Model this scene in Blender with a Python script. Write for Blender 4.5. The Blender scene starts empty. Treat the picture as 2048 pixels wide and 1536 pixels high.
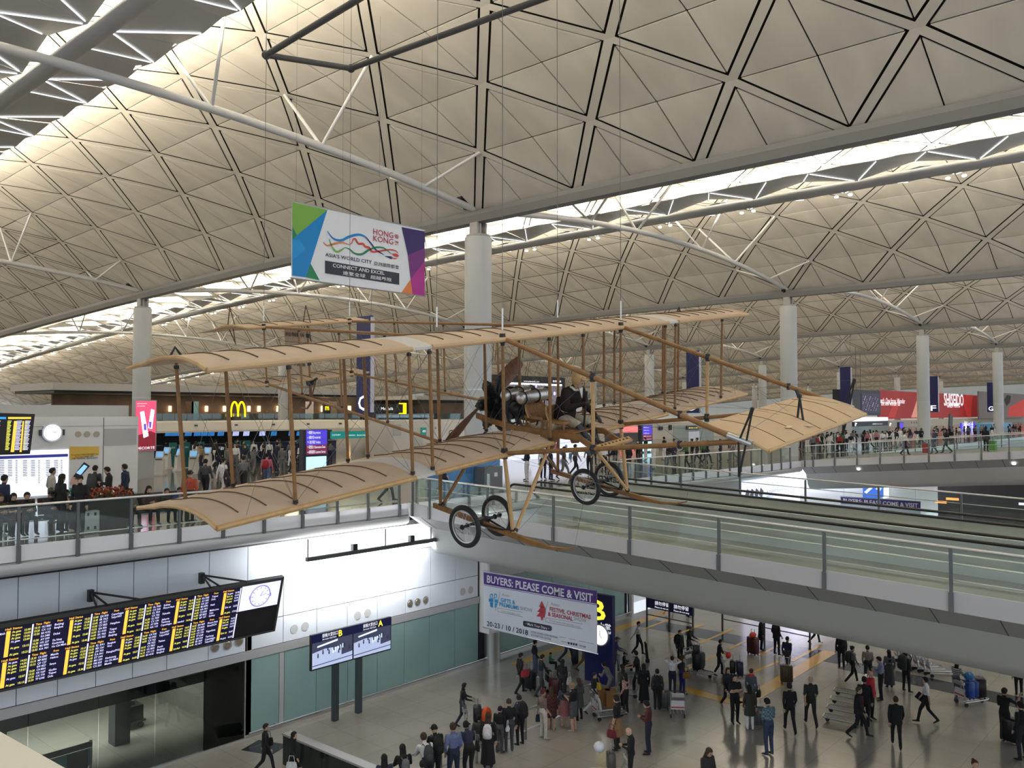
import bpy, math, random
from math import pi, sin, cos, radians, sqrt
from mathutils import Vector, Matrix, Euler
random.seed(7)
SC = bpy.context.scene
# ---------------------------------------------------------------- camera, world, exposure
EYE = 11.0                      # eye height over the arrivals floor (z = 0); x = along the wall, y = across the hall
FPX, YAW, PITCH = 1683.0, radians(41.7), radians(1.84)
cam_d = bpy.data.cameras.new('camera'); cam = bpy.data.objects.new('camera', cam_d)
SC.collection.objects.link(cam); SC.camera = cam
cam_d.sensor_fit = 'HORIZONTAL'; cam_d.sensor_width = 36.0; cam_d.lens = 36.0 * FPX / 2048.0
cam_d.clip_start = 0.05; cam_d.clip_end = 2000
cam.location = (0, 0, EYE); cam.rotation_euler = (pi / 2 + PITCH, 0, YAW - pi / 2)
wd = bpy.data.worlds.new('world'); SC.world = wd; wd.use_nodes = True
wd.node_tree.nodes['Background'].inputs[0].default_value = (0.86, 0.93, 1.0, 1)
wd.node_tree.nodes['Background'].inputs[1].default_value = 0.66
SC.view_settings.view_transform = 'Standard'; SC.view_settings.look = 'None'
SC.view_settings.exposure = 0.55; SC.view_settings.gamma = 1.0; SC.view_settings.use_curve_mapping = False
UPLIGHT_W = 5200.0              # warm uplights above each roof reflector, watts per light
WALL_W = 430.0                  # track lights that wash the arrivals wall

# ---------------------------------------------------------------- geometry helpers
FW = Vector((cos(YAW) * cos(PITCH), sin(YAW) * cos(PITCH), sin(PITCH)))
RT = Vector((sin(YAW), -cos(YAW), 0)); UPV = RT.cross(FW)
CAMP = Vector((0, 0, EYE))
def ray(x, y): return FW + RT * ((x - 1024) / FPX) + UPV * ((768 - y) / FPX)
def onz(x, y, z): d = ray(x, y); return CAMP + d * ((z - EYE) / d.z)
def onu(x, y, u): d = ray(x, y); return CAMP + d * (u / d.x)
def onv(x, y, v): d = ray(x, y); return CAMP + d * (v / d.y)
def atd(x, y, dep): return CAMP + ray(x, y) * dep
def proj(p):
    q = Vector(p) - CAMP; d = q.dot(FW)
    return (1024 + FPX * q.dot(RT) / d, 768 - FPX * q.dot(UPV) / d, d)
DECK = 7.4                      # departures deck

MATS = {}
def mat(name, col, rough=0.5, metal=0.0, emit=0.0, noise=0.0, nscale=3.0, spec=0.5, ecol=None, bump=0.0, coat=0.0):
    if name in MATS: return MATS[name]
    m = bpy.data.materials.new(name); m.use_nodes = True; nt = m.node_tree; b = nt.nodes['Principled BSDF']
    b.inputs['Base Color'].default_value = (*col, 1); b.inputs['Roughness'].default_value = rough
    b.inputs['Metallic'].default_value = metal; b.inputs['Specular IOR Level'].default_value = spec
    if coat: b.inputs['Coat Weight'].default_value = coat
    if emit:
        b.inputs['Emission Color'].default_value = (*(ecol or col), 1); b.inputs['Emission Strength'].default_value = emit
    if noise or bump:
        tc = nt.nodes.new('ShaderNodeTexCoord'); nz = nt.nodes.new('ShaderNodeTexNoise')
        nz.inputs['Scale'].default_value = nscale; nz.inputs['Detail'].default_value = 5
        geo = nt.nodes.new('ShaderNodeNewGeometry')
        nt.links.new(geo.outputs['Position'], nz.inputs['Vector'])
        if noise:
            mx = nt.nodes.new('ShaderNodeMix'); mx.data_type = 'RGBA'
            rp = nt.nodes.new('ShaderNodeValToRGB'); rp.color_ramp.elements[0].position = 0.35; rp.color_ramp.elements[1].position = 0.65
            nt.links.new(nz.outputs['Fac'], rp.inputs['Fac']); nt.links.new(rp.outputs['Color'], mx.inputs['Factor'])
            mx.inputs[6].default_value = (*[max(0, c * (1 - noise)) for c in col], 1)
            mx.inputs[7].default_value = (*[min(1, c * (1 + noise)) for c in col], 1)
            nt.links.new(mx.outputs[2], b.inputs['Base Color'])
        if bump:
            bp = nt.nodes.new('ShaderNodeBump'); bp.inputs['Strength'].default_value = bump; bp.inputs['Distance'].default_value = 0.02
            nt.links.new(nz.outputs['Fac'], bp.inputs['Height']); nt.links.new(bp.outputs['Normal'], b.inputs['Normal'])
    MATS[name] = m; return m
def glass(name, tint=(0.80, 0.90, 0.87), gloss=0.16, rough=0.03):
    if name in MATS: return MATS[name]
    m = bpy.data.materials.new(name); m.use_nodes = True; nt = m.node_tree; nt.nodes.clear()
    out = nt.nodes.new('ShaderNodeOutputMaterial'); tr = nt.nodes.new('ShaderNodeBsdfTransparent'); gl = nt.nodes.new('ShaderNodeBsdfGlossy')
    mx = nt.nodes.new('ShaderNodeMixShader'); lw = nt.nodes.new('ShaderNodeLayerWeight'); mr = nt.nodes.new('ShaderNodeMapRange')
    tr.inputs[0].default_value = (*tint, 1); gl.inputs[0].default_value = (0.9, 1, 0.97, 1); gl.inputs[1].default_value = rough
    lw.inputs[0].default_value = 0.35; mr.inputs[3].default_value = gloss * 0.35; mr.inputs[4].default_value = min(1, gloss * 4)
    nt.links.new(lw.outputs['Fresnel'], mr.inputs[0]); nt.links.new(mr.outputs[0], mx.inputs[0])
    nt.links.new(tr.outputs[0], mx.inputs[1]); nt.links.new(gl.outputs[0], mx.inputs[2]); nt.links.new(mx.outputs[0], out.inputs[0])
    MATS[name] = m; return m

def rot_to(d):
    return Vector((0, 0, 1)).rotation_difference(Vector(d).normalized()).to_matrix()
class MB:
    def __init__(s): s.v = []; s.f = []; s.m = []; s.k = 0
    def add(s, vs, fs, mi=None):
        o = len(s.v); s.v += [tuple(x) for x in vs]
        for f in fs: s.f.append([i + o for i in f]); s.m.append(s.k if mi is None else mi)
        return s
    def box(s, c, d, R=None, mi=None, taper=1.0):
        x, y, z = d[0] / 2, d[1] / 2, d[2] / 2; t = taper
        vs = [Vector(p) for p in ((-x, -y, -z), (x, -y, -z), (x, y, -z), (-x, y, -z), (-x * t, -y * t, z), (x * t, -y * t, z), (x * t, y * t, z), (-x * t, y * t, z))]
        if R is not None: vs = [R @ p for p in vs]
        return s.add([p + Vector(c) for p in vs], [(0, 3, 2, 1), (4, 5, 6, 7), (0, 1, 5, 4), (1, 2, 6, 5), (2, 3, 7, 6), (3, 0, 4, 7)], mi)
    def box2(s, a, b, mi=None):
        return s.box([(p + q) / 2 for p, q in zip(a, b)], [abs(q - p) for p, q in zip(a, b)], None, mi)
    def ring(s, c, ax, ay, n): return [Vector(c) + Vector(ax) * cos(2 * pi * i / n) + Vector(ay) * sin(2 * pi * i / n) for i in range(n)]
    def loft(s, rings, cap=True, mi=None, closed=False):
        n = len(rings[0]); vs = [p for r in rings for p in r]; fs = []
        m = len(rings)
        for j in range(m if closed else m - 1):
            for i in range(n):
                a, b = j * n + i, j * n + (i + 1) % n; j2 = (j + 1) % m
                fs.append((a, b, j2 * n + (i + 1) % n, j2 * n + i))
        if cap and not closed: fs += [tuple(range(n - 1, -1, -1)), tuple(range((m - 1) * n, m * n))]
        return s.add(vs, fs, mi)
    def tube(s, a, b, r, r2=None, n=8, mi=None, cap=True):
        a, b = Vector(a), Vector(b)
        if (b - a).length < 1e-6: return s
        R = rot_to(b - a); r2 = r if r2 is None else r2
        return s.loft([s.ring(a, R @ Vector((r, 0, 0)), R @ Vector((0, r, 0)), n), s.ring(b, R @ Vector((r2, 0, 0)), R @ Vector((0, r2, 0)), n)], cap, mi)
    def pipe(s, pts, r, n=8, mi=None, closed=False, flat=None):
        pts = [Vector(p) for p in pts]; rings = []; m = len(pts); prev = None
        for i, p in enumerate(pts):
            if closed: d = pts[(i + 1) % m] - pts[i - 1]
            else: d = pts[min(i + 1, m - 1)] - pts[max(i - 1, 0)]
            d.normalize()
            if prev is None: R = rot_to(d); ax = R @ Vector((1, 0, 0))
            else: ax = (prev - d * prev.dot(d)).normalized()
            prev = ax; ay = d.cross(ax); rr = r[i] if isinstance(r, (list, tuple)) else r
            rings.append(s.ring(p, ax * rr, ay * rr * (flat or 1), n))
        return s.loft(rings, True, mi, closed)
    def ball(s, c, r, n=10, m=6, mi=None):
        r = (r, r, r) if not isinstance(r, (tuple, list)) else r; c = Vector(c); vs = [c - Vector((0, 0, r[2]))]; fs = []
        for j in range(1, m):
            t = -pi / 2 + pi * j / m
            vs += [c + Vector((r[0] * cos(t) * cos(2 * pi * i / n), r[1] * cos(t) * sin(2 * pi * i / n), r[2] * sin(t))) for i in range(n)]
        vs.append(c + Vector((0, 0, r[2]))); e = len(vs) - 1
        for i in range(n):
            fs.append((0, 1 + (i + 1) % n, 1 + i)); fs.append((e, 1 + (m - 2) * n + i, 1 + (m - 2) * n + (i + 1) % n))
            for j in range(m - 2):
                a = 1 + j * n; fs.append((a + i, a + (i + 1) % n, a + n + (i + 1) % n, a + n + i))
        return s.add(vs, fs, mi)
    def slab(s, poly, d, mi=None):   # polygon (3D points) extruded by vector d
        n = len(poly); d = Vector(d); vs = [Vector(p) for p in poly] + [Vector(p) + d for p in poly]
        return s.add(vs, [tuple(range(n)), tuple(range(2 * n - 1, n - 1, -1))] + [(i, i + n, (i + 1) % n + n, (i + 1) % n) for i in range(n)], mi)
    def text(s, body, org, ex, ey, size, align='L', mi=None, bold=0.0, width=None, lift=0.004):
        vs, fs = text_geo(body, bold)
        if not vs: return s
        ex, ey = Vector(ex).normalized(), Vector(ey).normalized(); nz = ex.cross(ey)
        x0 = min(p[0] for p in vs); x1 = max(p[0] for p in vs); w = (x1 - x0) or 1; kx = size
        if width: kx = width / w
        off = {'L': -x0, 'C': -(x0 + x1) / 2, 'R': -x1}[align]
        return s.add([Vector(org) + ex * ((p[0] + off) * kx) + ey * (p[1] * size) + nz * lift for p in vs], fs, mi)
    def build(s, name, mats, parent=None, smooth=False, angle=40, at=None):
        me = bpy.data.meshes.new(name); off = Vector(at) if at is not None else None
        me.from_pydata([tuple(Vector(p) - off) for p in s.v] if at is not None else s.v, [], s.f)
        for m in (mats if isinstance(mats, (list, tuple)) else [mats]): me.materials.append(m)
        if any(s.m): me.polygons.foreach_set('material_index', s.m)
        if smooth:
            me.polygons.foreach_set('use_smooth', [True] * len(s.f)); me.set_sharp_from_angle(angle=radians(angle))
        me.update()
        o = bpy.data.objects.new(name, me); SC.collection.objects.link(o)
        if at is not None: o.location = at
        if parent is not None: o.parent = parent
        return o
TXT = {}
def text_geo(body, bold=0.0):
    k = (body, bold)
    if k in TXT: return TXT[k]
    cu = bpy.data.curves.new('t', 'FONT'); cu.body = body; cu.size = 1.0; cu.resolution_u = 2; cu.offset = bold; cu.fill_mode = 'FRONT'
    ob = bpy.data.objects.new('t', cu); me = ob.to_mesh()
    r = ([tuple(v.co) for v in me.vertices], [tuple(p.vertices) for p in me.polygons])
    ob.to_mesh_clear(); bpy.data.objects.remove(ob); bpy.data.curves.remove(cu)
    TXT[k] = r; return r
def tag(o, label=None, cat=None, group=None, kind=None):
    if label: o['label'] = label
    if cat: o['category'] = cat
    if group: o['group'] = group
    if kind: o['kind'] = kind
    return o
def empty(name, loc=(0, 0, 0), rz=0.0, label=None, cat=None, group=None, kind=None, parent=None):
    o = bpy.data.objects.new(name, None); SC.collection.objects.link(o); o.location = loc; o.rotation_euler = (0, 0, rz)
    if parent is not None: o.parent = parent
    return tag(o, label, cat, group, kind)
def struct(o, label=None): o['kind'] = 'structure'; return tag(o, label)
def copy_tree(o, parent=None):
    c = o.copy(); SC.collection.objects.link(c); c.parent = parent
    for ch in o.children: copy_tree(ch, c)
    return c
def put(me_ob, name, loc, rz=0, parent=None, scale=None):   # a copy that shares mesh data
    c = bpy.data.objects.new(name, me_ob.data); SC.collection.objects.link(c); c.location = loc; c.rotation_euler = (0, 0, rz)
    if scale: c.scale = scale
    if parent is not None: c.parent = parent
    return c
def area(name, loc, direction, sx, sy, watts, col=(1, 1, 1), spread=180):
    l = bpy.data.lights.new(name, 'AREA'); l.shape = 'RECTANGLE'; l.size = sx; l.size_y = sy; l.energy = watts; l.color = col; l.spread = radians(spread)
    o = bpy.data.objects.new(name, l); SC.collection.objects.link(o); o.location = loc
    o.rotation_euler = Vector(direction).to_track_quat('-Z', 'Y').to_euler(); return o
X, Y, Z = Vector((1, 0, 0)), Vector((0, 1, 0)), Vector((0, 0, 1))
WHITE = mat('white_panel', (0.76, 0.77, 0.78), 0.35, noise=0.03, nscale=0.6)
STEEL = mat('brushed_steel', (0.62, 0.63, 0.64), 0.28, 0.9)
DKGREY = mat('dark_grey_paint', (0.06, 0.065, 0.07), 0.45)
POSTG = mat('rail_post_grey', (0.13, 0.145, 0.15), 0.4, 0.3)
BLACK = mat('black', (0.012, 0.012, 0.014), 0.5)
NAVY = mat('navy_sign', (0.012, 0.016, 0.11), 0.4)
# ---------------------------------------------------------------- floors
def floor_surface(name, c1, c2, tile, rough, joint=(0.2, 0.19, 0.175)):
    m = mat(name, c1, rough, noise=0.10, nscale=0.35); nt = m.node_tree; b = nt.nodes['Principled BSDF']
    old = b.inputs['Base Color'].links[0].from_socket
    geo = nt.nodes.new('ShaderNodeNewGeometry'); mp = nt.nodes.new('ShaderNodeMapping'); br = nt.nodes.new('ShaderNodeTexBrick')
    br.offset = 0.0; br.inputs['Scale'].default_value = 1.0; br.inputs['Brick Width'].default_value = tile; br.inputs['Row Height'].default_value = tile
    br.inputs['Mortar Size'].default_value = 0.006; br.inputs['Mortar Smooth'].default_value = 0.2
    br.inputs['Color1'].default_value = (1, 1, 1, 1); br.inputs['Color2'].default_value = (0.93, 0.93, 0.94, 1); br.inputs['Mortar'].default_value = (*[j / c for j, c in zip(joint, c1)], 1)
    fine = nt.nodes.new('ShaderNodeTexNoise'); fine.inputs['Scale'].default_value = 40; fine.inputs['Detail'].default_value = 3
    mu = nt.nodes.new('ShaderNodeMix'); mu.data_type = 'RGBA'; mu.blend_type = 'MULTIPLY'; mu.inputs[0].default_value = 1
    nt.links.new(geo.outputs['Position'], mp.inputs['Vector']); nt.links.new(mp.outputs[0], br.inputs['Vector']); nt.links.new(geo.outputs['Position'], fine.inputs['Vector'])
    mv = nt.nodes.new('ShaderNodeMix'); mv.data_type = 'RGBA'; mv.blend_type = 'OVERLAY'; mv.inputs[0].default_value = 0.25
    nt.links.new(old, mu.inputs[6]); nt.links.new(br.outputs['Color'], mu.inputs[7]); nt.links.new(mu.outputs[2], mv.inputs[6]); nt.links.new(fine.outputs['Fac'], mv.inputs[7])
    nt.links.new(mv.outputs[2], b.inputs['Base Color']); return m
FLOORM = floor_surface('polished_granite', (0.36, 0.335, 0.295), None, 1.2, 0.16)
DECKM = floor_surface('deck_granite', (0.17, 0.163, 0.145), None, 1.2, 0.10, (0.1, 0.095, 0.085))
fl = MB().box2((-60, -40, -0.4), (340, 25.7, 0)).box2((-60, 25.7, -0.4), (15.36, 60, 0)).build('floor', FLOORM); struct(fl)
YEL = mat('yellow_floor_band', (0.62, 0.36, 0.05), 0.2); DARKB = mat('dark_granite_band', (0.035, 0.037, 0.045), 0.14)
def floor_band(pts, w, m, name, z=0.004):
    mb = MB(); pts = [Vector((p[0], p[1], 0)) for p in pts]
    for a, b in zip(pts, pts[1:]):
        d = (b - a).normalized(); n = Vector((-d.y, d.x, 0)) * (w / 2)
        mb.slab([(a + n) , (b + n), (b - n), (a - n)], (0, 0, z))
    return mb.build(name, m, fl)
P = lambda x, y: onz(x, y, 0)
floor_band([P(1365, 1378), P(1480, 1408)], 0.55, YEL, 'yellow_band', 0.008)
floor_band([P(1480, 1410), P(1660, 1303)], 0.62, YEL, 'yellow_band', 0.008)
floor_band([P(1030, 1330), P(1130, 1293), P(1270, 1247), P(1360, 1213)], 0.55, YEL, 'yellow_band', 0.008)
floor_band([P(1130, 1305), P(1190, 1335)], 0.5, YEL, 'yellow_band', 0.008)
a, b = P(1275, 1243), P(1690, 1320)
floor_band([a, b], 1.6, DARKB, 'dark_band'); floor_band([P(1690, 1330), P(2100, 1418)], 1.4, DARKB, 'dark_band')
yd = (P(1660, 1303) - P(1480, 1410)).normalized()
for t in (0.10, 0.27, 0.42, 0.56, 0.70, 0.84): c = a.lerp(b, t); floor_band([c - yd * 1.7, c + yd * 1.7], 0.16, YEL, 'yellow_line', 0.010)
for p, q in (((1340, 1352), (1452, 1302)), ((1430, 1390), (1330, 1362)), ((1440, 1372), (1560, 1322))): floor_band([P(*p), P(*q)], 0.12, YEL, 'yellow_line', 0.006)
# departures deck: slab left of / behind the arrivals wall
VD = 24.8
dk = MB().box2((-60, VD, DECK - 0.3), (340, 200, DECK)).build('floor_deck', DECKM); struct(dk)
# ---------------------------------------------------------------- arrivals wall (v = 25.7)
VW = 25.7
PANEL = mat('wall_panel', (0.76, 0.82, 0.90), 0.3, noise=0.02, nscale=0.5); TEAL = mat('teal_back_painted_glass', (0.24, 0.38, 0.38), 0.12, noise=0.05, nscale=0.4, coat=0.3)
GREYB = mat('grey_metal_band', (0.50, 0.51, 0.53), 0.35, 0.3); JOINT = mat('joint_black', (0.02, 0.022, 0.025), 0.6)
UE = onv(1256, 1235, VW).x
wl = MB().box2((-40, VW + 0.06, 2.72), (UE, VW + 0.4, DECK - 0.3)).box2((15.36, VW + 0.06, 0), (UE, VW + 0.4, 2.72)).build('wall_arrivals', JOINT); struct(wl)
seams = [onv(x, 1200, VW).x for x in (36, 118, 194, 267, 335, 418, 495, 567, 634, 695, 755, 811, 861, 911, 956)]
sp = 1.71; us = [seams[0] - sp * k for k in range(8, 0, -1)] + seams
for a, b in zip(us, us[1:]):
    MB().box2((a + 0.012, VW, 3.85), (b - 0.012, VW + 0.07, 6.42)).build('upper_panel', PANEL, wl)
    MB().box2((a + 0.012, VW, 2.93), (b - 0.012, VW + 0.07, 3.825)).build('lower_panel', PANEL, wl)
MB().box2((-20, VW - 0.02, 2.62), (26.7, VW + 0.06, 2.91)).build('grey_strip', GREYB, wl)
MB().box2((-20, VW - 0.05, 6.43), (26.7, VW + 0.06, 6.62)).build('dark_reveal', JOINT, wl)
gus = [onv(x, 1400, VW).x for x in (491, 558, 568, 632, 695, 754, 808, 858, 909, 956)]
for i, (a, b) in enumerate(zip(gus, gus[1:])):
    MB().box2((a + 0.01, VW, 0.12), (b - 0.01, VW + 0.07, 2.61)).build('glass_panel' if i != 1 else 'metal_mullion', TEAL if i != 1 else GREYB, wl)
for a, b in ((27.95, 29.9), (29.92, 31.9), (31.92, 33.9), (33.92, 36), (36.02, UE - 0.3)):
    MB().box2((a, VW + 0.02, 0.12), (b, VW + 0.08, 3.55)).build('glass_panel', TEAL, wl)
    MB().box2((a, VW, 4.1), (b, VW + 0.08, 6.4)).build('upper_panel', WHITE, wl)
MB().box2((27.9, VW - 0.02, 3.56), (UE, VW + 0.06, 4.08)).build('grey_strip', GREYB, wl)
MB().box2((15.36, VW - 0.02, 0), (UE, VW + 0.06, 0.11)).build('skirting', STEEL, wl)
mb = MB().tube((15.4, VW - 0.22, 0.24), (UE, VW - 0.22, 0.24), 0.028)
for k in range(8): mb.tube((16.5 + k * 3, VW - 0.22, 0.24), (16.5 + k * 3, VW, 0.24), 0.02)
mb.build('kick_rail', STEEL, wl, True)
pil = MB().box2((26.75, VW - 0.55, 1.35), (27.9, VW + 0.1, 7.1)).build('wall_pillar', WHITE, wl)
MB().tube((27.25, VW - 0.25, 0), (27.25, VW - 0.25, 1.36), 0.36, n=20).build('steel_column_cover', STEEL, wl, True)
MB().tube((UE + 0.1, VW - 0.1, 0), (UE + 0.1, VW - 0.1, 3.6), 0.17, n=16).build('steel_column_cover', STEEL, wl, True)
wb = MB().box2((UE + 0.4, VW + 1.5, 0), (200, VW + 1.8, DECK - 0.3)).build('wall_lobby', mat('lit_white_wall', (0.8, 0.8, 0.8), 0.4)); struct(wb)
# round speakers and downlight ports on the wall
SPK = mat('speaker_mesh', (0.50, 0.51, 0.53), 0.6); BRASS = mat('speaker_cone_brass', (0.38, 0.33, 0.25), 0.3, 0.7)
def disc(name, x, y, r, m, ring=None):
    p = onv(x, y, VW); mb = MB().tube((p.x, VW - 0.012, p.z), (p.x, VW + 0.02, p.z), r, n=20); 
    o = mb.build(name, m, wl, True)
    if ring: MB().tube((p.x, VW - 0.03, p.z), (p.x, VW - 0.008, p.z), r * 0.62, r * 0.75, n=16).build('cone', ring, o, True)
for x, y in ((588, 1258), (610, 1253), (715, 1231), (735, 1226), (925, 1183), (941, 1180)): disc('wall_speaker', x, y, 0.155, SPK)
for x, y in ((430, 1295), (455, 1290), (478, 1283), (820, 1207), (835, 1204), (851, 1200)): disc('cone_speaker', x, y, 0.16, STEEL, BRASS)
# glazed doorway at the left
OW = mat('corridor_wall', (0.25, 0.24, 0.22), 0.6); inner = MB()
inner.box2((-30, 33, 0), (15.4, 33.3, 5)).box2((15.36, 25.7, 0), (15.6, 33, 5)).box2((-30, 25.8, 3.0), (15.4, 33, 3.3))
struct(inner.build('wall_corridor', OW))
MB().box2((-20, 28.1, 1.45), (15.3, 28.3, 3.0)).build('bulkhead', BLACK, wl)
for uu in (4.5, 8.5, 12.2): MB().box2((uu, 28.3, 0), (uu + 0.5, 28.8, 3.0)).build('corridor_pillar', DKGREY, wl)
cb_ = empty('corridor_barrier', (11.0, 27.2, 0), label='low glass barrier with brown rail inside the glazed doorway', cat='barrier')
for k in range(4):
    MB().box2((-2.2 * k - 2.1, -0.02, 0.1), (-2.2 * k, 0.02, 0.62)).build('glass_panel', TEAL, cb_); MB().box2((-2.2 * k - 2.15, -0.06, 0.66), (-2.2 * k + 0.02, 0.06, 0.80)).build('brown_rail', mat('brown_rail', (0.05, 0.03, 0.02), 0.4), cb_)
    MB().box2((-2.2 * k - 0.05, -0.04, 0), (-2.2 * k + 0.03, 0.04, 0.85)).build('post', STEEL, cb_); MB().box2((-2.2 * k - 0.7, -0.05, 0.05), (-2.2 * k - 0.1, 0.05, 0.6)).build('dark_panel', BLACK, cb_) if k == 0 else None
ct_ = empty('cleaning_cart', (13.2, 29.6, 0), label='dark loaded cart standing inside the glazed doorway', cat='cart')
MB().box((0, 0, 0.55), (0.8, 0.6, 0.5)).build('load', BLACK, ct_); MB().box((0.05, 0, 0.25), (0.9, 0.6, 0.06)).build('platform', DKGREY, ct_); MB().box((-0.1, 0.05, 0.88), (0.5, 0.4, 0.18)).build('top_load', DKGREY, ct_)
for sx_ in (-0.35, 0.35):
    for sy_ in (-0.22, 0.22): MB().tube((sx_, sy_ - 0.03, 0.1), (sx_, sy_ + 0.03, 0.1), 0.1, n=12).build('wheel', BLACK, ct_)
area('corridor_fill_light', (8, 29.5, 2.95), (0, 0, -1), 12, 1.2, 500, (1, 0.95, 0.88))  # unseen area light added to brighten the doorway interior
CG = glass('door_glass', (0.62, 0.68, 0.66), 0.12)
d1 = empty('window_1'); struct(d1)
for a, b in ((2, 4.2), (4.22, 6.4), (6.42, 8.7), (8.72, 10.6), (10.62, 12.3), (12.32, 13.9)): MB().box2((a, VW + 0.02, 0.05), (b, VW + 0.04, 2.6)).build('pane', CG, d1)
MB().box2((13.92, VW + 0.01, 0.0), (15.34, VW + 0.06, 2.6)).build('dark_pane', glass('dark_door_glass', (0.12, 0.13, 0.13), 0.10), d1)
MB().box2((2, VW, 0), (15.36, VW + 0.08, 0.05)).build('sill', STEEL, d1)
# ---------------------------------------------------------------- roof: barrel vaults on a 36 m column grid
U0, V0, HV = 29.4, 28.4, EYE + 9.62
RR = (18 * 18 + 5.4 * 5.4) / (2 * 5.4)
def droop(v): return 0.00028 * (v - 20) ** 2 if v > 20 else 0
def roof(i, w, v, up=0.0):      # vault i spans u in [U0+36(i-1), U0+36 i]; w = 0..36 inside it
    x = w - 18; z = sqrt(RR * RR - x * x) - (RR - 5.4)
    n = Vector((x / RR, 0, sqrt(1 - (x / RR) ** 2)))
    return Vector((U0 + 36 * (i - 1) + w, v, HV + z - droop(v))) + n * up
def roof_panel_mat():
    m = bpy.data.materials.new('roof_panel'); m.use_nodes = True; nt = m.node_tree; b = nt.nodes['Principled BSDF']
    geo = nt.nodes.new('ShaderNodeNewGeometry'); mp = nt.nodes.new('ShaderNodeMapping'); mp.inputs['Scale'].default_value = (0.8, 2.0, 1.2)
    mp.inputs['Rotation'].default_value = (0, 0, 0.6)
    vo = nt.nodes.new('ShaderNodeTexVoronoi'); vo.inputs['Scale'].default_value = 0.45; vo.feature = 'SMOOTH_F1'
    nz = nt.nodes.new('ShaderNodeTexNoise'); nz.inputs['Scale'].default_value = 0.6; nz.inputs['Detail'].default_value = 6
    ad = nt.nodes.new('ShaderNodeMath'); ad.operation = 'MULTIPLY'
    rp = nt.nodes.new('ShaderNodeValToRGB'); rp.color_ramp.elements[0].position = 0.08; rp.color_ramp.elements[1].position = 0.40
    rp.color_ramp.elements[0].color = (0.60, 0.57, 0.52, 1); rp.color_ramp.elements[1].color = (0.71, 0.68, 0.62, 1)
    nt.links.new(geo.outputs['Position'], mp.inputs['Vector']); nt.links.new(mp.outputs[0], vo.inputs['Vector']); nt.links.new(mp.outputs[0], nz.inputs['Vector'])
    nt.links.new(vo.outputs['Distance'], ad.inputs[0]); nt.links.new(nz.outputs['Fac'], ad.inputs[1]); nt.links.new(ad.outputs[0], rp.inputs[0])
    nt.links.new(rp.outputs[0], b.inputs['Base Color']); b.inputs['Roughness'].default_value = 0.7; return m
RPM = roof_panel_mat(); RIBM = mat('roof_rib', (0.64, 0.615, 0.56), 0.7); GAPM = mat('roof_gap', (0.02, 0.019, 0.016), 0.9)
SKYM = mat('skylight_glazing', (1, 1, 0.98), 0.4, emit=1.5, ecol=(1.0, 0.95, 0.82)); BEAM = mat('edge_beam', (0.21, 0.21, 0.21), 0.5)
ceil = empty('ceiling'); struct(ceil)
NV = 9
def vrange(i): return (-5, 30) if i <= 1 else ((-3, 30) if i < 4 else (0, 26))
tris = []                        # (size on screen, corners, is_skylight)
ribs = []; shell = []
for i in range(0, NV):
    j0, j1 = vrange(i)
    def nd(k, v): return (k, v)
    for k in range(0, 13):
        for j in range(j0, j1):
            v = V0 + 6 * j + (3 if k % 2 else 0)
            # ribs from node (k,v) to (k+1, v+-3)
            if k < 12:
                for s in (-3, 3): ribs.append((i, k, v, k + 1, v + s))
            # diamond centred on row k, at the v between this row's nodes
            c = (k, v + 3)
            L_, R_, D_, T_ = (k, v), (k, v + 6), (k - 1, v + 3), (k + 1, v + 3)
            for a, b in ((L_, T_), (T_, R_), (R_, D_), (D_, L_)):
                if not (0 <= a[0] <= 12 and 0 <= b[0] <= 12): continue
                tris.append((i, c, a, b))
    for j in range(j0, j1):
        v = V0 + 6 * j
        for k in range(12): shell.append([roof(i, 3 * k, v, 0.22), roof(i, 3 * k + 3, v, 0.22), roof(i, 3 * k + 3, v + 6, 0.22), roof(i, 3 * k, v + 6, 0.22)])
def panel_geo(i, c, a, b):
    C, A, B = (roof(i, 3 * q[0], q[1]) for q in (c, a, b))
    # inset: 0.27 from the rib edge A-B, 0.035 from the two joints through the centre
    n = (A - C).cross(B - C).normalized()
    def line(p, q, d):
        e = (q - p).normalized(); m = n.cross(e)
        if m.dot((A + B + C) / 3 - p) < 0: m = -m
        return p + m * d, e
    ls = [line(A, B, 0.25), line(B, C, 0.03), line(C, A, 0.03)]
    def meet(l1, l2):
        p, e = l1; q, g = l2; w = q - p; m = e.cross(g); t = w.cross(g).dot(m) / m.length_squared; return p + e * t
    P3 = [meet(ls[0], ls[1]), meet(ls[1], ls[2]), meet(ls[2], ls[0])]
    return P3, n if n.z > 0 else -n
def scr_area(P3):
    q = [proj(p) for p in P3]
    if min(x[2] for x in q) < 1: return 0
    cx, cy = sum(x[0] for x in q) / 3, sum(x[1] for x in q) / 3
    if not (-60 < cx < 2108 and -60 < cy < 1000): return 0
    ar = (q[1][0] - q[0][0]) * (q[2][1] - q[0][1]) - (q[2][0] - q[0][0]) * (q[1][1] - q[0][1])
    return abs(ar) / 2
lst = []
for t in tris:
    i, c, a, b = t; P3, n = panel_geo(*t)
    sky = min(a[0], b[0], c[0]) >= 5 and max(a[0], b[0], c[0]) <= 7 and c[0] == 6
    facing = (CAMP - P3[0]).dot(-n) > 0
    lst.append((scr_area(P3) if facing and not sky else 0, P3, n, sky))
lst.sort(key=lambda q: -q[0])
for q in lst[:295]:
    ctr = (q[1][0] + q[1][1] + q[1][2]) / 3
    MB().slab(q[1], q[2] * 0.06).build('roof_panel', RPM, ceil, at=ctr)
rest, sk = MB(), MB()
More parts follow.
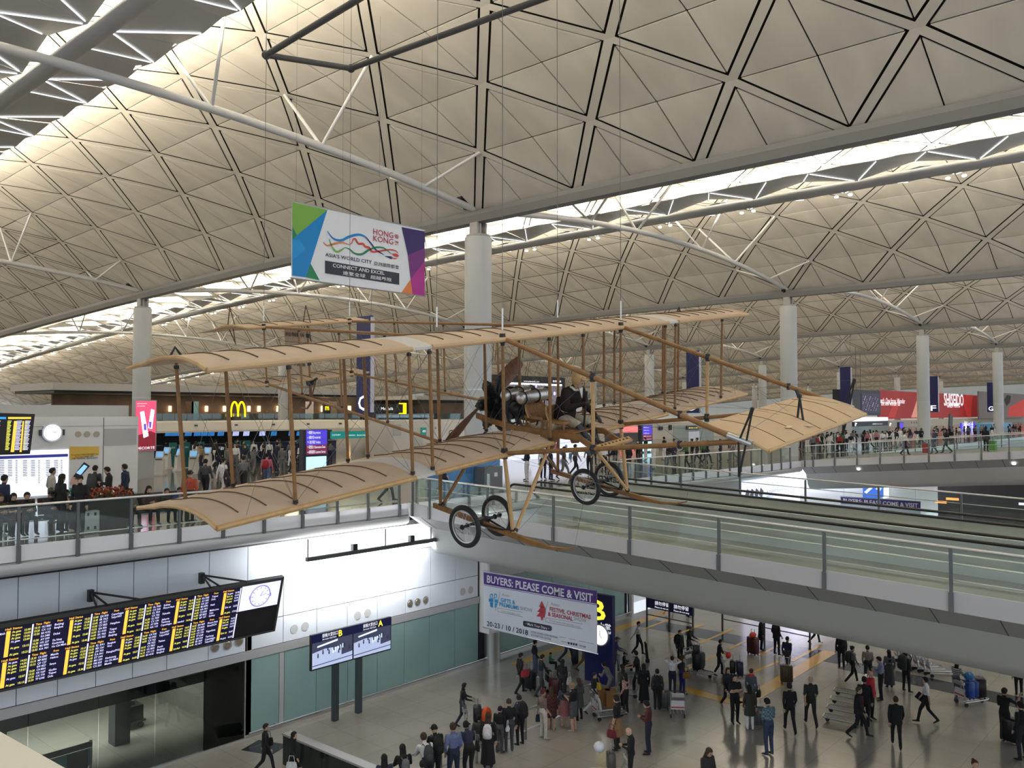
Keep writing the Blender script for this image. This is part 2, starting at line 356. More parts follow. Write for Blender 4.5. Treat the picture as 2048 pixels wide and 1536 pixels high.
for q in lst[295:]:
    n = q[2]; P3 = q[1]
    if (P3[1] - P3[0]).cross(P3[2] - P3[0]).dot(n) > 0: P3 = P3[::-1]
    (sk if q[3] else rest).add(P3, [(0, 1, 2)])
tag(rest.build('roof_panelling', RPM, ceil), kind='stuff'); tag(sk.build('skylight_panes', SKYM, ceil), kind='stuff')
mb = MB()
for i, k, v, k2, v2 in ribs:
    if 5 <= k and k2 <= 7: 
        pass
    A, B = roof(i, 3 * k, v), roof(i, 3 * k2, v2); e = (B - A).normalized(); nn = roof(i, 3 * k + 1.5, v, 1) - roof(i, 3 * k + 1.5, v)
    m = nn.cross(e).normalized() * 0.165
    mb.add([A + m - nn * 0.005, B + m - nn * 0.005, B - m - nn * 0.005, A - m - nn * 0.005], [(3, 2, 1, 0)])
tag(mb.build('roof_ribs', RIBM, ceil), kind='stuff')
mb = MB()
for q in shell: mb.add(q, [(0, 1, 2, 3)])
tag(mb.build('roof_deck', GAPM, ceil), kind='stuff')
# valley edge beams
for i in range(0, NV):
    j0, j1 = vrange(i); u = U0 + 36 * i; rings = []
    for j in range(j0, j1 + 1, 2):
        v = V0 + 6 * j; z = HV - droop(v)
        rings.append([Vector((u + a, v, z + b)) for a, b in ((-0.45, 0.10), (-0.42, -0.1), (-0.28, -0.42), (0.28, -0.42), (0.42, -0.1), (0.45, 0.1))])
    MB().loft(rings).build('valley_beam', BEAM, ceil)
# reflectors, skylight trusses' lamps, uplights
ALU = mat('reflector_perforated', (0.58, 0.585, 0.59), 0.42, 0.2); STRIP = mat('reflector_light_strip', (1, 1, 1), 0.4, emit=1.1, ecol=(0.95, 0.97, 1)); DTUBE = mat('duct_grey', (0.46, 0.465, 0.47), 0.45, 0.1)
LAMPM = mat('roof_lamp', (1, 1, 1), 0.4, emit=12.0, ecol=(1, 0.97, 0.9))
for i in range(0, 9):
    j0, j1 = vrange(i); uc = U0 + 36 * (i - 1) + 18
    zr = lambda v: EYE + 12.58 - droop(v)
    rf = empty('roof_reflector', (uc, V0, zr(V0)), label='grey triangulated metal reflector with central duct hung under roof vault number %s from the balcony' % ['one', 'two', 'three', 'four', 'five', 'six', 'seven', 'eight', 'nine'][i], cat='reflector')
    O = Vector((uc, V0, zr(V0)))
    L = lambda p: Vector(p) - O
    rings = [MB().ring(L((uc, V0 + 6 * j, zr(V0 + 6 * j))), (0.30, 0, 0), (0, 0, 0.30), 12) for j in range(j0, j1 + 1)]
    MB().loft(rings).build('duct', DTUBE, rf, True)
    st = MB(); lm = MB()
    for s in (-1, 1):
        wing = MB()
        for j in range(j0, j1):
            v = V0 + 6 * j; z = zr(v)
            A, B = Vector((uc + s * 0.36, v, z + 0.1)), Vector((uc + s * 0.36, v + 6, z + 0.1))
            M_ = Vector((uc + s * 0.55, v + 3, z + 0.55)); Q = [Vector((uc + s * w, v + t, z + h)) for w, t, h in ((2.7, 0, 0.42), (2.7, 1.8, 0.36 if i else 0.28), (2.7, 3.0, 0.42), (2.7, 4.2, 0.36 if i else 0.28), (2.7, 6, 0.42))]
            tl = [(A, Q[0], Q[1]), (A, Q[1], M_), (M_, Q[1], Q[2]), (M_, Q[2], Q[3]), (M_, Q[3], B), (B, Q[3], Q[4])]
            for t in tl: wing.slab([L(p) for p in t], (0, 0, 0.03))
            if i < 2 or j % 2 == 0:
                st.tube(L(A + (Q[1] - A) * 0.06 - Z * 0.03), L(A.lerp(Q[1], 0.97) - Z * 0.03), 0.024, n=4); st.tube(L(M_.lerp(Q[1], 0.1) - Z * 0.03), L(M_.lerp(Q[1], 0.95) - Z * 0.03), 0.02, n=4)
                st.tube(L(B.lerp(Q[3], 0.06) - Z * 0.03), L(B.lerp(Q[3], 0.97) - Z * 0.03), 0.024, n=4)
            if i >= 1 and s > 0:
                for t in (1.2, 2.0): lm.ball(L((uc + s * 1.9, v + t, z - 0.02 )), (0.13, 0.13, 0.07), 8, 4)
        wing.build('reflector_wing', ALU, rf)
    tag(st.build('light_strips', STRIP, rf), kind='stuff')
    if lm.v: tag(lm.build('lamp_heads', LAMPM, rf), kind='stuff')
    for ja in range(j0, j1, 5):
        va, vb = V0 + 6 * ja, V0 + 6 * min(ja + 5, j1); vm = (va + vb) / 2; x_, y_, d_ = proj((uc, vm, 24))
        if d_ < 0 or (i > 1 and not -500 < x_ < 2500): continue
        for s in (-1, 1):
            dr = Vector((s * 0.6, 0, 0.8)); l = area('roof_uplight', (uc + s * 2.4, vm, EYE + 13.25 - droop(vm)), dr, 0.5, vb - va, UPLIGHT_W * (vb - va) / 100, (1.0, 0.87, 0.66))
            l.rotation_euler = Matrix((Y.cross(-dr), Y, -dr)).transposed().to_euler()
# arched tie trusses on the column rows, columns
TIEM = mat('white_tube', (0.62, 0.63, 0.65), 0.4); COLM = mat('column_white', (0.50, 0.525, 0.545), 0.45, noise=0.02, nscale=1.0)
def tz(w, v): return HV + 0.15 + 1.35 * (1 - ((w - 18) / 18) ** 2) - droop(v)
ORD = ['first', 'second', 'third', 'fourth', 'fifth', 'sixth', 'seventh', 'eighth', 'ninth']
for i in range(0, 6):
    for jr in range(0, 3 if i else 2):
        v = V0 + 36 * jr; ub = U0 + 36 * (i - 1)
        tr = empty('roof_tie_truss', (ub, v, HV), label='white arched tube truss with V struts crossing the %s vault at %s column row' % (ORD[i], ORD[jr]), cat='truss')
        O = Vector((ub, v, HV))
        MB().pipe([Vector((ub + w, v, tz(w, v))) - O for w in [0.3 + 35.4 * t / 14 for t in range(15)]], 0.165 if i < 3 else 0.18, 10).build('arched_tube', TIEM, tr, True)
        for w, ka, kb in ((3.6, 1, 1), (9.2, 3, 3), (14.0, 5, 5), (22.0, 7, 7), (26.8, 9, 9), (32.4, 11, 11)):
            base = Vector((ub + w, v, tz(w, v)))
            for s in (-3, 3):
                MB().tube(base - O, roof(i, 3 * ka, v + s) - O, 0.07, n=8).build('strut', TIEM, tr, True)
for i in range(0, 7):
    for jr in range(0, 3 if i else 3):
        u, v = U0 + 36 * i, V0 + 36 * jr
        if proj((u, v, 15))[0] > 2120: continue
        zt = HV - 0.42 - droop(v)
        c = empty('roof_column', (u, v, DECK), label='round white concrete column, %s from the wall in the %s row under the roof valleys' % (ORD[i], ORD[jr]), cat='column', group='round white roof columns')
        MB().tube((0, 0, 0), (0, 0, zt - DECK - 0.75), 0.66, n=28).build('shaft', COLM, c, True)
        mb = MB().tube((0, 0, zt - DECK - 0.75), (0, 0, zt - DECK - 0.62), 0.60, n=20).tube((0, 0, zt - DECK - 0.62), (0, 0, zt - DECK + 0.1), 0.16, n=10)
        for s in (-1, 1): mb.box((0.3 * s, 0, zt - DECK - 0.32), (0.10, 0.5, 0.6))
        mb.build('bearing', mat('bearing_grey', (0.35, 0.35, 0.35), 0.5), c)
        MB().tube((0, 0, 4.6), (0, 0, 4.66), 0.67, n=28).build('steel_band', STEEL, c, True)
        if i > 0:
            mb = MB().box((-0.75, 0.0, zt - DECK + 0.55), (0.55, 0.22, 0.16), Euler((0, -0.4, 0)).to_matrix()).tube((-0.75, -0.08, zt - DECK + 0.4), (-0.75, 0.08, zt - DECK + 0.4), 0.1)
        else:
            mb = MB().box((-0.85, 0.15, zt - DECK + 0.95), (0.7, 0.3, 0.2), Euler((0, 0.35, 0)).to_matrix()).box((-0.7, 0.1, zt - DECK + 0.7), (0.25, 0.25, 0.3))
        mb.build('bracket', BLACK, c)

FARW = mat('far_wall_cream', (0.55, 0.53, 0.47), 0.7, noise=0.04, nscale=0.2)
struct(MB().box2((-60, 205, DECK), (345, 205.5, 27)).build('wall_far', FARW)); struct(MB().box2((344, -30, DECK), (344.5, 205, 27)).build('wall_right', FARW))
# ---------------------------------------------------------------- deck edges, railings, bridges
KERB = mat('kerb_white', (0.78, 0.80, 0.86), 0.4); KERB2 = mat('kerb_shaded', (0.48, 0.49, 0.52), 0.45); SOFF = mat('soffit_shaded', (0.30, 0.305, 0.30), 0.6); BELLY = mat('girder_grey', (0.40, 0.415, 0.405), 0.55, noise=0.02, nscale=0.5)  # bridge kerb and soffit colours carry shade, darker than deck kerb and girder
RGL = glass('rail_glass', (0.82, 0.91, 0.88), 0.13); RGL2 = glass('rail_glass_green', (0.80, 0.88, 0.85), 0.13); RGL3 = glass('walkway_glass', (0.90, 0.94, 0.93), 0.10)
RAILM = mat('handrail_steel', (0.72, 0.73, 0.73), 0.3, 0.7)
def railing(name, pts, zf, axis, label, side, drop=0.42, gl=RGL, rail_h=1.08, mids=()):
    """posts at the given coordinates along axis ('u' or 'v'), zf(t) floor height, side = fixed other coordinate"""
    W = (lambda t, z, o=0: Vector((t, side + o, z))) if axis == 'u' else (lambda t, z, o=0: Vector((side + o, t, z)))
    base = W(pts[0], zf(pts[0])); r = empty(name, base, label=label, cat='railing')
    L = lambda p: p - base
    for t in pts:
        d = (0.09, 0.07) if axis == 'v' else (0.07, 0.09); z = zf(t)
        mb = MB().box2(L(W(t - 0.035, z - 0.05, -0.03)), L(W(t + 0.035, z + rail_h - 0.04, 0.05))).box2(L(W(t - 0.05, z - drop - 0.01, -0.06)), L(W(t + 0.05, z + 0.02, 0.06)))
        mb.build('post', POSTG, r)
    for a, b in zip(pts, pts[1:]):
        if a > b: a, b = b, a
        q = [L(W(a + 0.06, zf(a) + 0.06)), L(W(b - 0.06, zf(b) + 0.06)), L(W(b - 0.06, zf(b) + rail_h - 0.06)), L(W(a + 0.06, zf(a) + rail_h - 0.06))]
        MB().add(q, [(0, 1, 2, 3)]).build('glass_pane', gl, r)
    a, b = pts[0], pts[-1]
    MB().tube(L(W(a, zf(a) + rail_h)), L(W(b, zf(b) + rail_h)), 0.035, n=10).build('handrail', RAILM, r, True)
    for h, o in mids: MB().tube(L(W(a, zf(a) + h, o)), L(W(b, zf(b) + h, o)), 0.018, n=6).build('lower_rail', POSTG if o == 0 else RAILM, r, True)
    return r
flat = lambda t: DECK
pl = [-2.4 + 1.5 * k for k in range(7)] + [8.07, 9.57, 11.05, 12.52, 13.97, 15.44, 16.94, 18.41, 19.8, 21.3]
railing('deck_railing', pl, flat, 'u', 'glass railing with dark posts along deck edge above big flight board', VD - 0.04, mids=((0.16, 0.12),))
railing('deck_railing', [36.1 + 1.5 * k for k in range(15)], flat, 'u', 'green glass railing with dark posts along deck edge between the two footbridges', VD - 0.04, gl=RGL2)
for a, b in ((-60, 21.75), (35.1, 59.0), (72, 340)):
    ke = MB().box2((a, VD - 0.02, DECK - 0.40), (b, VD + 0.1, DECK + 0.02)).build('trim_1', KERB); struct(ke)
    rings = [[Vector((u, VD + 0.02 + dv, DECK + dz)) for dv, dz in ((0.02, -0.40), (-0.10, -0.46), (-0.14, -0.58), (-0.10, -0.70), (0.05, -0.78), (0.95, -0.80), (0.95, -0.40))] for u in (a, b)]
    MB().loft(rings).build('bullnose', GREYB, ke, True)
BFLOOR = mat('bridge_floor', (0.145, 0.14, 0.12), 0.3, noise=0.10, nscale=0.8); BELT = mat('walkway_belt', (0.24, 0.235, 0.22), 0.45); HANDR = mat('rubber_handrail', (0.012, 0.012, 0.013), 0.35)
def bridge(name, u0, u1, v1, zf, label, belly, post, gl, mids, tile_joint=True):
    v0 = VD; br = empty(name, (u0, v0, zf(v0))); struct(br); br['label'] = label
    B = Vector((u0, v0, zf(v0))); L = lambda p: Vector(p) - B
    def sec(prof):
        return [[L((u0 + du if du >= 0 or True else 0, v, zf(v) + dz)) for du, dz in prof] for v in (v0, v1)]
    w = u1 - u0; s = belly
    MB().loft(sec([(0.05, 0), (w - 0.05, 0), (w - 0.05, -0.3), (0.05, -0.3)])).build('walking_surface', BFLOOR, br)
    for a, b in ((0, 0.07), (w - 0.07, w)): MB().loft(sec([(a, 0.05), (b, 0.05), (b, -0.43), (a, -0.43)])).build('kerb', KERB2, br)
    MB().loft(sec([(0.02, -0.43), (w - 0.02, -0.43), (w - 0.85, -0.95), (0.85, -0.95)])).build('soffit', SOFF, br)
    MB().loft(sec([(0.85, -0.95), (w - 0.85, -0.95), (w - 1.2, -1.6), (w - 1.5, -2.0), (w - 2.2, -2.15), (2.2, -2.15), (1.5, -2.05), (1.2, -1.75)])).build('girder', BELLY, br, True, 50)
    n = int((v0 - v1) / 1.5); mb = MB()
    for k in range(n):
        v = v0 - 0.75 - 1.5 * k; z = zf(v)
        for su in (0,):
            mb.tube(L((u0 + 0.03, v, z - 0.435)), L((u0 + 0.85, v, z - 0.95)), 0.012, n=4)
    mb.build('soffit_joints', JOINT, br)
    k = 0; ps = []
    while v0 - 1.25 - post * k > v1: ps.append(v0 - 1.25 - post * k if post > 2 else v0 - 0.9 - post * k); k += 1
    ps = [v0 - 0.3] + ps
    railing(name + '_railing', ps, zf, 'v', 'near side glass railing with dark posts on the ' + label, u0 + 0.0, gl=gl, mids=mids)
    railing(name + '_railing', ps, zf, 'v', 'far side glass railing with dark posts on the ' + label, u1 - 0.0, gl=gl, mids=mids)
    return br
zn = lambda v: DECK - 0.0355 * (VD - v)
zf2 = lambda v: DECK + 0.082 * (VD - v)
bridge('footbridge', 21.75, 35.05, -14, zn, 'sloping grey footbridge with moving walkways', 1, 3.0, RGL2, ((0.30, 0.10), (0.68, 0.10)))
bridge('access_ramp', 59.0, 72.0, -2, zf2, 'far footbridge rising from the departures deck', 1, 1.53, RGL2, ((0.5, 0.1),))
DL = mat('downlight', (1, 1, 1), 0.4, emit=5.0)
for v, lb_ in ((20.9, 'close to the deck'), (11.5, 'far from the deck')):
    z = zf2(v) - 0.72; o = MB().tube((0, 0, 0), (0, 0, -0.04), 0.11, n=16).build('soffit_downlight', DL); o.location = (59.42, v, z); o.rotation_euler = (0, radians(30), 0)
    tag(o, 'round downlight glowing in soffit of the far footbridge ' + lb_, 'light', 'soffit downlights of the far footbridge')
for u, lab in ((24.3, 'near the glass railing of the footbridge'), (28.45, 'on the far half of the footbridge')):
    v0, v1 = 21.6, -13.5; B = Vector((u, v0, zn(v0))); L = lambda p: Vector(p) - B
    mw = empty('moving_walkway', B, label='moving walkway with glass sides and black handrails ' + lab, cat='walkway')
    dz = zn(v1) - zn(v0)
    MB().slab([L((u + 0.25, v0, zn(v0) + 0.01)), L((u + 1.45, v0, zn(v0) + 0.01)), L((u + 1.45, v1, zn(v1) + 0.01)), L((u + 0.25, v1, zn(v1) + 0.01))], (0, 0, 0.02)).build('belt', BELT, mw)
    for du in (0.0, 1.5):
        q = [L((u + du + 0.1, v, zn(v) + h)) for v, h in ((v0, 0.28), (v1, 0.28), (v1, 0.86), (v0, 0.86))]
        MB().add(q, [(0, 1, 2, 3)]).build('glass_side', RGL3, mw)
        MB().slab([L((u + du, v0 + 0.3, zn(v0))), L((u + du + 0.22, v0 + 0.3, zn(v0))), L((u + du + 0.22, v1, zn(v1))), L((u + du, v1, zn(v1)))], (0, 0, 0.26)).build('steel_skirt', RAILM, mw)
        arc = [L((u + du + 0.1, v0 + 0.32 * sin(t), zn(v0) + 0.57 + 0.32 * cos(t))) for t in [pi * (1 - k / 8) for k in range(9)]]
        MB().pipe(arc + [L((u + du + 0.1, v1, zn(v1) + 0.89))], 0.045, 8).build('handrail', HANDR, mw, True)
MB()
# pair of steel cabinets and blue kiosk at the head of the footbridge
# ---------------------------------------------------------------- balcony ledge under the camera
a, b = onz(0, 1463, EYE - 1.0), onz(130, 1536, EYE - 1.0); d = (b - a).normalized(); n = Vector((-d.y, d.x, 0)); n = n if n.dot(CAMP - a) > 0 else -n
LEDGE = mat('ledge_cream', (0.74, 0.70, 0.58), 0.5)
lg = MB().slab([a - d * 3, b + d * 1.0, b + d * 1.0 + n * 0.5, a - d * 3 + n * 0.5], (0, 0, -0.35)).build('trim_2', LEDGE); struct(lg)
# ---------------------------------------------------------------- human bodies (one continuous skin each)
SLOTS = ['skin', 'top', 'sleeve', 'thigh', 'shin', 'shoe', 'eye']
def seg_d(p, a, b, ra, rb):
    ab = b - a; t = max(0, min(1, (p - a).dot(ab) / max(ab.length_squared, 1e-9)))
    return (p - (a + ab * t)).length - (ra + (rb - ra) * t)
def body_mesh(name, J, voxel=0.024, smooth=3, hand='skin', bulk=1.0):
    """J: joints in metres, front = +y, right hand = +x. returns (mesh)"""
    J = {k: Vector(v) for k, v in J.items()}
    mb = MB(); prim = []
    def cap(a, b, ra, rb, lab, geo=True):
        prim.append((a, b, ra, rb, lab))
        if geo: mb.ball(a, ra, 10, 6); mb.ball(b, rb, 10, 6); mb.tube(a, b, ra, rb, 10)
    P, N = J['pelvis'], J['neck']; sp = (N - P); up = sp.normalized(); sx = (J['shR'] - J['shL']); sx = (sx - up * sx.dot(up)).normalized(); fy = up.cross(sx)
    hx = (J['hipR'] - J['hipL']).normalized(); rings = []
    for t, rx, ry, oy in ((-0.16, 0.10, 0.085, 0.0), (-0.06, 0.165, 0.118, -0.01), (0.06, 0.168, 0.115, -0.01), (0.28, 0.142, 0.10, 0.0), (0.55, 0.165, 0.118, 0.008), (0.80, 0.185, 0.112, 0.0), (0.90, 0.165, 0.085, -0.01), (1.0, 0.062, 0.06, 0.0)):
        ax = hx.lerp(sx, max(0, min(1, t))).normalized(); c = P + sp * t + fy * oy; b_ = bulk if t > 0.2 and t < 0.95 else 1.0; rings.append(mb.ring(c, ax * rx * b_, fy * ry * b_, 16))
    mb.loft(rings)
    cap(P + sp * 0.30, P + sp * 0.86, 0.13, 0.15, 'top', False); cap(P - up * 0.04, P + sp * 0.16, 0.14, 0.14, 'thigh', False)
    H = J['head']; f = J['face'].normalized(); hu = (up * 0.4 + (H - N).normalized()).normalized(); f = (f - hu * f.dot(hu)).normalized(); hr = f.cross(hu)
    cap(N, H - hu * 0.05, 0.055, 0.052, 'skin')
    rg = []
    for z, rx, ry, oy in ((-0.125, 0.03, 0.035, 0.045), (-0.10, 0.052, 0.062, 0.025), (-0.05, 0.066, 0.086, 0.008), (0.0, 0.074, 0.094, 0.0), (0.05, 0.076, 0.096, -0.004), (0.09, 0.062, 0.078, -0.006), (0.115, 0.03, 0.04, -0.006)):
        rg.append(mb.ring(H + hu * z + f * oy, hr * rx, f * ry, 14))
    mb.loft(rg); prim.append((H - hu * 0.05, H + hu * 0.04, 0.09, 0.09, 'skin'))
    mb.ball(H + f * 0.098 - hu * 0.022, (0.016, 0.016, 0.022), 6, 4); mb.ball(H + f * 0.085 - hu * 0.065, (0.024, 0.016, 0.012), 6, 4)
    for s in (-1, 1): mb.ball(H + hr * 0.078 * s - hu * 0.01 - f * 0.005, (0.014, 0.022, 0.03), 6, 4)
    extra = MB()
    for s, k in ((-1, 'L'), (1, 'R')):
        sh, el, wr = J['sh' + k], J['el' + k], J['wr' + k]; hi, kn, an, toe = J['hip' + k], J['kn' + k], J['an' + k], J['toe' + k]
        cap(sh, el, 0.063 * bulk, 0.048 * bulk, 'top'); cap(el, wr, 0.047 * bulk, 0.033 * bulk, 'sleeve')
        d = (wr - el).normalized(); hd = (d * 0.8 + J.get('hd' + k, d) * 0.5).normalized(); palm = wr + hd * 0.075
        cap(wr, palm, 0.03, 0.036, hand); hs = SLOTS.index(hand)
        side = hd.cross(fy); side = side.normalized() if side.length > 0.1 else sx; curl = side.cross(hd).normalized()
        if curl.dot(P - wr) < 0: curl = -curl
        for q, (o, ln) in enumerate(((-0.027, 0.062), (-0.009, 0.074), (0.009, 0.07), (0.027, 0.054))):
            b0 = palm + side * o + hd * 0.012; k1 = b0 + hd * ln * 0.55 + curl * 0.012; k2 = k1 + (hd * 0.6 + curl * 0.7).normalized() * ln * 0.5
            extra.pipe([b0, k1, k2], [0.0095, 0.009, 0.007], 5, hs)
        b0 = wr + hd * 0.03 + side * 0.03; extra.pipe([b0, b0 + side * 0.025 + hd * 0.025, b0 + side * 0.03 + hd * 0.058], [0.011, 0.01, 0.008], 5, hs)
        cap(hi, kn, 0.096, 0.068, 'thigh'); cap(kn, an, 0.066, 0.053, 'shin')
        td = (toe - an); cap(an + td * 0.05 - Vector((0, 0, 0.03)), toe, 0.043, 0.034, 'shoe'); mb.ball(an - td.normalized() * 0.035 - Vector((0, 0, 0.045)), (0.038, 0.042, 0.036), 8, 5)
        extra.ball(H + hr * 0.032 * s + f * 0.088 + hu * 0.012, (0.012, 0.008, 0.007), 6, 4, 6)
    ob = mb.build('tmp', [], None)
    r = ob.modifiers.new('r', 'REMESH'); r.mode = 'VOXEL'; r.voxel_size = voxel
    sm = ob.modifiers.new('s', 'SMOOTH'); sm.iterations = smooth; sm.factor = 0.5
    bpy.context.view_layer.update(); dg = bpy.context.evaluated_depsgraph_get(); ev = ob.evaluated_get(dg); me = ev.to_mesh()
    out = MB(); vs = [v.co.copy() for v in me.vertices]; fs = [tuple(p.vertices) for p in me.polygons]; ev.to_mesh_clear()
    bpy.data.objects.remove(ob)
    out.v = [tuple(v) for v in vs]; out.f = [list(q) for q in fs]
    zw = J.get('hem', Vector((0, 0, 0)))
    for q in fs:
        c = sum((vs[i] for i in q), Vector()) / len(q); best = min(prim, key=lambda pr: seg_d(c, *pr[:4]))
        out.m.append(SLOTS.index(best[4]))
    out.add(extra.v, extra.f); out.m[len(fs):] = extra.m
    m2 = bpy.data.meshes.new(name); m2.from_pydata(out.v, [], out.f)
    m2.polygons.foreach_set('material_index', out.m); m2.polygons.foreach_set('use_smooth', [True] * len(out.f))
    for s_ in SLOTS: m2.materials.append(None)
    m2.update(); return m2
def J0(**kw):
    j = dict(pelvis=(0, 0, 0.96), neck=(0, -0.01, 1.45), head=(0, 0.025, 1.60), face=(0, 1, -0.08),
             shL=(-0.175, -0.01, 1.40), shR=(0.175, -0.01, 1.40), elL=(-0.235, -0.03, 1.11), elR=(0.235, -0.03, 1.11), wrL=(-0.24, 0.04, 0.86), wrR=(0.24, 0.04, 0.86),
             hipL=(-0.09, 0, 0.92), hipR=(0.09, 0, 0.92), knL=(-0.10, 0.02, 0.50), knR=(0.10, 0.02, 0.50), anL=(-0.10, -0.02, 0.10), anR=(0.10, -0.02, 0.10), toeL=(-0.12, 0.15, 0.035), toeR=(0.12, 0.15, 0.035))
    j.update(kw); return j
POSES = {
    'stand': J0(),
    'stand2': J0(pelvis=(0.02, 0, 0.95), hipL=(-0.07, 0, 0.915), hipR=(0.11, 0, 0.915), knR=(0.13, 0.03, 0.5), anR=(0.16, 0.0, 0.1), toeR=(0.22, 0.15, 0.035), elL=(-0.24, -0.05, 1.12), wrL=(-0.19, 0.10, 0.90), wrR=(0.20, 0.14, 0.92)),
    'phone': J0(elL=(-0.22, 0.03, 1.12), wrL=(-0.06, 0.24, 1.16), elR=(0.22, 0.03, 1.12), wrR=(0.06, 0.25, 1.17), head=(0, 0.06, 1.58), face=(0, 1, -0.5)),
    'cross': J0(elL=(-0.22, 0.04, 1.13), wrL=(0.06, 0.19, 1.17), elR=(0.22, 0.04, 1.13), wrR=(-0.06, 0.17, 1.21)),
    'walk': J0(knL=(-0.10, 0.20, 0.53), anL=(-0.10, 0.28, 0.12), toeL=(-0.11, 0.45, 0.07), knR=(0.10, -0.06, 0.51), anR=(0.10, -0.38, 0.17), toeR=(0.11, -0.24, 0.035), elL=(-0.23, -0.10, 1.12), wrL=(-0.22, -0.13, 0.88), elR=(0.23, 0.05, 1.12), wrR=(0.21, 0.20, 0.92)),
    'push': J0(neck=(0, 0.05, 1.44), head=(0, 0.10, 1.585), shL=(-0.175, 0.05, 1.385), shR=(0.175, 0.05, 1.385), elL=(-0.23, 0.16, 1.13), wrL=(-0.20, 0.40, 1.06), elR=(0.23, 0.16, 1.13), wrR=(0.20, 0.40, 1.06), knL=(-0.10, 0.16, 0.52), anL=(-0.10, 0.16, 0.10), toeL=(-0.11, 0.33, 0.035), knR=(0.10, -0.03, 0.50), anR=(0.10, -0.26, 0.13), toeR=(0.11, -0.10, 0.035)),
    'pull': J0(elR=(0.24, -0.14, 1.13), wrR=(0.26, -0.30, 0.93), knL=(-0.10, 0.17, 0.52), anL=(-0.10, 0.20, 0.11), toeL=(-0.11, 0.37, 0.05), knR=(0.10, -0.04, 0.50), anR=(0.10, -0.30, 0.14), toeR=(0.11, -0.14, 0.035)),
    'call': J0(elR=(0.24, 0.06, 1.17), wrR=(0.11, 0.08, 1.46), face=(0.2, 1, -0.2), hdR=(-0.1, 0, 0.6)),
    'armsup': J0(elL=(-0.37, 0.05, 1.50), wrL=(-0.14, 0.02, 1.66), elR=(0.37, 0.05, 1.50), wrR=(0.14, 0.02, 1.66)),
    'wave': J0(elR=(0.33, 0.12, 1.28), wrR=(0.38, 0.22, 1.52), wrL=(-0.16, 0.24, 1.04), elL=(-0.22, 0.05, 1.12)),
    'lean': J0(pelvis=(0, -0.12, 0.95), hipL=(-0.09, -0.12, 0.91), hipR=(0.09, -0.12, 0.91), neck=(0, 0.13, 1.36), head=(0, 0.22, 1.49), face=(0, 1, -0.2), shL=(-0.175, 0.11, 1.31), shR=(0.175, 0.11, 1.31), elL=(-0.24, 0.22, 1.06), wrL=(-0.08, 0.36, 1.05), elR=(0.24, 0.22, 1.06), wrR=(0.08, 0.36, 1.05)),
    'sit': J0(pelvis=(0, 0, 0.52), hipL=(-0.09, 0.0, 0.50), hipR=(0.09, 0.0, 0.50), neck=(0, -0.03, 1.0), head=(0, 0.02, 1.14), face=(0, 1, -0.45), shL=(-0.175, -0.03, 0.945), shR=(0.175, -0.03, 0.945), elL=(-0.23, 0.06, 0.68), wrL=(-0.08, 0.27, 0.72), elR=(0.23, 0.06, 0.68), wrR=(0.08, 0.27, 0.73), knL=(-0.12, 0.43, 0.49), knR=(0.12, 0.43, 0.49), anL=(-0.12, 0.46, 0.10), anR=(0.12, 0.40, 0.10), toeL=(-0.14, 0.63, 0.035), toeR=(0.14, 0.57, 0.035)),
}
BODY = {k: body_mesh('body_' + k, v) for k, v in POSES.items()}
HEADC = {k: Vector(v['head']) for k, v in POSES.items()}
# hair and hats, centred on the head centre, front = +y
def hair_mesh(kind):
    mb = MB()
    n, m = 16, 9; R = (0.087, 0.107, 0.108)
    def P_(a, t, k=1.0): return Vector((R[0] * k * cos(t) * sin(a), R[1] * k * cos(t) * cos(a) - 0.008, R[2] * k * sin(t) + 0.022))
    low = {'short': lambda a: 0.55 if cos(a) > 0.55 else (0.05 if cos(a) > 0.0 else -0.75), 'long': lambda a: 0.45 if cos(a) > 0.62 else -0.55, 'cap': lambda a: 0.12 if cos(a) > 0 else -0.35, 'bald': lambda a: 0.02}[kind if kind in ('short', 'long', 'cap') else ('short' if kind == 'bun' else 'bald')]
    k = 1.06 if kind != 'bald' else 1.0
    rings = []
    for j in range(m):
        rings.append([P_(2 * pi * i / n, low(2 * pi * i / n) + (1.55 - low(2 * pi * i / n)) * j / (m - 1), k) for i in range(n)])
    mb.loft(rings, cap=False); mb.add(rings[-1], [tuple(range(n))])
    if kind == 'long':
        rg = []
        for z, w, d, y in ((0.02, 0.086, 0.07, -0.035), (-0.08, 0.092, 0.07, -0.045), (-0.20, 0.10, 0.055, -0.065), (-0.33, 0.095, 0.04, -0.085), (-0.42, 0.06, 0.025, -0.09)): rg.append(mb.ring((0, y, z), (w, 0, 0), (0, d, 0), 12))
        mb.loft(rg)
    if kind == 'bun': mb.ball((0, -0.10, 0.09), 0.045, 8, 5)
    if kind == 'cap':
        mb.slab([(-0.075, 0.07, 0.045), (-0.06, 0.17, 0.03), (0.06, 0.17, 0.03), (0.075, 0.07, 0.045)], (0, 0, 0.015))
    return mb.build('hair_' + kind, [None], None, True, 80)
HAIR = {k: hair_mesh(k) for k in ('short', 'long', 'cap', 'bun')}
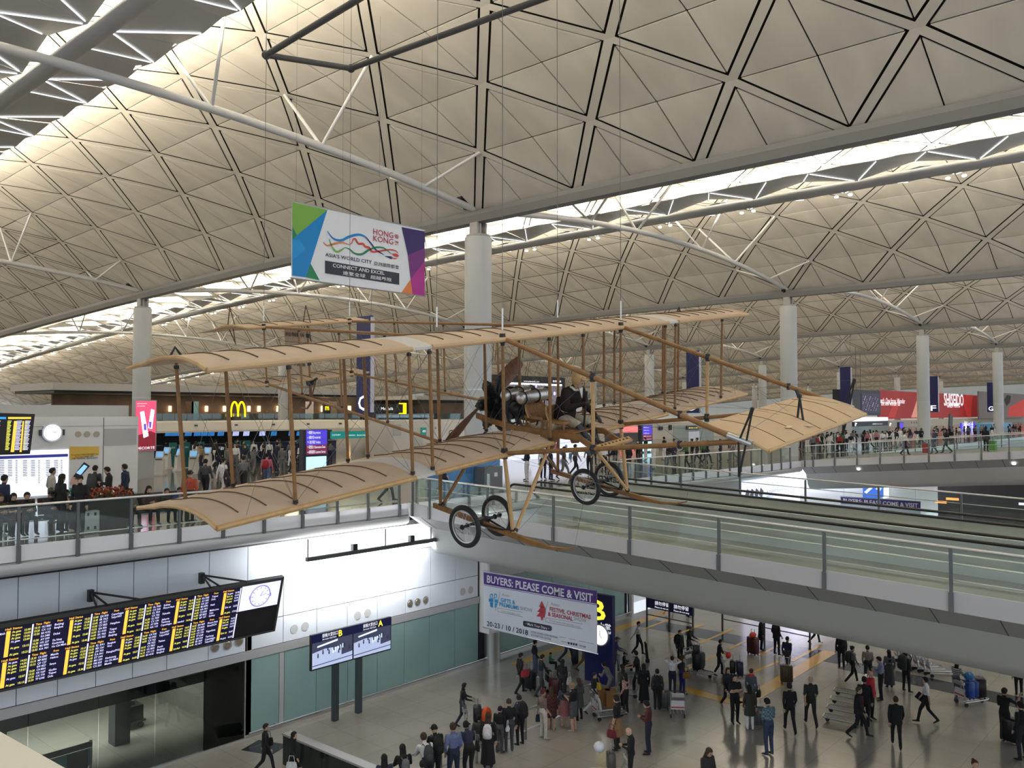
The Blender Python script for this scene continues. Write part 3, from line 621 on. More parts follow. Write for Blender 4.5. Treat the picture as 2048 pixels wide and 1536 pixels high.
def garment(kind):
    mb = MB(); rg = []
    prof = {'skirt': ((1.05, 0.155, 0.115), (0.92, 0.185, 0.15), (0.72, 0.21, 0.175), (0.50, 0.235, 0.20)),
            'long_skirt': ((1.05, 0.155, 0.115), (0.9, 0.18, 0.15), (0.6, 0.20, 0.18), (0.18, 0.24, 0.22)),
            'coat': ((1.43, 0.13, 0.085), (1.38, 0.20, 0.115), (1.2, 0.20, 0.145), (1.0, 0.185, 0.145), (0.8, 0.21, 0.165), (0.58, 0.225, 0.185)),
            'jacket': ((1.44, 0.12, 0.085), (1.39, 0.205, 0.115), (1.22, 0.205, 0.145), (1.02, 0.185, 0.14), (0.82, 0.20, 0.155)),
            'shorts': ((1.03, 0.158, 0.12), (0.92, 0.18, 0.135), (0.75, 0.19, 0.13), (0.56, 0.19, 0.13))}[kind]
    for z, a, b in prof: rg.append(mb.ring((0, -0.005, z), (a, 0, 0), (0, b, 0), 16))
    mb.loft(rg, cap=False); return mb.build(kind, [None], None, True, 60)
GARM = {k: garment(k) for k in ('skirt', 'long_skirt', 'coat', 'jacket', 'shorts')}
CLOTH = {}
def cl(c, rough=0.85):
    k = tuple(round(x, 3) for x in c)
    if k not in CLOTH: CLOTH[k] = mat('cloth_%d' % len(CLOTH), k, rough, noise=0.12, nscale=14)
    return CLOTH[k]
SKINS = [(0.50, 0.31, 0.22), (0.56, 0.36, 0.26), (0.42, 0.26, 0.18)]
HAIRC = {'k': (0.012, 0.010, 0.010), 'b': (0.05, 0.028, 0.015), 'g': (0.35, 0.34, 0.33), 'y': (0.30, 0.19, 0.09)}
def person(loc, rz, h, pose, label, top, legs, hair='short', hc='k', shoes=(0.02, 0.02, 0.022), sleeve=None, shin=None, garment=None, gcol=None, group=None, topmat=None, skin=None):
    """sleeve None = as top, 's' = bare forearm; shin 's' = bare"""
    o = bpy.data.objects.new('person', BODY[pose]); SC.collection.objects.link(o)
    o.location = loc; o.rotation_euler = (0, 0, rz); k = h / 1.72; o.scale = (k, k, k)
    sk = cl(skin or SKINS[int(abs(loc[0] * 7 + loc[1] * 3)) % 3], 0.55); tm = topmat or cl(top)
    ms = [sk, tm, sk if sleeve == 's' else (tm if sleeve is None else cl(sleeve)), cl(legs), sk if shin == 's' else (cl(legs) if shin is None else cl(shin)), cl(shoes, 0.5), BLACK]
    for s_, m in zip(o.material_slots, ms): s_.link = 'OBJECT'; s_.material = m
    tag(o, label, 'person', group)
    if hair and hair != 'none':
        hh = put(HAIR[hair], 'hair' if hair not in ('cap',) else 'cap', HEADC[pose], 0, o); hh.material_slots[0].link = 'OBJECT'; hh.material_slots[0].material = cl(HAIRC.get(hc, hc) if isinstance(hc, str) else hc)
        f = Vector(POSES[pose]['face']); hh.rotation_euler = (math.atan2(f[2], f[1]) * 0.8, 0, -math.atan2(f[0], f[1]))
    if garment:
        g = put(GARM[garment], garment, (0, 0, 0), 0, o); g.material_slots[0].link = 'OBJECT'; g.material_slots[0].material = cl(gcol)
    return o
for d_ in (HAIR, GARM):
    for o_ in d_.values(): SC.collection.objects.unlink(o_)
# ---------------------------------------------------------------- the hanging biplane
import mathutils
K = 1.12
PE = (-0.01012, -0.13218, 0.09780); PT = (9.0950, 7.0904, -0.3634)   # attitude and place of the aircraft (centre of the lower front spar)
PROT = Euler((PE[2], PE[1], PE[0]), 'XYZ'); PLOC = Vector(PT) * K + Vector((0, 0, EYE))
PMAT = Matrix.LocRotScale(PLOC, PROT, None)
def q(s, n, c): return Vector((s, -n, c)) * K
def qw(s, n, c): return PMAT @ q(s, n, c)
plane = empty('biplane', label='antique pusher biplane with tan fabric wings and bamboo struts hanging on wires', cat='airplane')
plane.location = PLOC; plane.rotation_euler = PROT
LINEN = mat('doped_linen', (0.58, 0.45, 0.32), 0.75, noise=0.06, nscale=2.5); LINEN2 = mat('pale_linen_joint', (0.62, 0.60, 0.57), 0.6)
LINEN3 = mat('elevator_linen', (0.62, 0.44, 0.26), 0.7, noise=0.04, nscale=3); EDGE = mat('wing_edge_wood', (0.58, 0.40, 0.22), 0.6)
def wood_mat(name, c1, c2, sc=9):
    m = mat(name, c1, 0.38, spec=0.5); nt = m.node_tree; b = nt.nodes['Principled BSDF']
    tc = nt.nodes.new('ShaderNodeTexCoord'); nz = nt.nodes.new('ShaderNodeTexNoise'); nz.inputs['Scale'].default_value = sc; nz.inputs['Detail'].default_value = 4
    rp = nt.nodes.new('ShaderNodeValToRGB'); rp.color_ramp.elements[0].color = (*c1, 1); rp.color_ramp.elements[1].color = (*c2, 1); rp.color_ramp.elements[0].position = 0.3; rp.color_ramp.elements[1].position = 0.7
    nt.links.new(tc.outputs['Object'], nz.inputs['Vector']); nt.links.new(nz.outputs['Fac'], rp.inputs['Fac']); nt.links.new(rp.outputs['Color'], b.inputs['Base Color']); return m
WOOD = wood_mat('varnished_ash', (0.22, 0.105, 0.035), (0.33, 0.165, 0.055)); WOODL = wood_mat('pale_spruce', (0.50, 0.30, 0.12), (0.60, 0.38, 0.17)); WOODD = wood_mat('dark_mahogany', (0.16, 0.07, 0.035), (0.24, 0.11, 0.06), 14)
FIT = mat('iron_fitting', (0.05, 0.05, 0.055), 0.45, 0.6); RIBD = mat('rib_tape', (0.13, 0.075, 0.04), 0.8); WIRE = mat('rigging_wire', (0.16, 0.16, 0.16), 0.4, 0.5)
A1, A2, A3, A4, A5, GAP, CH = 4.332, 2.80, 2.496, 1.275, 0.367, 1.445, 1.178
def camber(t): # t = 0 leading .. 1 trailing (chord 1.60): height
    n = t * 1.60
    return 0.085 * sin(pi * min(1, n / 1.20) ** 0.85) - (0.09 * ((n - 1.1) / 0.5) ** 1.2 if n > 1.1 else 0)
def wing_part(name, s0, s1, c0, m, chord=1.60, n0=0.05, cam=camber, th=0.04, tipround=0, trail_cut=0.0):
    mb = MB(); T = 14; S = max(2, int(abs(s1 - s0) / 0.3)); rings = []
    for i in range(S + 1):
        s = s0 + (s1 - s0) * i / S; sec = []
        for j in range(T + 1):
            t = j / T; sec.append(q(s, n0 - chord * t, c0 + cam(t)))
        for j in range(T, -1, -1):
            t = j / T; sec.append(q(s, n0 - chord * t, c0 + cam(t) - th * (1 - 0.8 * t)))
        rings.append(sec)
    mb.loft(rings); return mb.build(name, m, plane, True, 50)
def rib_mesh(chord, n0, cam, t0=0.09, t1=0.93):
    mb = MB(); pts = [q(0, n0 - chord * (t0 + (t1 - t0) * j / 12), cam(t0 + (t1 - t0) * j / 12) + 0.006) for j in range(13)]
    mb.pipe(pts, 0.0065 * K, 5); o = mb.build('rib', RIBD, None, True); SC.collection.objects.unlink(o); return o
RIB = rib_mesh(1.60, 0.05, camber)
def ribs_on(w, s0, s1, c0, step=0.305, R_=None):
    n = max(1, int(round((s1 - s0) / step)))
    for i in range(1, n): put(R_ or RIB, 'rib', q(s0 + (s1 - s0) * i / n, 0, c0), 0, w)
for c0, spans in ((GAP, ((-5.2, -A2), (-A3, A3), (A2, 5.2))), (0.0, ((-5.2, -A2), (-A3, -A5), (A5, A3), (A2, 5.2)))):
    nm = 'upper_wing' if c0 else 'lower_wing'
    for a, b in spans:
        w = wing_part(nm, a, b, c0, LINEN); ribs_on(w, a, b, c0)
        MB().tube(q(a, 0.05, c0 - 0.012), q(b, 0.05, c0 - 0.012), 0.03 * K, n=8).build('leading_edge', WOODL if not c0 else LINEN2 if False else EDGE, w, True)
        for s in ((a,) if a < -5 else ()) + ((b,) if b > 5 else ()):
            MB().pipe([q(s, 0.05 - 1.6 * j / 12, c0 + camber(j / 12) - 0.012) for j in range(13)], 0.022 * K, 6).build('tip_rib', WOODL, w, True)
    for a, b in ((-A2, -A3), (A3, A2)): wing_part('wing_joint_sleeve', a, b, c0, LINEN2, th=0.03)
def strut(name, a, b, m, r=0.021, fit=True, fm=FIT):
    a, b = q(*a), q(*b); mb = MB(); d = b - a
    mb.pipe([a, a.lerp(b, 0.08), a.lerp(b, 0.5), a.lerp(b, 0.92), b], [r * K * 0.75, r * K * 0.9, r * K * 1.08, r * K * 0.9, r * K * 0.75], 8)
    o = mb.build(name, m, plane, True)
    if fit:
        for t in (0.03, 0.97): p = a.lerp(b, t); MB().tube(p - d * 0.012, p + d * 0.012, r * K * 1.25, n=8).build('end_fitting', fm, o)
    return o
lowtop = lambda n: camber((0.05 - n) / 1.6)
for s in (A1, A2, A3, A4, A5):
    for sg in (-1, 1):
        strut('front_strut', (sg * s, 0.0, 0.0), (sg * s, 0, GAP - 0.03), WOOD)
        strut('rear_strut', (sg * s, -CH, lowtop(-CH)), (sg * s, -CH, GAP + lowtop(-CH) - 0.03), WOOD)
for sg in (-1, 1):
    strut('rear_strut', (sg * 4.87, -CH, -0.06), (sg * 4.87, -CH, GAP - 0.05), WOOD)
    # king post stub over the tip
    MB().pipe([q(sg * 4.87 - 0.06, -CH, GAP + 0.02), q(sg * 4.87, -CH, GAP + 0.11), q(sg * 4.87 + 0.06, -CH, GAP + 0.02)], 0.014 * K, 6).build('tip_bracket', FIT, plane)
# booms
TS, TN, TCU, TCL = 0.917, -5.93, 1.383, 0.391; PS, PN, PC = 1.341, 3.245, 0.562
def lerp3(a, b, t): return tuple(x + (y - x) * t for x, y in zip(a, b))
for sg in (-1, 1):
    ub, ut = (sg * A4, -CH, GAP - 0.03), (sg * TS, TN, TCU); lb, lt = (sg * A4, -CH, 0.0), (sg * TS, TN, TCL)
    for a, b in ((ub, ut), (lb, lt)): MB().pipe([q(*lerp3(a, b, t / 8)) for t in range(9)], 0.024 * K, 8).build('tail_boom', WOOD, plane, True)
    for t in (0.25, 0.5, 0.75, 1.0): strut('boom_strut', lerp3(lb, lt, t), lerp3(ub, ut, t), WOOD, 0.017)
    uf, lf, pv = (sg * A4, 0, GAP), (sg * A4, 0, 0), (sg * PS, PN, PC)
    MB().pipe([q(*lerp3(uf, pv, t / 8)) for t in range(9)], 0.029 * K, 10).build('front_boom', WOOD, plane, True)
    MB().pipe([q(*lerp3(lf, pv, t / 8)) for t in range(9)], 0.028 * K, 10).build('front_boom', WOOD, plane, True)
    strut('boom_strut', lerp3(lf, pv, 0.43), lerp3(uf, pv, 0.43), WOODL, 0.022)
    for p0, r in ((uf, 0.055), (lf, 0.06), (lerp3(uf, pv, 0.43), 0.042), (lerp3(lf, pv, 0.43), 0.045), (lerp3(uf, pv, 0.78), 0.036), (lerp3(lf, pv, 0.78), 0.034), ut + (), lt + ()) if False else ((uf, 0.05), (lf, 0.055), (lerp3(uf, pv, 0.43), 0.042), (lerp3(lf, pv, 0.43), 0.045), (lerp3(uf, pv, 0.78), 0.034), (lerp3(lf, pv, 0.78), 0.034), (ut, 0.045), (lt, 0.045)):
        MB().ball(q(*p0), r * K, 8, 6).tube(q(p0[0], p0[1], p0[2] - r * 1.2), q(p0[0], p0[1], p0[2] + r * 1.2), r * K * 0.75, n=8).build('boom_socket', FIT, plane)
    MB().tube(q(*lerp3(uf, pv, 0.95)), q(sg * PS, PN + 0.1, PC - 0.015), 0.036 * K, n=10).build('pivot_sleeve', STEEL, plane, True)
# front elevator
def ecam(t): return 0.16 * t + 0.05 * sin(pi * t)
ev_ = wing_part('elevator', -1.32, 1.32, 0.505, LINEN3, 0.77, 3.505, ecam, 0.03)
MB().tube(q(-1.32, 3.5, 0.495), q(1.32, 3.5, 0.495), 0.02 * K, n=8).build('leading_edge', WOODL, ev_, True)
for sg in (-1, 1): MB().pipe([q(sg * 1.32, 3.505 - 0.77 * j / 10, 0.505 + ecam(j / 10) - 0.012) for j in range(11)], 0.017 * K, 6).build('tip_rib', EDGE, ev_, True)
ER = rib_mesh(0.77, 3.505, lambda t: ecam(t) + 0.5005, 0.03, 0.97)
for s in (-0.9, -0.45, 0, 0.45, 0.9): 
    o = put(ER, 'rib', q(s, 0, -0.003), 0, ev_)
for n_, c_ in ((3.40, 0.0), (3.33, 0.0)):
    o = MB().box2(q(-0.52 + (n_ - 3.33) * 5, n_ - 0.03, 0.505 + ecam((3.505 - n_) / 0.77) + 0.012), q(-0.42 + (n_ - 3.33) * 5, n_ + 0.03, 0.505 + ecam((3.505 - n_) / 0.77) + 0.016)).build('fabric_patch', mat('patch_pale', (0.75, 0.6, 0.42), 0.7), ev_)
for sg in (-1, 1):
    for dn in (-0.03, 0.05):
        MB().tube(q(sg * 1.35, 3.345, 0.905), q(sg * 1.36, 3.24 + dn, 0.56), 0.011 * K, n=6).tube(q(sg * 1.36, 3.24 + dn, 0.56), q(sg * 1.366, 3.223, 0.207), 0.011 * K, n=6).build('elevator_horn', BLACK, plane)
    MB().tube(q(sg * 1.35, 3.345, 0.91), q(sg * 1.352, 3.32, 0.82), 0.02 * K, n=6).build('horn_tip', BLACK, plane)
for dn in (-0.02, 0.05): MB().tube(q(0, 3.24, 0.83), q(0, 3.24 + dn, 0.575), 0.012 * K, n=6).build('king_post', BLACK, plane)
MB().ball(q(0, 3.235, 0.85), 0.03 * K, 8, 5).tube(q(0, 3.2, 0.92), q(0, 3.235, 0.84), 0.02 * K, n=6).build('king_post_cap', FIT, plane)
# tail
def tcam(t): return 0.06 * sin(pi * t) - 0.05 * t
TR = rib_mesh(1.05, -5.86, tcam, 0.05, 0.92)
for c0, nm, s1 in ((TCU + 0.01, 'upper_tailplane', 1.30), (TCL - 0.0, 'lower_tailplane', 1.27)):
    w = wing_part(nm, -s1, s1, c0, LINEN, 1.05, -5.86, tcam, 0.03); ribs_on(w, -s1, s1, c0, 0.32, TR)
    MB().tube(q(-s1, -5.86, c0 - 0.01), q(s1, -5.86, c0 - 0.01), 0.022 * K, n=8).build('leading_edge', EDGE, w, True)
    MB().pipe([q(-s1, -5.86 - 1.05 * j / 10, c0 + tcam(j / 10) - 0.012) for j in range(11)], 0.018 * K, 6).build('tip_rib', WOODL, w, True)
ud = MB(); ud.slab([q(-1.30, -6.85, TCU - 0.03), q(-1.55, -7.1, TCU - 0.10), q(1.2, -7.1, TCU - 0.10), q(1.30, -6.85, TCU - 0.03)], (0, 0, -0.015)).build('tail_flap', LINEN, plane)
rd = MB().box2(q(-0.012, -6.70, 0.46), q(0.012, -5.99, 1.29)).build('rudder', LINEN, plane)
INK = mat('stencil_ink', (0.03, 0.022, 0.016), 0.7)
tx = MB().text('1910 FARMAN', q(-0.013, -6.67, 1.14), (0, -1, 0), (0, 0, 1), 0.105 * K, bold=0.02, width=0.60 * K).text('SPIRIT OF SHA TIN', q(-0.013, -6.66, 0.60), (0, -1, 0), (0, 0, 1), 0.085 * K, bold=0.02, width=0.58 * K)
tx.build('rudder_lettering', INK, rd)
MB().box2(q(-0.016, -6.70, 1.035), q(0.016, -5.99, 1.043)).box2(q(-0.016, -6.70, 0.70), q(0.016, -5.99, 0.708)).box2(q(-0.016, -6.26, 0.46), q(0.016, -6.25, 1.29)).build('rudder_rib', RIBD, rd)
MB().tube(q(0, -5.97, 0.36), q(0, -5.97, 1.38), 0.02 * K, n=8).build('rudder_post', WOOD, plane, True)
for c_ in (0.66, 1.17): MB().tube(q(0, -5.97, c_ - 0.035), q(0, -5.97, c_ + 0.035), 0.035 * K, n=8).build('rudder_hinge', FIT, rd)
for s, n_ in ((-1.0, -6.85), (0.0, -5.97)):
    MB().tube(q(s, n_ - 0.12, 1.40), q(s, n_ - 0.02, 1.72), 0.010 * K, n=5).tube(q(s, n_ + 0.12, 1.36), q(s, n_ - 0.02, 1.72), 0.010 * K, n=5).tube(q(s, n_ - 0.10, 1.33), q(s, n_ + 0.10, 1.07), 0.009 * K, n=5).tube(q(s, n_ + 0.05, 1.33), q(s, n_ + 0.10, 1.05), 0.009 * K, n=5).build('tail_horn', RIBD, plane)
MB().pipe([q(0, -5.97, 0.36), q(0, -5.97, 0.05), q(0, -5.99, -0.08), q(0, -6.10, -0.18), q(0, -6.28, -0.19)], [0.035, 0.03, 0.025, 0.02, 0.012], 8).tube(q(0, -5.76, 0.42), q(0, -5.97, -0.02), 0.014 * K, n=6).build('tail_skid', WOODD, plane, True)
MB().tube(q(-0.05, -5.97, 0.31), q(0.05, -5.97, 0.31), 0.06 * K, n=10).tube(q(0, -5.97, 0.30), q(0, -5.75, 0.40), 0.025 * K, n=6).build('skid_bungee', FIT, plane)
# undercarriage
TYRE = mat('tyre_rubber', (0.02, 0.02, 0.022), 0.55); RIMM = mat('wheel_rim', (0.55, 0.56, 0.57), 0.3, 0.8); SPOKE = mat('spoke', (0.5, 0.5, 0.5), 0.35, 0.7)
tyre = MB(); R0, rt = 0.275 * 0.895, 0.033
rings = []
for i in range(36):
    a = 2 * pi * i / 36; c = Vector((0, cos(a), sin(a)))
    rings.append([(c * (R0 + rt * cos(b)) + X * rt * sin(b) * 0.95) * K for b in [2 * pi * k / 10 for k in range(10)]])
tyre.loft(rings, closed=True); TYO = tyre.build('tyre', TYRE, None, True)
rim = MB(); rings = []
for i in range(36):
    a = 2 * pi * i / 36; c = Vector((0, cos(a), sin(a))); rings.append([(c * (R0 - 0.03 + dr) + X * dx) * K for dr, dx in ((0, -0.017), (0, 0.017), (-0.014, 0.012), (-0.014, -0.012))])
rim.loft(rings, closed=True); RIO = rim.build('rim', RIMM, None, True, 30)
hub = MB().tube(q(-0.075, 0, 0), q(0.075, 0, 0), 0.018 * K, n=10).tube(q(-0.05, 0, 0), q(-0.04, 0, 0), 0.035 * K, n=12).tube(q(0.04, 0, 0), q(0.05, 0, 0), 0.035 * K, n=12); HUO = hub.build('hub', FIT, None, True)
spk = MB()
for i in range(24):
    a = 2 * pi * i / 24; b = a + (0.5 if i % 2 else -0.5); sx = 0.045 if i % 4 < 2 else -0.045
    spk.tube(Vector((sx, 0.033 * cos(b), 0.033 * sin(b))) * K, Vector((0, (R0 - 0.04) * cos(a), (R0 - 0.04) * sin(a))) * K, 0.0022 * K, n=3)
SPO = spk.build('spokes', SPOKE, None)
for o in (TYO, RIO, HUO, SPO): SC.collection.objects.unlink(o)
for sg in (-1, 1):
    ss = sg * A4
    pts = [(-1.33, -0.90), (-1.0, -0.93), (-0.45, -0.975), (0.13, -1.035), (0.45, -1.065), (0.72, -1.07), (0.95, -1.04), (1.125, -0.978)]
    mb = MB(); rings = []
    for i, (n_, c_) in enumerate(pts):
        w, h = (0.022, 0.032) if i < 5 else (0.020 - 0.004 * (i - 4), 0.026 - 0.006 * (i - 4)); rings.append([q(ss + a, n_, c_ + b) for a, b in ((-w, -h), (w, -h), (w, h), (-w, h))])
    mb.loft(rings).build('landing_skid', WOOD, plane)
    strut('undercarriage_strut', (ss, 0, -0.02), (ss, 0.12, -1.0), WOODL, 0.027); strut('undercarriage_strut', (sg * A5 * 1.0, 0, -0.02), (ss, 0.15, -1.0), WOODL, 0.025)
    strut('undercarriage_strut', (ss, -CH, -0.02), (ss, -1.2, -0.89), WOOD, 0.025); strut('undercarriage_strut', (sg * A5, -CH, 0.0), (ss, -1.18, -0.89), WOOD, 0.024)
    ax = (-0.43, -0.955)
    axo = MB().tube(q(ss - 0.36, *ax), q(ss + 0.36, *ax), 0.02 * K, n=8).box(q(ss, ax[0], ax[1] + 0.0), (0.26, 0.09, 0.09)).tube(q(ss - 0.12, *ax), q(ss, 0.02, -0.995), 0.014 * K, n=6).tube(q(ss + 0.12, *ax), q(ss, 0.02, -0.995), 0.014 * K, n=6).build('axle', FIT, plane)
    for e in (-0.305, 0.305):
        wh = empty('wheel', q(ss + e, *ax), parent=plane)
        for src, nm in ((TYO, 'tyre'), (RIO, 'rim'), (HUO, 'hub'), (SPO, 'spokes')): put(src, nm, (0, 0, 0), 0, wh)
# engine, propeller, tanks
CAST = mat('engine_iron', (0.035, 0.037, 0.04), 0.45, 0.5); TANKM = mat('tank_aluminium', (0.66, 0.65, 0.64), 0.34, 0.9)
EC = (0.0, -1.30, 0.36)
en = MB().tube(q(0, -1.16, 0.36), q(0, -1.44, 0.36), 0.14 * K, n=16).tube(q(0, -1.0, 0.36), q(0, -1.16, 0.36), 0.10 * K, n=14)
eng = en.build('crankcase', CAST, plane, True)
for k in range(7):
    a = 2 * pi * k / 7 + 0.42; d = Vector((cos(a), 0, sin(a))); c0 = q(*EC); mb = MB()
    mb.tube(c0 + d * 0.10 * K, c0 + d * 0.36 * K, 0.062 * K, 0.068 * K, n=12)
    for f in range(7): mb.tube(c0 + d * (0.17 + 0.028 * f) * K, c0 + d * (0.178 + 0.028 * f) * K, 0.085 * K, n=12)
    mb.ball(c0 + d * 0.365 * K, 0.062 * K, 10, 6).tube(c0 + d * 0.40 * K, c0 + d * 0.45 * K, 0.018 * K, n=6)
    mb.build('cylinder', CAST, eng, True)
MB().tube(q(0, -0.72, 0.36), q(0, -1.0, 0.36), 0.16 * K, n=14).tube(q(-0.22, -0.85, 0.24), q(0.22, -0.85, 0.24), 0.05 * K, n=8).tube(q(-0.16, -0.8, 0.30), q(-0.16, -0.75, 0.12), 0.03 * K).ball(q(-0.18, -0.75, 0.34), 0.09 * K, 8, 6).build('magneto_housing', CAST, plane, True)
MB().pipe([q(-0.2 + 0.14 * cos(t), -0.8, 0.30 + 0.16 * sin(t)) for t in [2 * pi * k / 16 for k in range(16)]], 0.012 * K, 6, closed=True).pipe([q(-0.1, -0.55 + 0.12 * cos(t), 0.28 + 0.2 * sin(t)) for t in [pi + pi * k / 10 for k in range(11)]], 0.011 * K, 6).build('intake_pipe', BLACK, plane, True)
pa = math.atan2(0.882 - 0.36, 0.80)
prop = MB()
for sg in (-1, 1):
    d = Vector((cos(pa) * sg, 0, sin(pa) * sg)); tn = Vector((-sin(pa), 0, cos(pa))); c0 = q(0, -1.56, 0.36); rings = []
    for t, w, tw in ((0.03, 0.05, 0.9), (0.18, 0.06, 0.8), (0.35, 0.10, 0.6), (0.6, 0.12, 0.45), (0.85, 0.115, 0.32), (1.0, 0.085, 0.28)):
        ch = tn * cos(tw) + Y * sin(tw) * sg; nn = d.cross(ch); r_ = t * 0.98
        rings.append([c0 + (d * r_ + ch * (a_ * w) + nn * (b_ * (0.03 - 0.02 * t))) * K for a_, b_ in ((-1, 0), (-0.5, 0.8), (0.3, 1), (1, 0), (0.3, -0.6), (-0.5, -0.6))])
    prop.loft(rings)
prop.tube(q(0, -1.50, 0.36), q(0, -1.62, 0.36), 0.07 * K, n=12).build('propeller', WOODD, plane, True, 50)
for n_, c_, s0, s1, r in ((-0.60, 0.525, -0.32, 0.34, 0.088), (-0.82, 0.55, -0.40, 0.26, 0.082)):
    mb = MB(); rings = []
    for t, k_ in ((0, 0.3), (0.02, 0.75), (0.06, 0.97), (0.1, 1), (0.9, 1), (0.94, 0.97), (0.98, 0.75), (1, 0.3)):
        rings.append(mb.ring(q(s0 + (s1 - s0) * t, n_, c_), (0, r * K * k_, 0), (0, 0, r * K * k_), 18))
    tk = mb.loft(rings).build('fuel_tank', TANKM, plane, True, 60)
    for t in (0.12, 0.55, 0.92):
        s_ = s0 + (s1 - s0) * t; MB().pipe([q(s_, n_ + (r + 0.006) * cos(b), c_ + (r + 0.006) * sin(b)) for b in [2 * pi * k / 18 for k in range(18)]], 0.008 * K, 5, closed=True).build('tank_strap', BLACK, tk)
    MB().tube(q(s0 + 0.3, n_, c_ + r), q(s0 + 0.3, n_, c_ + r + 0.03), 0.02 * K).tube(q(s0 + 0.1, n_, c_ - r), q(s0 + 0.1, n_, 0.16), 0.008 * K).tube(q(s1 - 0.1, n_, c_ - r), q(s1 - 0.1, n_, 0.14), 0.008 * K).build('filler_cap', FIT, tk)
# fuselage boards and seats
for s in (-0.28, 0.28):
    pts = [(-1.45, 0.20), (-1.2, 0.155), (-0.7, 0.10), (0.2, 0.085), (0.40, 0.10), (0.52, 0.045), (0.72, -0.04)]; rings = []
    for n_, c_ in pts: rings.append([q(s + a, n_, c_ + b) for a, b in ((-0.016, -0.04), (0.016, -0.04), (0.016, 0.04), (-0.016, 0.04))])
    MB().loft(rings).build('fuselage_beam', WOOD, plane)
    MB().slab([q(s - 0.01, -0.25, 0.05), q(s - 0.01, 0.05, 0.05), q(s - 0.01, -0.02, -0.12), q(s - 0.01, -0.14, -0.14)], (0.022, 0, 0)).build('gusset', WOOD, plane)
MB().box2(q(-0.26, -0.62, 0.125), q(0.26, 0.30, 0.14)).build('floor_board', WOOD, plane)
fb = MB().box(q(0, 0.78, 0.02), (0.82, 0.09, 0.035), Euler((0.5, 0, 0)).to_matrix()); fb.tube(q(-0.40, 0.70, -0.02), q(0.40, 0.70, -0.02), 0.018); fbo = fb.build('foot_bar', WOODL, plane)
for k in range(8): MB().tube(q(-0.28 + 0.08 * k, 0.76, 0.03), q(-0.28 + 0.08 * k, 0.79, 0.035), 0.018, n=8).build('foot_bar_hole', RIBD, fbo)
WICK = mat('wicker', (0.36, 0.19, 0.07), 0.7, bump=0.6, nscale=60, noise=0.25)
def wicker(n0, c0):
    ch = empty('wicker_seat', parent=plane)
    MB().box2(q(-0.20, n0 - 0.17, c0), q(0.20, n0 + 0.18, c0 + 0.035)).build('seat', WICK, ch)
    bk = MB(); rings = []
    for t in range(13):
        a = pi + pi * t / 12; x_, n_ = 0.21 * cos(a), n0 - 0.02 + 0.17 * sin(a); hh = 0.20 if 2 < t < 10 else 0.06 + 0.05 * min(t, 12 - t)
        rings.append([q(x_ * 1.0, n_, c0 + 0.02), q(x_ * 1.12, n_ - 0.02, c0 + hh), q(x_ * 1.05, n_ - 0.02 + 0.012, c0 + hh), q(x_ * 0.93, n_ + 0.012, c0 + 0.02)])
    bk.loft(rings).build('backrest', WICK, ch, True)
    MB().pipe([q(0.21 * 1.1 * cos(pi + pi * t / 16), n0 - 0.04 + 0.17 * sin(pi + pi * t / 16), c0 + (0.20 if 3 < t < 13 else 0.02 + 0.045 * min(t, 16 - t))) for t in range(17)], 0.014 * K, 6).build('rim', WOODL, ch, True)
    for s in (-0.17, 0.17):
        for d_ in (-0.14, 0.15): MB().tube(q(s, n0 + d_, c0), q(s, n0 + d_, 0.10), 0.014 * K).build('leg', WOOD, ch)
wicker(-0.08, 0.215); wicker(-0.45, 0.24)
# rigging wires (too many and thin to pick apart)
rw = MB(); wr = lambda a, b: rw.tube(q(*a), q(*b), 0.0022 * K, n=3, cap=False)
ST = [-4.87, -A1, -A2, -A3, -A4, -A5, A5, A4, A3, A2, A1, 4.87]
for a, b in zip(ST, ST[1:]):
    if b - a < 0.4 : continue
    for n_ in (0.0, -CH):
        wr((a, n_, 0.03), (b, n_, GAP - 0.05)); wr((b, n_, 0.03), (a, n_, GAP - 0.05))
for s in ST[1:-1]: wr((s, 0, 0.02), (s, -CH, GAP - 0.05)); wr((s, -CH, 0.02), (s, 0, GAP - 0.05))
for sg in (-1, 1):
    ub, ut = (sg * A4, -CH, GAP - 0.03), (sg * TS, TN, TCU); lb, lt = (sg * A4, -CH, 0.0), (sg * TS, TN, TCL); tt = (0, 0.25, 0.5, 0.75, 1)
    for a, b in zip(tt, tt[1:]): wr(lerp3(lb, lt, a), lerp3(ub, ut, b)); wr(lerp3(ub, ut, a), lerp3(lb, lt, b))
    uf, lf, pv = (sg * A4, 0, GAP), (sg * A4, 0, 0), (sg * PS, PN, PC)
    wr(lf, lerp3(uf, pv, 0.43)); wr(uf, lerp3(lf, pv, 0.43)); wr(lerp3(uf, pv, 0.43), lerp3(lf, pv, 0.8)); wr(lerp3(uf, pv, 0.43), (0, 3.24, 0.6)); wr(lerp3(lf, pv, 0.43), (-sg * A4, 0, 0))
    wr((sg * A4, 0, 0), (sg * A4, -1.2, -0.9)); wr((sg * A4, -CH, 0), (sg * A4, 0.1, -1.0)); wr((sg * 1.352, 3.34, 0.9), (0.1, 0.3, 0.5)); wr((sg * 1.366, 3.22, 0.21), (0.1, 0.3, 0.2)); wr((0, 3.24, 0.84), (sg * 1.3, 3.2, 0.6))
    wr((sg * A4, 0.13, -1.03), (-sg * A4, 0, 0)); wr((sg * A4, -1.2, -0.9), (-sg * A4, -CH, 0)); wr((sg * A4, 1.1, -0.98), (sg * A4, 0.5, -0.5) if False else (sg * A4, 1.39, 0.24))
    wr((sg * 1.0, -6.85, 1.70), (sg * TS, -5.93, 1.40)); wr((0, -5.97, 1.7), (sg * TS, -5.93, 1.40))
tag(rw.build('rigging_wires', WIRE, plane), kind='stuff')
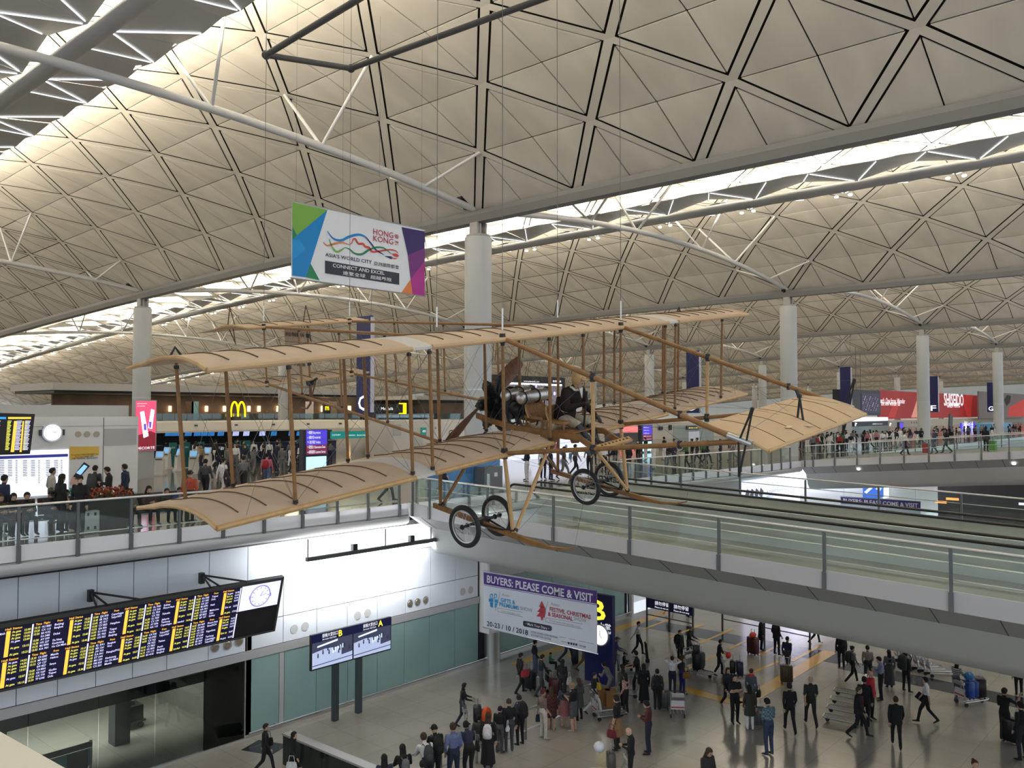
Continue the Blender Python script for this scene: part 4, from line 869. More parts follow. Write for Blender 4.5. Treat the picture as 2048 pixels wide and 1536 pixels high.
# ---- suspension: frame of grey tubes under the roof and the cables
t1, t2 = qw(-TS, TN, TCU + 0.05), qw(TS, TN, TCU + 0.05); w4 = [qw(s, n_, GAP + 0.05) for s in (-A4, A4) for n_ in (0.0, -CH)]
FR = mat('frame_dark_grey', (0.09, 0.088, 0.085), 0.45)
def up_to(p, y):   # point straight above p that the photo shows at row y
    d = ((p.x * FW.x + p.y * FW.y))
    a = (768 - y) / FPX; dep = (p - CAMP).dot(FW); z = p.z
    for _ in range(30):
        x_, yy, dep = proj((p.x, p.y, z)); z += (yy - y) * dep / FPX
    return Vector((p.x, p.y, z))
ftop = []
for p, y in ((t1, 110), (t2, 137), (w4[1], 60), (w4[3], 35)): ftop.append(up_to(p, y))
zf_ = sum(p.z for p in ftop[:2]) / 2
f1 = Vector((t1.x, t1.y, ftop[0].z)); f2 = Vector((t2.x, t2.y, ftop[1].z)); g1 = Vector((w4[1].x, w4[1].y, f1.z - 0.05)); g2 = Vector((w4[3].x, w4[3].y, f2.z)); h1 = Vector((w4[0].x, w4[0].y, f1.z - 0.1)); h2 = Vector((w4[2].x, w4[2].y, f2.z))
fr = empty('overhead_tube_rig', f1, label='dark grey tube frame hung under roof that carries the biplane cables', cat='frame')
for a, b in ((f1, f2), (f1, g1), (f2, g2), (g1, g2), (g1, h1), (g2, h2), (h1, h2)): MB().tube(a - f1, b - f1, 0.06, n=12).build('tube', FR, fr, True)
for a in (f1, f2, g1, g2, h1, h2): MB().ball(a - f1, 0.09, 10, 6).build('node', FR, fr, True)
def cable(a, b, label, r=0.005):
    a = a + (b - a).normalized() * 0.06; b = b - (b - a).normalized() * 0.1; mb = MB().tube((0, 0, 0), b - a, r, n=5)
    c = empty('suspension_cable', a, label=label, cat='cable', group='biplane suspension cables'); mb.build('wire', WIRE, c)
    if (b - a).z > 1 and r < 0.006: MB().tube((0, 0, 0), (b - a).normalized() * 0.30, 0.012, n=6).build('turnbuckle', STEEL, c)
cable(t1, f1, 'thin cable from near side of biplane tail up to grey tube frame'); cable(t2, f2, 'thin cable from far side of biplane tail up to grey tube frame')
for p, r_, lab in ((w4[1], g1, 'near rear'), (w4[3], g2, 'far rear'), (w4[0], h1, 'near front'), (w4[2], h2, 'far front')): cable(p, r_, 'thin cable from %s strut of upper wing up to grey tube frame' % lab)
for p, lab in ((f1, 'outer tail corner'), (f2, 'inner tail corner'), (g1, 'outer middle joint'), (g2, 'inner middle joint'), (h1, 'outer front corner'), (h2, 'inner front corner')):
    w = (p.x - (U0 - 36)); cable(p, Vector((p.x, p.y, roof(0, w, p.y).z)), 'thin wire from roof panels down to %s of suspension frame' % lab, 0.0045)
# ---- pilot dummy in the front wicker seat
PJ = dict(pelvis=(0.10, 0.13, 0.27), neck=(0.10, -0.05, 0.69), head=(0.10, -0.125, 0.785), face=(0.12, -1, -0.60), shL=(0.255, -0.03, 0.635), shR=(-0.055, -0.02, 0.635), elL=(0.34, -0.07, 0.40), elR=(-0.13, -0.08, 0.43), wrL=(0.34, -0.22, 0.29), wrR=(0.04, -0.25, 0.49),
          hipL=(0.19, 0.10, 0.26), hipR=(0.01, 0.10, 0.26), knL=(0.21, -0.215, 0.195), knR=(0.00, -0.175, 0.20), anL=(0.20, -0.34, -0.02), anR=(0.02, -0.335, 0.015), toeL=(0.20, -0.46, -0.06), toeR=(0.02, -0.455, -0.03))
pme = body_mesh('pilot_body', {k: (Vector(v) * K if k != 'face' else Vector(v)) for k, v in PJ.items()}, 0.013, 4, 'shoe', 1.22)
pilot = bpy.data.objects.new('pilot_mannequin', pme); SC.collection.objects.link(pilot); pilot.location = PLOC; pilot.rotation_euler = PROT
tag(pilot, 'pilot dummy in tan flying helmet, dark jacket and cream breeches seated at the biplane controls', 'mannequin')
LEATH = mat('leather_jacket', (0.020, 0.012, 0.010), 0.75, spec=0.25, bump=0.4, nscale=18); GLOVE = mat('glove_leather', (0.045, 0.034, 0.03), 0.55); BREE = mat('cream_breeches', (0.42, 0.36, 0.27), 0.85, noise=0.06, nscale=12); BOOT = mat('black_boot', (0.016, 0.018, 0.022), 0.3)
for s_, m in zip(pilot.material_slots, (mat('wax_skin', (0.50, 0.36, 0.28), 0.5), LEATH, LEATH, BREE, BOOT, GLOVE, BLACK)): s_.link = 'OBJECT'; s_.material = m
HCp = Vector(PJ['head']) * K; fdir = Vector(PJ['face']).normalized()
hm = MB(); n = 20; rings = []
lowh = lambda a: 0.42 if cos(a) > 0.80 else (0.42 - (0.80 - cos(a)) * 6.0 if cos(a) > 0.6 else -0.95)
for j in range(10):
    rg = []
    for i in range(n):
        a = 2 * pi * i / n; t = lowh(a) + (1.56 - lowh(a)) * j / 9
        rg.append(Vector((0.097 * cos(t) * sin(a), 0.121 * cos(t) * cos(a) - 0.006, 0.122 * sin(t) + 0.018)))
    rings.append(rg)
hm.loft(rings, cap=False); hm.add(rings[-1], [tuple(range(n))])
hm.pipe([Vector((0.088, 0.02, -0.06)), Vector((0.06, 0.04, -0.115)), Vector((0, 0.05, -0.135)), Vector((-0.06, 0.04, -0.115)), Vector((-0.088, 0.02, -0.06))], 0.02, 8, flat=0.5)
hm.pipe([Vector((0.098 * sin(a) , 0.122 * cos(a), 0.07)) for a in [-0.9 + 0.15 * k for k in range(13)]], 0.014, 6)
TAN = mat('tan_leather_helmet', (0.50, 0.32, 0.14), 0.55, bump=0.15, nscale=30)
he = hm.build('flying_helmet', TAN, pilot, True, 70); he.location = HCp; he.rotation_euler = (math.atan2(fdir.z, -fdir.y) * 0.85, 0, pi + 0.1); he.rotation_euler = Euler((-0.45, 0, pi + 0.08), 'XYZ')
he.rotation_euler = (Matrix.Rotation(pi + 0.08, 3, 'Z') @ Matrix.Rotation(-0.42, 3, 'X')).to_euler()
NK = Vector(PJ['neck']) * K; SHW = mat('white_shirt', (0.72, 0.70, 0.66), 0.8)
sc_ = MB(); sc_.pipe([NK + Vector((0.075 * cos(a), 0.075 * sin(a) - 0.02, 0.0 - 0.03 * (sin(a) < 0))) for a in [2 * pi * k / 14 for k in range(14)]], 0.022, 6, closed=True); sc_.slab([NK + Vector((-0.045, -0.115, 0.0)), NK + Vector((0.045, -0.115, 0.0)), NK + Vector((0.0, -0.135, -0.16))], (0, -0.012, 0))
sc_.build('shirt_collar', SHW, pilot, True)
# jacket skirt over the hips
jk = MB(); rings = []
PVp = Vector(PJ['pelvis']) * K
for t, a, b, dy in ((0.30, 0.165, 0.13, 0.0), (0.12, 0.18, 0.15, 0.0), (0.0, 0.195, 0.17, -0.02), (-0.10, 0.20, 0.18, -0.04)): rings.append(jk.ring(PVp + Vector((0, dy - 0.11 * t, t)), (a, 0, 0), (0, b, 0.0), 18))
jk.loft(rings, cap=False).build('jacket_skirt', LEATH, pilot, True)
MB().tube(q(0.06, 0.23, 0.12), q(0.055, 0.29, 0.645), 0.014 * K, n=8).ball(q(0.055, 0.29, 0.645), 0.018 * K, 8, 5).build('control_stick', BLACK, plane, True)
# ---------------------------------------------------------------- banners, boards, screens
def em(name, c, e=1.0): return mat('em_' + name, c, 0.4, emit=e)
def flatm(name, c, r=0.55): return mat('print_' + name, c, r)
class Sheet:
    """flat print on a plane: pt(x, y) maps a measured spot of the sheet to the plane; ex/ey the sheet's axes"""
    def __init__(s, pt, ex, ey, root): s.pt, s.ex, s.ey, s.root, s.nz = pt, Vector(ex).normalized(), Vector(ey).normalized(), root, Vector(ex).cross(Vector(ey)).normalized(); s.bag = {}
    def mb(s, key): return s.bag.setdefault(key, MB())
    def poly(s, key, pts, lift): MB().add([s.pt(*p) + s.nz * lift - s.root.location for p in pts], [tuple(range(len(pts)))]).build('colour_field', FM[key], s.root)
    def strip(s, key, pts, w, lift):
        P_ = [s.pt(*p) + s.nz * lift for p in pts]; m = len(P_); L_, R_ = [], []
        for i, p in enumerate(P_):
            d = (P_[min(i + 1, m - 1)] - P_[max(i - 1, 0)]).normalized(); nn = s.nz.cross(d); k = w * (0.25 + 0.75 * sin(pi * (i + 0.5) / m)); L_.append(p + nn * k); R_.append(p - nn * k)
        mb = s.mb(key)
        for i in range(m - 1): mb.add([L_[i], R_[i], R_[i + 1], L_[i + 1]], [(3, 2, 1, 0)])
    def text(s, key, body, a, b, cap, bold=0.0, lift=0.012):
        """baseline from spot a to spot b (width fitted); cap = capital height in metres"""
        A, B = s.pt(*a), s.pt(*b); s.mb(key).text(body, A, s.ex, s.ey, cap / 0.70, bold=bold, width=(B - A).dot(s.ex), lift=lift)
    def done(s, mats, name='print'):
        O = s.root.location
        for k, mb in s.bag.items(): mb.v = [tuple(Vector(p) - O) for p in mb.v]; tag(mb.build(name, mats[k], s.root), kind='stuff')
def smooth_pts(pts, n=6):
    out = []
    for i in range(len(pts) - 1):
        p0, p1, p2, p3 = pts[max(i - 1, 0)], pts[i], pts[i + 1], pts[min(i + 2, len(pts) - 1)]
        for k in range(n):
            t = k / n; out.append(tuple(0.5 * ((2 * b) + (-a + c) * t + (2 * a - 5 * b + 4 * c - d) * t * t + (-a + 3 * b - 3 * c + d) * t ** 3) for a, b, c, d in zip(p0, p1, p2, p3)))
    return out + [pts[-1]]
FM = {'green': flatm('green', (0.20, 0.45, 0.08)), 'dkgreen': flatm('dkgreen', (0.02, 0.24, 0.11)), 'blue': flatm('blue', (0.005, 0.24, 0.66)), 'blue2': flatm('blue2', (0.01, 0.30, 0.75)), 'indigo': flatm('indigo', (0.035, 0.015, 0.14)), 'violet': flatm('violet', (0.16, 0.025, 0.20)), 'magenta': flatm('magenta', (0.42, 0.02, 0.28)), 'orange': flatm('orange', (0.75, 0.22, 0.06)),
      'navy': flatm('boxnavy', (0.03, 0.035, 0.06)), 'salmon': flatm('salmon', (0.72, 0.24, 0.10)), 'red': flatm('red', (0.62, 0.06, 0.05)), 'crimson': flatm('crimson', (0.50, 0.05, 0.08)), 'ink': flatm('ink', (0.02, 0.02, 0.035)), 'white': flatm('white', (0.85, 0.86, 0.9)), 'purple': flatm('purple', (0.055, 0.012, 0.20)), 'sky': flatm('sky', (0.02, 0.30, 0.60)), 'grey': flatm('grey', (0.35, 0.35, 0.38)), 'rose': flatm('rose', (0.45, 0.03, 0.05)), 'yellow': flatm('yellow', (0.85, 0.62, 0.02))}
# --- Hong Kong banner, hung along the wall direction
VB = 23.2; bp = lambda x, y: onv(560 + x / 6.4, 380 + y / 6.4, VB)
TL, BR = bp(155, 150), bp(1850, 1360); W_, H_ = BR.x - TL.x, TL.z - BR.z
hk = empty('hanging_banner', (TL.x, VB, TL.z), label='city banner with green, blue and purple corners hung high from roof', cat='banner')
MB().box2((0, 0.004, -H_), (W_, 0.02, 0)).build('cloth', flatm('banner_white', (0.80, 0.84, 0.93)), hk)
for z in (0.02, -H_): MB().tube((-0.05, 0.012, z), (W_ + 0.05, 0.012, z), 0.025).build('banner_rod', STEEL, hk, True)
sh = Sheet(bp, X, Z, hk)
for key, pts in (('green', [(155, 155), (155, 465), (215, 580), (605, 255)]), ('dkgreen', [(155, 465), (155, 640), (215, 580)]), ('blue', [(215, 580), (155, 640), (155, 1095), (330, 1118), (390, 940), (605, 255)]), ('dkgreen', [(390, 940), (330, 1118), (505, 1155)]),
                 ('indigo', [(1555, 475), (1635, 835), (1850, 745), (1850, 530)]), ('violet', [(1635, 835), (1670, 1145), (1850, 912), (1850, 745)]), ('magenta', [(1670, 1145), (1697, 1335), (1850, 1358), (1850, 912)]), ('orange', [(1670, 1145), (1555, 1312), (1697, 1335)]), ('navy', [(575, 902), (575, 1065), (1525, 1214), (1525, 1066)])):
    sh.poly(key, pts, 0.008)
sh.poly('blue2', [(155, 640), (155, 900), (330, 760), (250, 640)], 0.010)
sh.strip('blue', smooth_pts([(605, 528), (680, 620), (780, 645), (880, 600), (1000, 572), (1090, 600), (1160, 680)]), 0.045, 0.011); sh.strip('indigo', smooth_pts([(1090, 600), (1160, 680), (1230, 770), (1325, 825)]), 0.03, 0.012)
sh.strip('salmon', smooth_pts([(550, 670), (610, 712), (690, 690), (790, 672), (880, 700)]), 0.035, 0.011); sh.strip('red', smooth_pts([(880, 700), (915, 680), (935, 632), (965, 630), (1000, 685), (1060, 690), (1090, 725), (1140, 740), (1180, 790), (1260, 785), (1400, 765), (1480, 780), (1510, 810)]), 0.04, 0.012)
sh.strip('green', smooth_pts([(630, 625), (660, 720), (720, 790), (780, 770), (830, 735)]), 0.035, 0.011); sh.strip('dkgreen', smooth_pts([(830, 735), (890, 760), (960, 815), (1050, 820), (1140, 765), (1230, 735), (1330, 745), (1420, 815)]), 0.038, 0.012)
sh.poly('red', [(1425, 815), (1460, 850), (1500, 862), (1522, 845), (1500, 818), (1470, 812)], 0.013); sh.strip('red', smooth_pts([(1430, 860), (1460, 880), (1500, 875)]), 0.02, 0.013)
for k in range(3): sh.strip('indigo', smooth_pts([(1340 + 25 * k, 850), (1380 + 22 * k, 858), (1420 + 5 * k, 885)]), 0.018, 0.013)
sh.text('crimson', 'HONG', (1190, 565), (1448, 608), 0.20, 0.008); sh.text('crimson', 'KONG', (1190, 650), (1448, 695), 0.20, 0.008); sh.text('crimson', '香', (1462, 612), (1520, 620), 0.12, 0.01); sh.text('crimson', '港', (1462, 698), (1520, 706), 0.12, 0.01)
sh.text('ink', "ASIA'S WORLD CITY", (577, 848), (1175, 948), 0.12, 0.01); sh.text('ink', '亞洲國際都會', (1197, 958), (1522, 1008), 0.105, 0.005)
sh.text('white', 'CONNECT AND EXCEL', (672, 985), (1335, 1092), 0.118, 0.012, 0.014); sh.text('white', '連繫全球', (800, 1080), (1090, 1120), 0.10, 0.006, 0.014); sh.text('white', '超越界限', (1155, 1132), (1425, 1170), 0.10, 0.006, 0.014)
sh.done(FM, 'banner_print')
for x in (0.15, 2.0, 3.6, W_ - 0.15):
    p = Vector((TL.x + x, VB + 0.012, TL.z)); w = p.x - (U0 - 36)
    MB().tube((x, 0.012, 0.02), (x, 0.012, roof(0, w, VB).z - TL.z), 0.0045, n=5).build('hanging_wire', WIRE, hk)
# --- trade fair banner under the footbridge
UB = 26.0; bq = lambda x, y: onu(940 + x / 5.12, 1120 + y / 5.12, UB)
TL, BR = bq(140, 118), bq(1300, 962); W_, H_ = TL.y - BR.y, TL.z - BR.z
def zz(x, y): return bq(x, y)
b2 = empty('trade_fair_banner', (UB, TL.y, TL.z), label='white and purple trade show banner hung in front of blue Exit B totem', cat='banner')
MB().box2((0.004, -W_, -H_), (0.02, 0, 0)).build('cloth', flatm('banner_white', (0.80, 0.84, 0.93)), b2)
for z in (0.02, -H_): MB().tube((0.012, 0.04, z), (0.012, -W_ - 0.04, z), 0.022).build('banner_rod', STEEL, b2, True)
for y_ in (0.25, 1.9, 3.7, W_ - 0.35): MB().tube((0.012, -y_, 0.02), (0.012, -y_, zn(TL.y - y_) - 2.13 - TL.z), 0.007, n=5).build('hanging_chain', WIRE, b2)
sh = Sheet(bq, -Y, Z, b2)
sh.poly('purple', [(140, 124), (143, 246), (1300, 448), (1300, 316)], 0.008); sh.strip('purple', [(143, 256), (1300, 460)], 0.012, 0.008)
sh.text('white', 'BUYERS: PLEASE COME & VISIT', (175, 228), (1260, 418), 0.30, 0.025)
sh.text('grey', 'Asian', (330, 366), (405, 378), 0.11); sh.text('sky', 'GIFTS &', (316, 425), (462, 448), 0.155, 0.02); sh.text('sky', 'PREMIUMS', (303, 470), (502, 506), 0.155, 0.02); sh.text('grey', 'SHOW', (516, 510), (640, 534), 0.15); sh.text('grey', 'www.asiangsp.com', (318, 526), (515, 560), 0.07)
sh.strip('grey', [(310, 330), (262, 520)], 0.012, 0.009); sh.strip('grey', [(800, 428), (745, 610)], 0.012, 0.009)
for pts in ([(194, 392), (194, 425), (240, 433), (240, 400)], [(252, 402), (252, 435), (290, 442), (290, 408)], [(204, 430), (210, 480), (238, 487), (238, 436)], [(254, 440), (254, 488), (262, 492), (284, 444)]): sh.poly('sky', pts, 0.009)
for cx in (222, 262): sh.strip('sky', smooth_pts([(242, 395), (cx - 12, 385), (cx - 10, 355), (cx + 10, 352), (cx + 8, 380), (242, 395)]), 0.022, 0.009)
for pts in ([(735, 418), (708, 478), (770, 490)], [(735, 470), (690, 530), (775, 548), (778, 500)], [(733, 520), (680, 575), (765, 590), (772, 550)], [(725, 580), (732, 618), (742, 618), (750, 586)]): sh.poly('rose', pts, 0.009)
sh.text('grey', 'Asian', (828, 460), (915, 475), 0.11); sh.text('rose', 'FESTIVE, CHRISTMAS', (818, 520), (1238, 592), 0.155, 0.02); sh.text('rose', '& SEASONAL', (800, 570), (1055, 612), 0.155, 0.02); sh.text('grey', 'SHOW', (1065, 615), (1192, 637), 0.15); sh.text('grey', 'www.asianchristmas.com', (812, 625), (1130, 686), 0.08)
for a, b in (((285, 490), (285, 528)), ((285, 490), (540, 535)), ((285, 528), (540, 582)), ((780, 590), (775, 635)), ((780, 590), (1155, 655)), ((775, 635), (1150, 705))): sh.strip('grey', [a, b], 0.012, 0.009)
sh.poly('ink', [(545, 628), (545, 668), (560, 680), (825, 728), (838, 715), (838, 685), (822, 672), (560, 622)], 0.009); sh.text('white', '• Mark Your Diary •', (572, 662), (812, 706), 0.10, 0.012, 0.014)
sh.text('ink', '20-23 / 10 / 2018', (175, 672), (595, 764), 0.20, 0.012); sh.text('ink', 'HONG KONG CONVENTION', (625, 742), (898, 798), 0.08); sh.text('ink', '& EXHIBITION CENTRE', (628, 775), (832, 818), 0.08)
for k in range(4): x = 1003 + 26 * k; sh.poly('ink', [(x, 838 + 5 * k), (x, 860 + 5 * k), (x + 18, 864 + 5 * k), (x + 18, 842 + 5 * k)], 0.009)
sh.text('ink', 'Terms apply', (1118, 880), (1190, 892), 0.07, 0.01); 
for x, y in ((915, 785), (1010, 805), (1118, 828), (1198, 845), (935, 833)): sh.strip('grey', [(x, y), (x + 70, y + 14)], 0.012, 0.009)
sh.done(FM, 'banner_print')
for dx, dy, dz, lab in ((41.0, 0.2, 0.05, 'second identical trade show banner hanging behind the footbridge railings'), (76.0, -1.2, 0.0, 'third identical trade show banner hanging beyond the far footbridge')):
    c = copy_tree(b2); c.location = b2.location + Vector((dx, dy, dz)); c['label'] = lab
# --- flight information board over the arrivals doors
BB, BT = Vector((0, 24.9, 3.63)), Vector((0, 24.37, 5.51)); fu = (BT - BB).normalized(); FHh = (BT - BB).length; UR, UL = 15.97, 1.5
fb_ = empty('flight_board', (UL, 24.9, 3.63), label='long black flight arrivals board with yellow and white rows above the glass doors', cat='display board')
O = fb_.location; nrm = X.cross(fu)
P3 = lambda a, b, d=0.0: Vector((a - UL, 0, 0)) + fu * b + nrm * d      # a = world u, b = up the board
MB().slab([P3(UL, 0), P3(UR, 0), P3(UR, FHh), P3(UL, FHh)], -nrm * 0.14).build('casing', BLACK, fb_)
fm = MB()
for a0, a1, b0, b1 in ((UL, UR, FHh - 0.10, FHh), (UL, UR, 0, 0.06), (UR - 0.06, UR, 0, FHh)): fm.slab([P3(a0, b0, 0.03), P3(a1, b0, 0.03), P3(a1, b1, 0.03), P3(a0, b1, 0.03)], -nrm * 0.06)
fm.build('bezel', DKGREY, fb_)
seps = [onv(x, y, 24.9).x for x, y in ((51, 1367), (168, 1342), (275, 1320), (374, 1297), (465, 1277))]; step = seps[1] - seps[0]; seps = [seps[0] - 2 * 1.66, seps[0] - 1.66] + seps
SCR = em('screen_navy', (0.006, 0.006, 0.035), 0.35); cols = {'y': em('led_yellow', (0.75, 0.72, 0.10), 0.9), 'w': em('led_white', (0.62, 0.62, 0.95), 0.9), 'o': em('led_orange', (0.85, 0.42, 0.05), 1.0)}
CITY = ['Taipei', 'Jakarta', 'Dubai', 'Doha', 'Taichung', 'Shanghai/PVG', 'Denpasar', 'Copenhagen', 'Da Nang', 'Nadi', 'Tokyo/NRT', 'Kaohsiung', 'Addis Ababa', 'Tokyo/HND', 'Ho Chi Minh', 'Melbourne', 'Hangzhou', 'Manila', 'Cebu', 'Tainan', 'Haikou', 'Sydney', 'Taipei', 'Helsinki', 'Phnom Penh', 'Perth', 'Sanya', 'Seoul/ICN', 'Beijing', 'Fuzhou', 'Fukuoka', 'Bangkok', 'Guilin', 'Kagoshima', 'Wuxi']
FLT = ['HX 1669', 'CX 770', 'TP 6348', 'QR 818', 'IB 365', 'AE 1817', 'CX 5803', 'GA 856', 'EU 4101', 'SK 965', 'UO 563', 'FJ 391', 'MX 1261', 'JW 303', 'KA 841', 'ET 644', 'MU 503', 'FM 503', 'CX 501', 'UL 7043', 'CX 543', 'UL 7031', 'CX 766', 'UL 7029', 'CX 134', 'AY 5096', 'HX 115', 'CX 930', 'NA 5930', 'CX 922', 'PR 922', 'CI 7863', 'HU 8081', 'CX 110', 'BA 4132', 'KA 5485', 'AY 099', 'HX 257', 'MU 8990', 'KA 901', 'CA 6509', 'MF 8055', 'QF 127', 'BW 4027', 'CN 8064']
T = {k: MB() for k in cols}; scr = MB(); li = 0; cell = (FHh - 0.18) / 2
for bi, (a, b) in enumerate(zip(seps, seps[1:])):
    for row in (1, 0):
        b0 = 0.06 + cell * row; w = b - a
        scr.add([P3(a + 0.02, b0 + 0.02, 0.004), P3(b - 0.02, b0 + 0.02, 0.004), P3(b - 0.02, b0 + cell - 0.02, 0.004), P3(a + 0.02, b0 + cell - 0.02, 0.004)], [(0, 1, 2, 3)])
        T['w'].slab([P3(b - 0.025, b0 + 0.03, 0.006), P3(b + 0.012, b0 + 0.03, 0.006), P3(b + 0.012, b0 + cell - 0.03, 0.006), P3(b - 0.025, b0 + cell - 0.03, 0.006)], nrm * 0.004)
        T['o'].add([P3(a + 0.62 * w, b0 + 0.04, 0.008), P3(a + 0.68 * w, b0 + 0.04, 0.008), P3(a + 0.68 * w, b0 + cell - 0.11, 0.008), P3(a + 0.62 * w, b0 + cell - 0.11, 0.008)], [(0, 1, 2, 3)])
        put_t = lambda k, s_, fx, bb, wd: T[k].text(s_, P3(a + fx * w, bb, 0.0), X, fu, 0.085, width=wd * w, lift=0.009, bold=0.01)
        yh = b0 + cell - 0.085
        put_t('o', 'Time  Flight', 0.04, yh, 0.24); put_t('o', 'From', 0.40, yh, 0.09); put_t('o', 'Hall Status', 0.60, yh, 0.24)
        for r in range(8):
            y_ = b0 + cell - 0.185 - r * 0.092
            mn = 860 + bi * 25 + row * 8 + r * 3; tm = '%02d:%02d' % (mn // 60, mn % 60 // 5 * 5)
            if r not in (3,) or bi % 2: put_t('y', tm, 0.03, y_, 0.09)
            put_t('w', FLT[li % len(FLT)], 0.15, y_, 0.15)
            if r not in (4, 2): put_t('w', CITY[(li * 3 + bi) % len(CITY)], 0.36, y_, min(0.25, 0.022 * len(CITY[(li * 3 + bi) % len(CITY)])))
            if r not in (4, 6): put_t('y' if (li + bi) % 5 else 'w', ('At gate', 'At gate', 'Est at', 'Landed')[(li + bi) % 4 if bi > 3 else 0], 0.70, y_, 0.13); put_t('y' if bi < 5 else 'w', '%d:%02d' % ((mn + 7) // 60, (mn + 7) % 60), 0.88, y_, 0.09)
            li += 1
scr.build('screen', SCR, fb_)
for k in T: tag(T[k].build('led_text', cols[k], fb_), kind='stuff')
a, b = seps[-1] + 0.04, UR - 0.09; hb = FHh * 0.50
MB().add([P3(a, hb, 0.005), P3(b, hb, 0.005), P3(b, FHh - 0.12, 0.005), P3(a, FHh - 0.12, 0.005)], [(0, 1, 2, 3)]).build('clock_screen', em('clock_screen', (0.62, 0.64, 0.92), 0.85), fb_)
ck = MB(); cc = P3((a + b) / 2, (hb + FHh - 0.12) / 2, 0.009); rr_ = 0.36
ck.pipe([cc + (X * cos(t) + fu * sin(t)) * rr_ for t in [2 * pi * k / 28 for k in range(28)]], 0.022, 4, closed=True)
for k in range(12): d = X * cos(k * pi / 6) + fu * sin(k * pi / 6); ck.tube(cc + d * 0.26, cc + d * 0.32, 0.012, n=4)
ck.tube(cc, cc + (X * 0.5 + fu * 0.85) * 0.18, 0.012, n=4).tube(cc, cc + (X * 0.9 + fu * 0.2) * 0.25, 0.009, n=4).box(cc + X * 0.38, (0.05, 0.02, 0.12)).box(cc - X * 0.38, (0.05, 0.02, 0.12)); ck.build('clock_face', em('clock_line', (0.30, 0.28, 0.55), 0.5), fb_)
for x in (195, 418):
    u = onv(x, 1195, 25.0).x; base = Vector((u, 25.6, 5.75)) - O; mb = MB().box(base + Vector((0, -0.12, -0.1)), (0.14, 0.16, 0.34)).tube(base - Y * 0.15, P3(u + 1.0, FHh, -0.06), 0.032).tube(base - Y * 0.15, P3(u - 0.25, FHh, -0.06), 0.03).tube(base - Y * 0.15, P3(u + 0.05, FHh, -0.06), 0.03); mb.build('support_arm', BLACK, fb_)
# --- twin CCTV screens on two posts
VT = 24.78; pa_, pb_ = onv(619, 1270, VT), onv(779, 1233, VT); z1, z0 = pa_.z, onv(614, 1343, VT).z; u0, u1 = pa_.x, pb_.x
tv = empty('exit_screens', (19.0, VT, 0), label='two wide exit monitors with navy header standing on two dark posts', cat='screen')
O = tv.location; D = lambda u, z, d=0.0: Vector((u, VT - d, z)) - O
MB().box2(D(u0, z0, 0.0), D(u1, z1, 0.10)).build('casing', BLACK, tv); hz = z1 - 0.30
MB().box2(D(u0, hz, 0.10), D(u1, z1, 0.112)).build('header', NAVY, tv)
um = (u0 + u1) / 2
for k, (a, b) in enumerate(((u0 + 0.04, um - 0.03), (um + 0.03, u1 - 0.04))):
    sm = MB(); E_ = lambda fx, fz, d: D(a + (b - a) * fx, z0 + 0.05 + (hz - 0.05 - z0) * fz, d)
    s_ = MB().add([E_(0, 0, 0.112), E_(1, 0, 0.112), E_(1, 1, 0.112), E_(0, 1, 0.112)], [(0, 1, 2, 3)]).build('monitor', em('cctv_floor', (0.33, 0.38, 0.55), 0.8), tv)
    MB().add([E_(0, .62, .114), E_(0.3, .70, .114), E_(1, .62, .114), E_(1, 1, .114), E_(0, 1, .114)], [(0, 1, 2, 3, 4)]).add([E_(0.72, .3, .1145), E_(1, .35, .1145), E_(1, .95, .1145), E_(0.72, .9, .1145)], [(0, 1, 2, 3)]).build('video_wall', em('cctv_dark', (0.05, 0.055, 0.10), 0.5), s_)
    lt_ = MB().add([E_(0.12, .80, .116), E_(0.62, .90, .116), E_(0.62, .97, .116), E_(0.12, .86, .116)], [(0, 1, 2, 3)])
    for i in range(5): lt_.add([E_(0.5 + .06 * i, .45 + .03 * i, .116), E_(0.52 + .06 * i, .45 + .03 * i, .116), E_(0.52 + .06 * i, .62 + .03 * i, .116), E_(0.5 + .06 * i, .62 + .03 * i, .116)], [(0, 1, 2, 3)])
    lt_.build('video_lights', em('cctv_light', (0.55, 0.75, 0.95), 1.2), s_)
    fg = MB()
    for i in range(9): x_, y_ = 0.12 + 0.09 * i + 0.03 * (i % 3), 0.40 + 0.05 * ((i * 7) % 5); fg.add([E_(x_, y_, .117), E_(x_ + .035, y_, .117), E_(x_ + .03, y_ + .17, .117), E_(x_ + .005, y_ + .17, .117)], [(0, 1, 2, 3)])
    fg.add([E_(0, .10, .117), E_(1, .16, .117), E_(1, .19, .117), E_(0, .13, .117)], [(0, 1, 2, 3)]); fg.build('video_figures', em('cctv_fig', (0.03, 0.035, 0.07), 0.4), s_)
tx = MB(); ty = MB()
for x0_, l_ in ((u0 + 0.45, 'B'), (um + 0.45, 'A')):
    tx.text('接機大堂出口', D(x0_, hz + 0.14, 0.113), X, Z, 0.15, width=0.66).text('Arrivals Hall Exit', D(x0_, hz + 0.04, 0.113), X, Z, 0.08, width=0.60); ty.text(l_, D(x0_ + 0.70, hz + 0.05, 0.113), X, Z, 0.30, bold=0.02)
tx.build('header_text', em('sign_white', (0.8, 0.8, 0.85), 0.8), tv); ty.build('header_letter', em('sign_yellow', (0.9, 0.75, 0.05), 0.9), tv)
for x in (18.43, 19.47): MB().box2((x - 19.0 - 0.10, -0.02, 0), (x - 19.0 + 0.10, 0.16, z0 + 0.05)).build('post', mat('post_green_grey', (0.05, 0.07, 0.075), 0.4), tv)
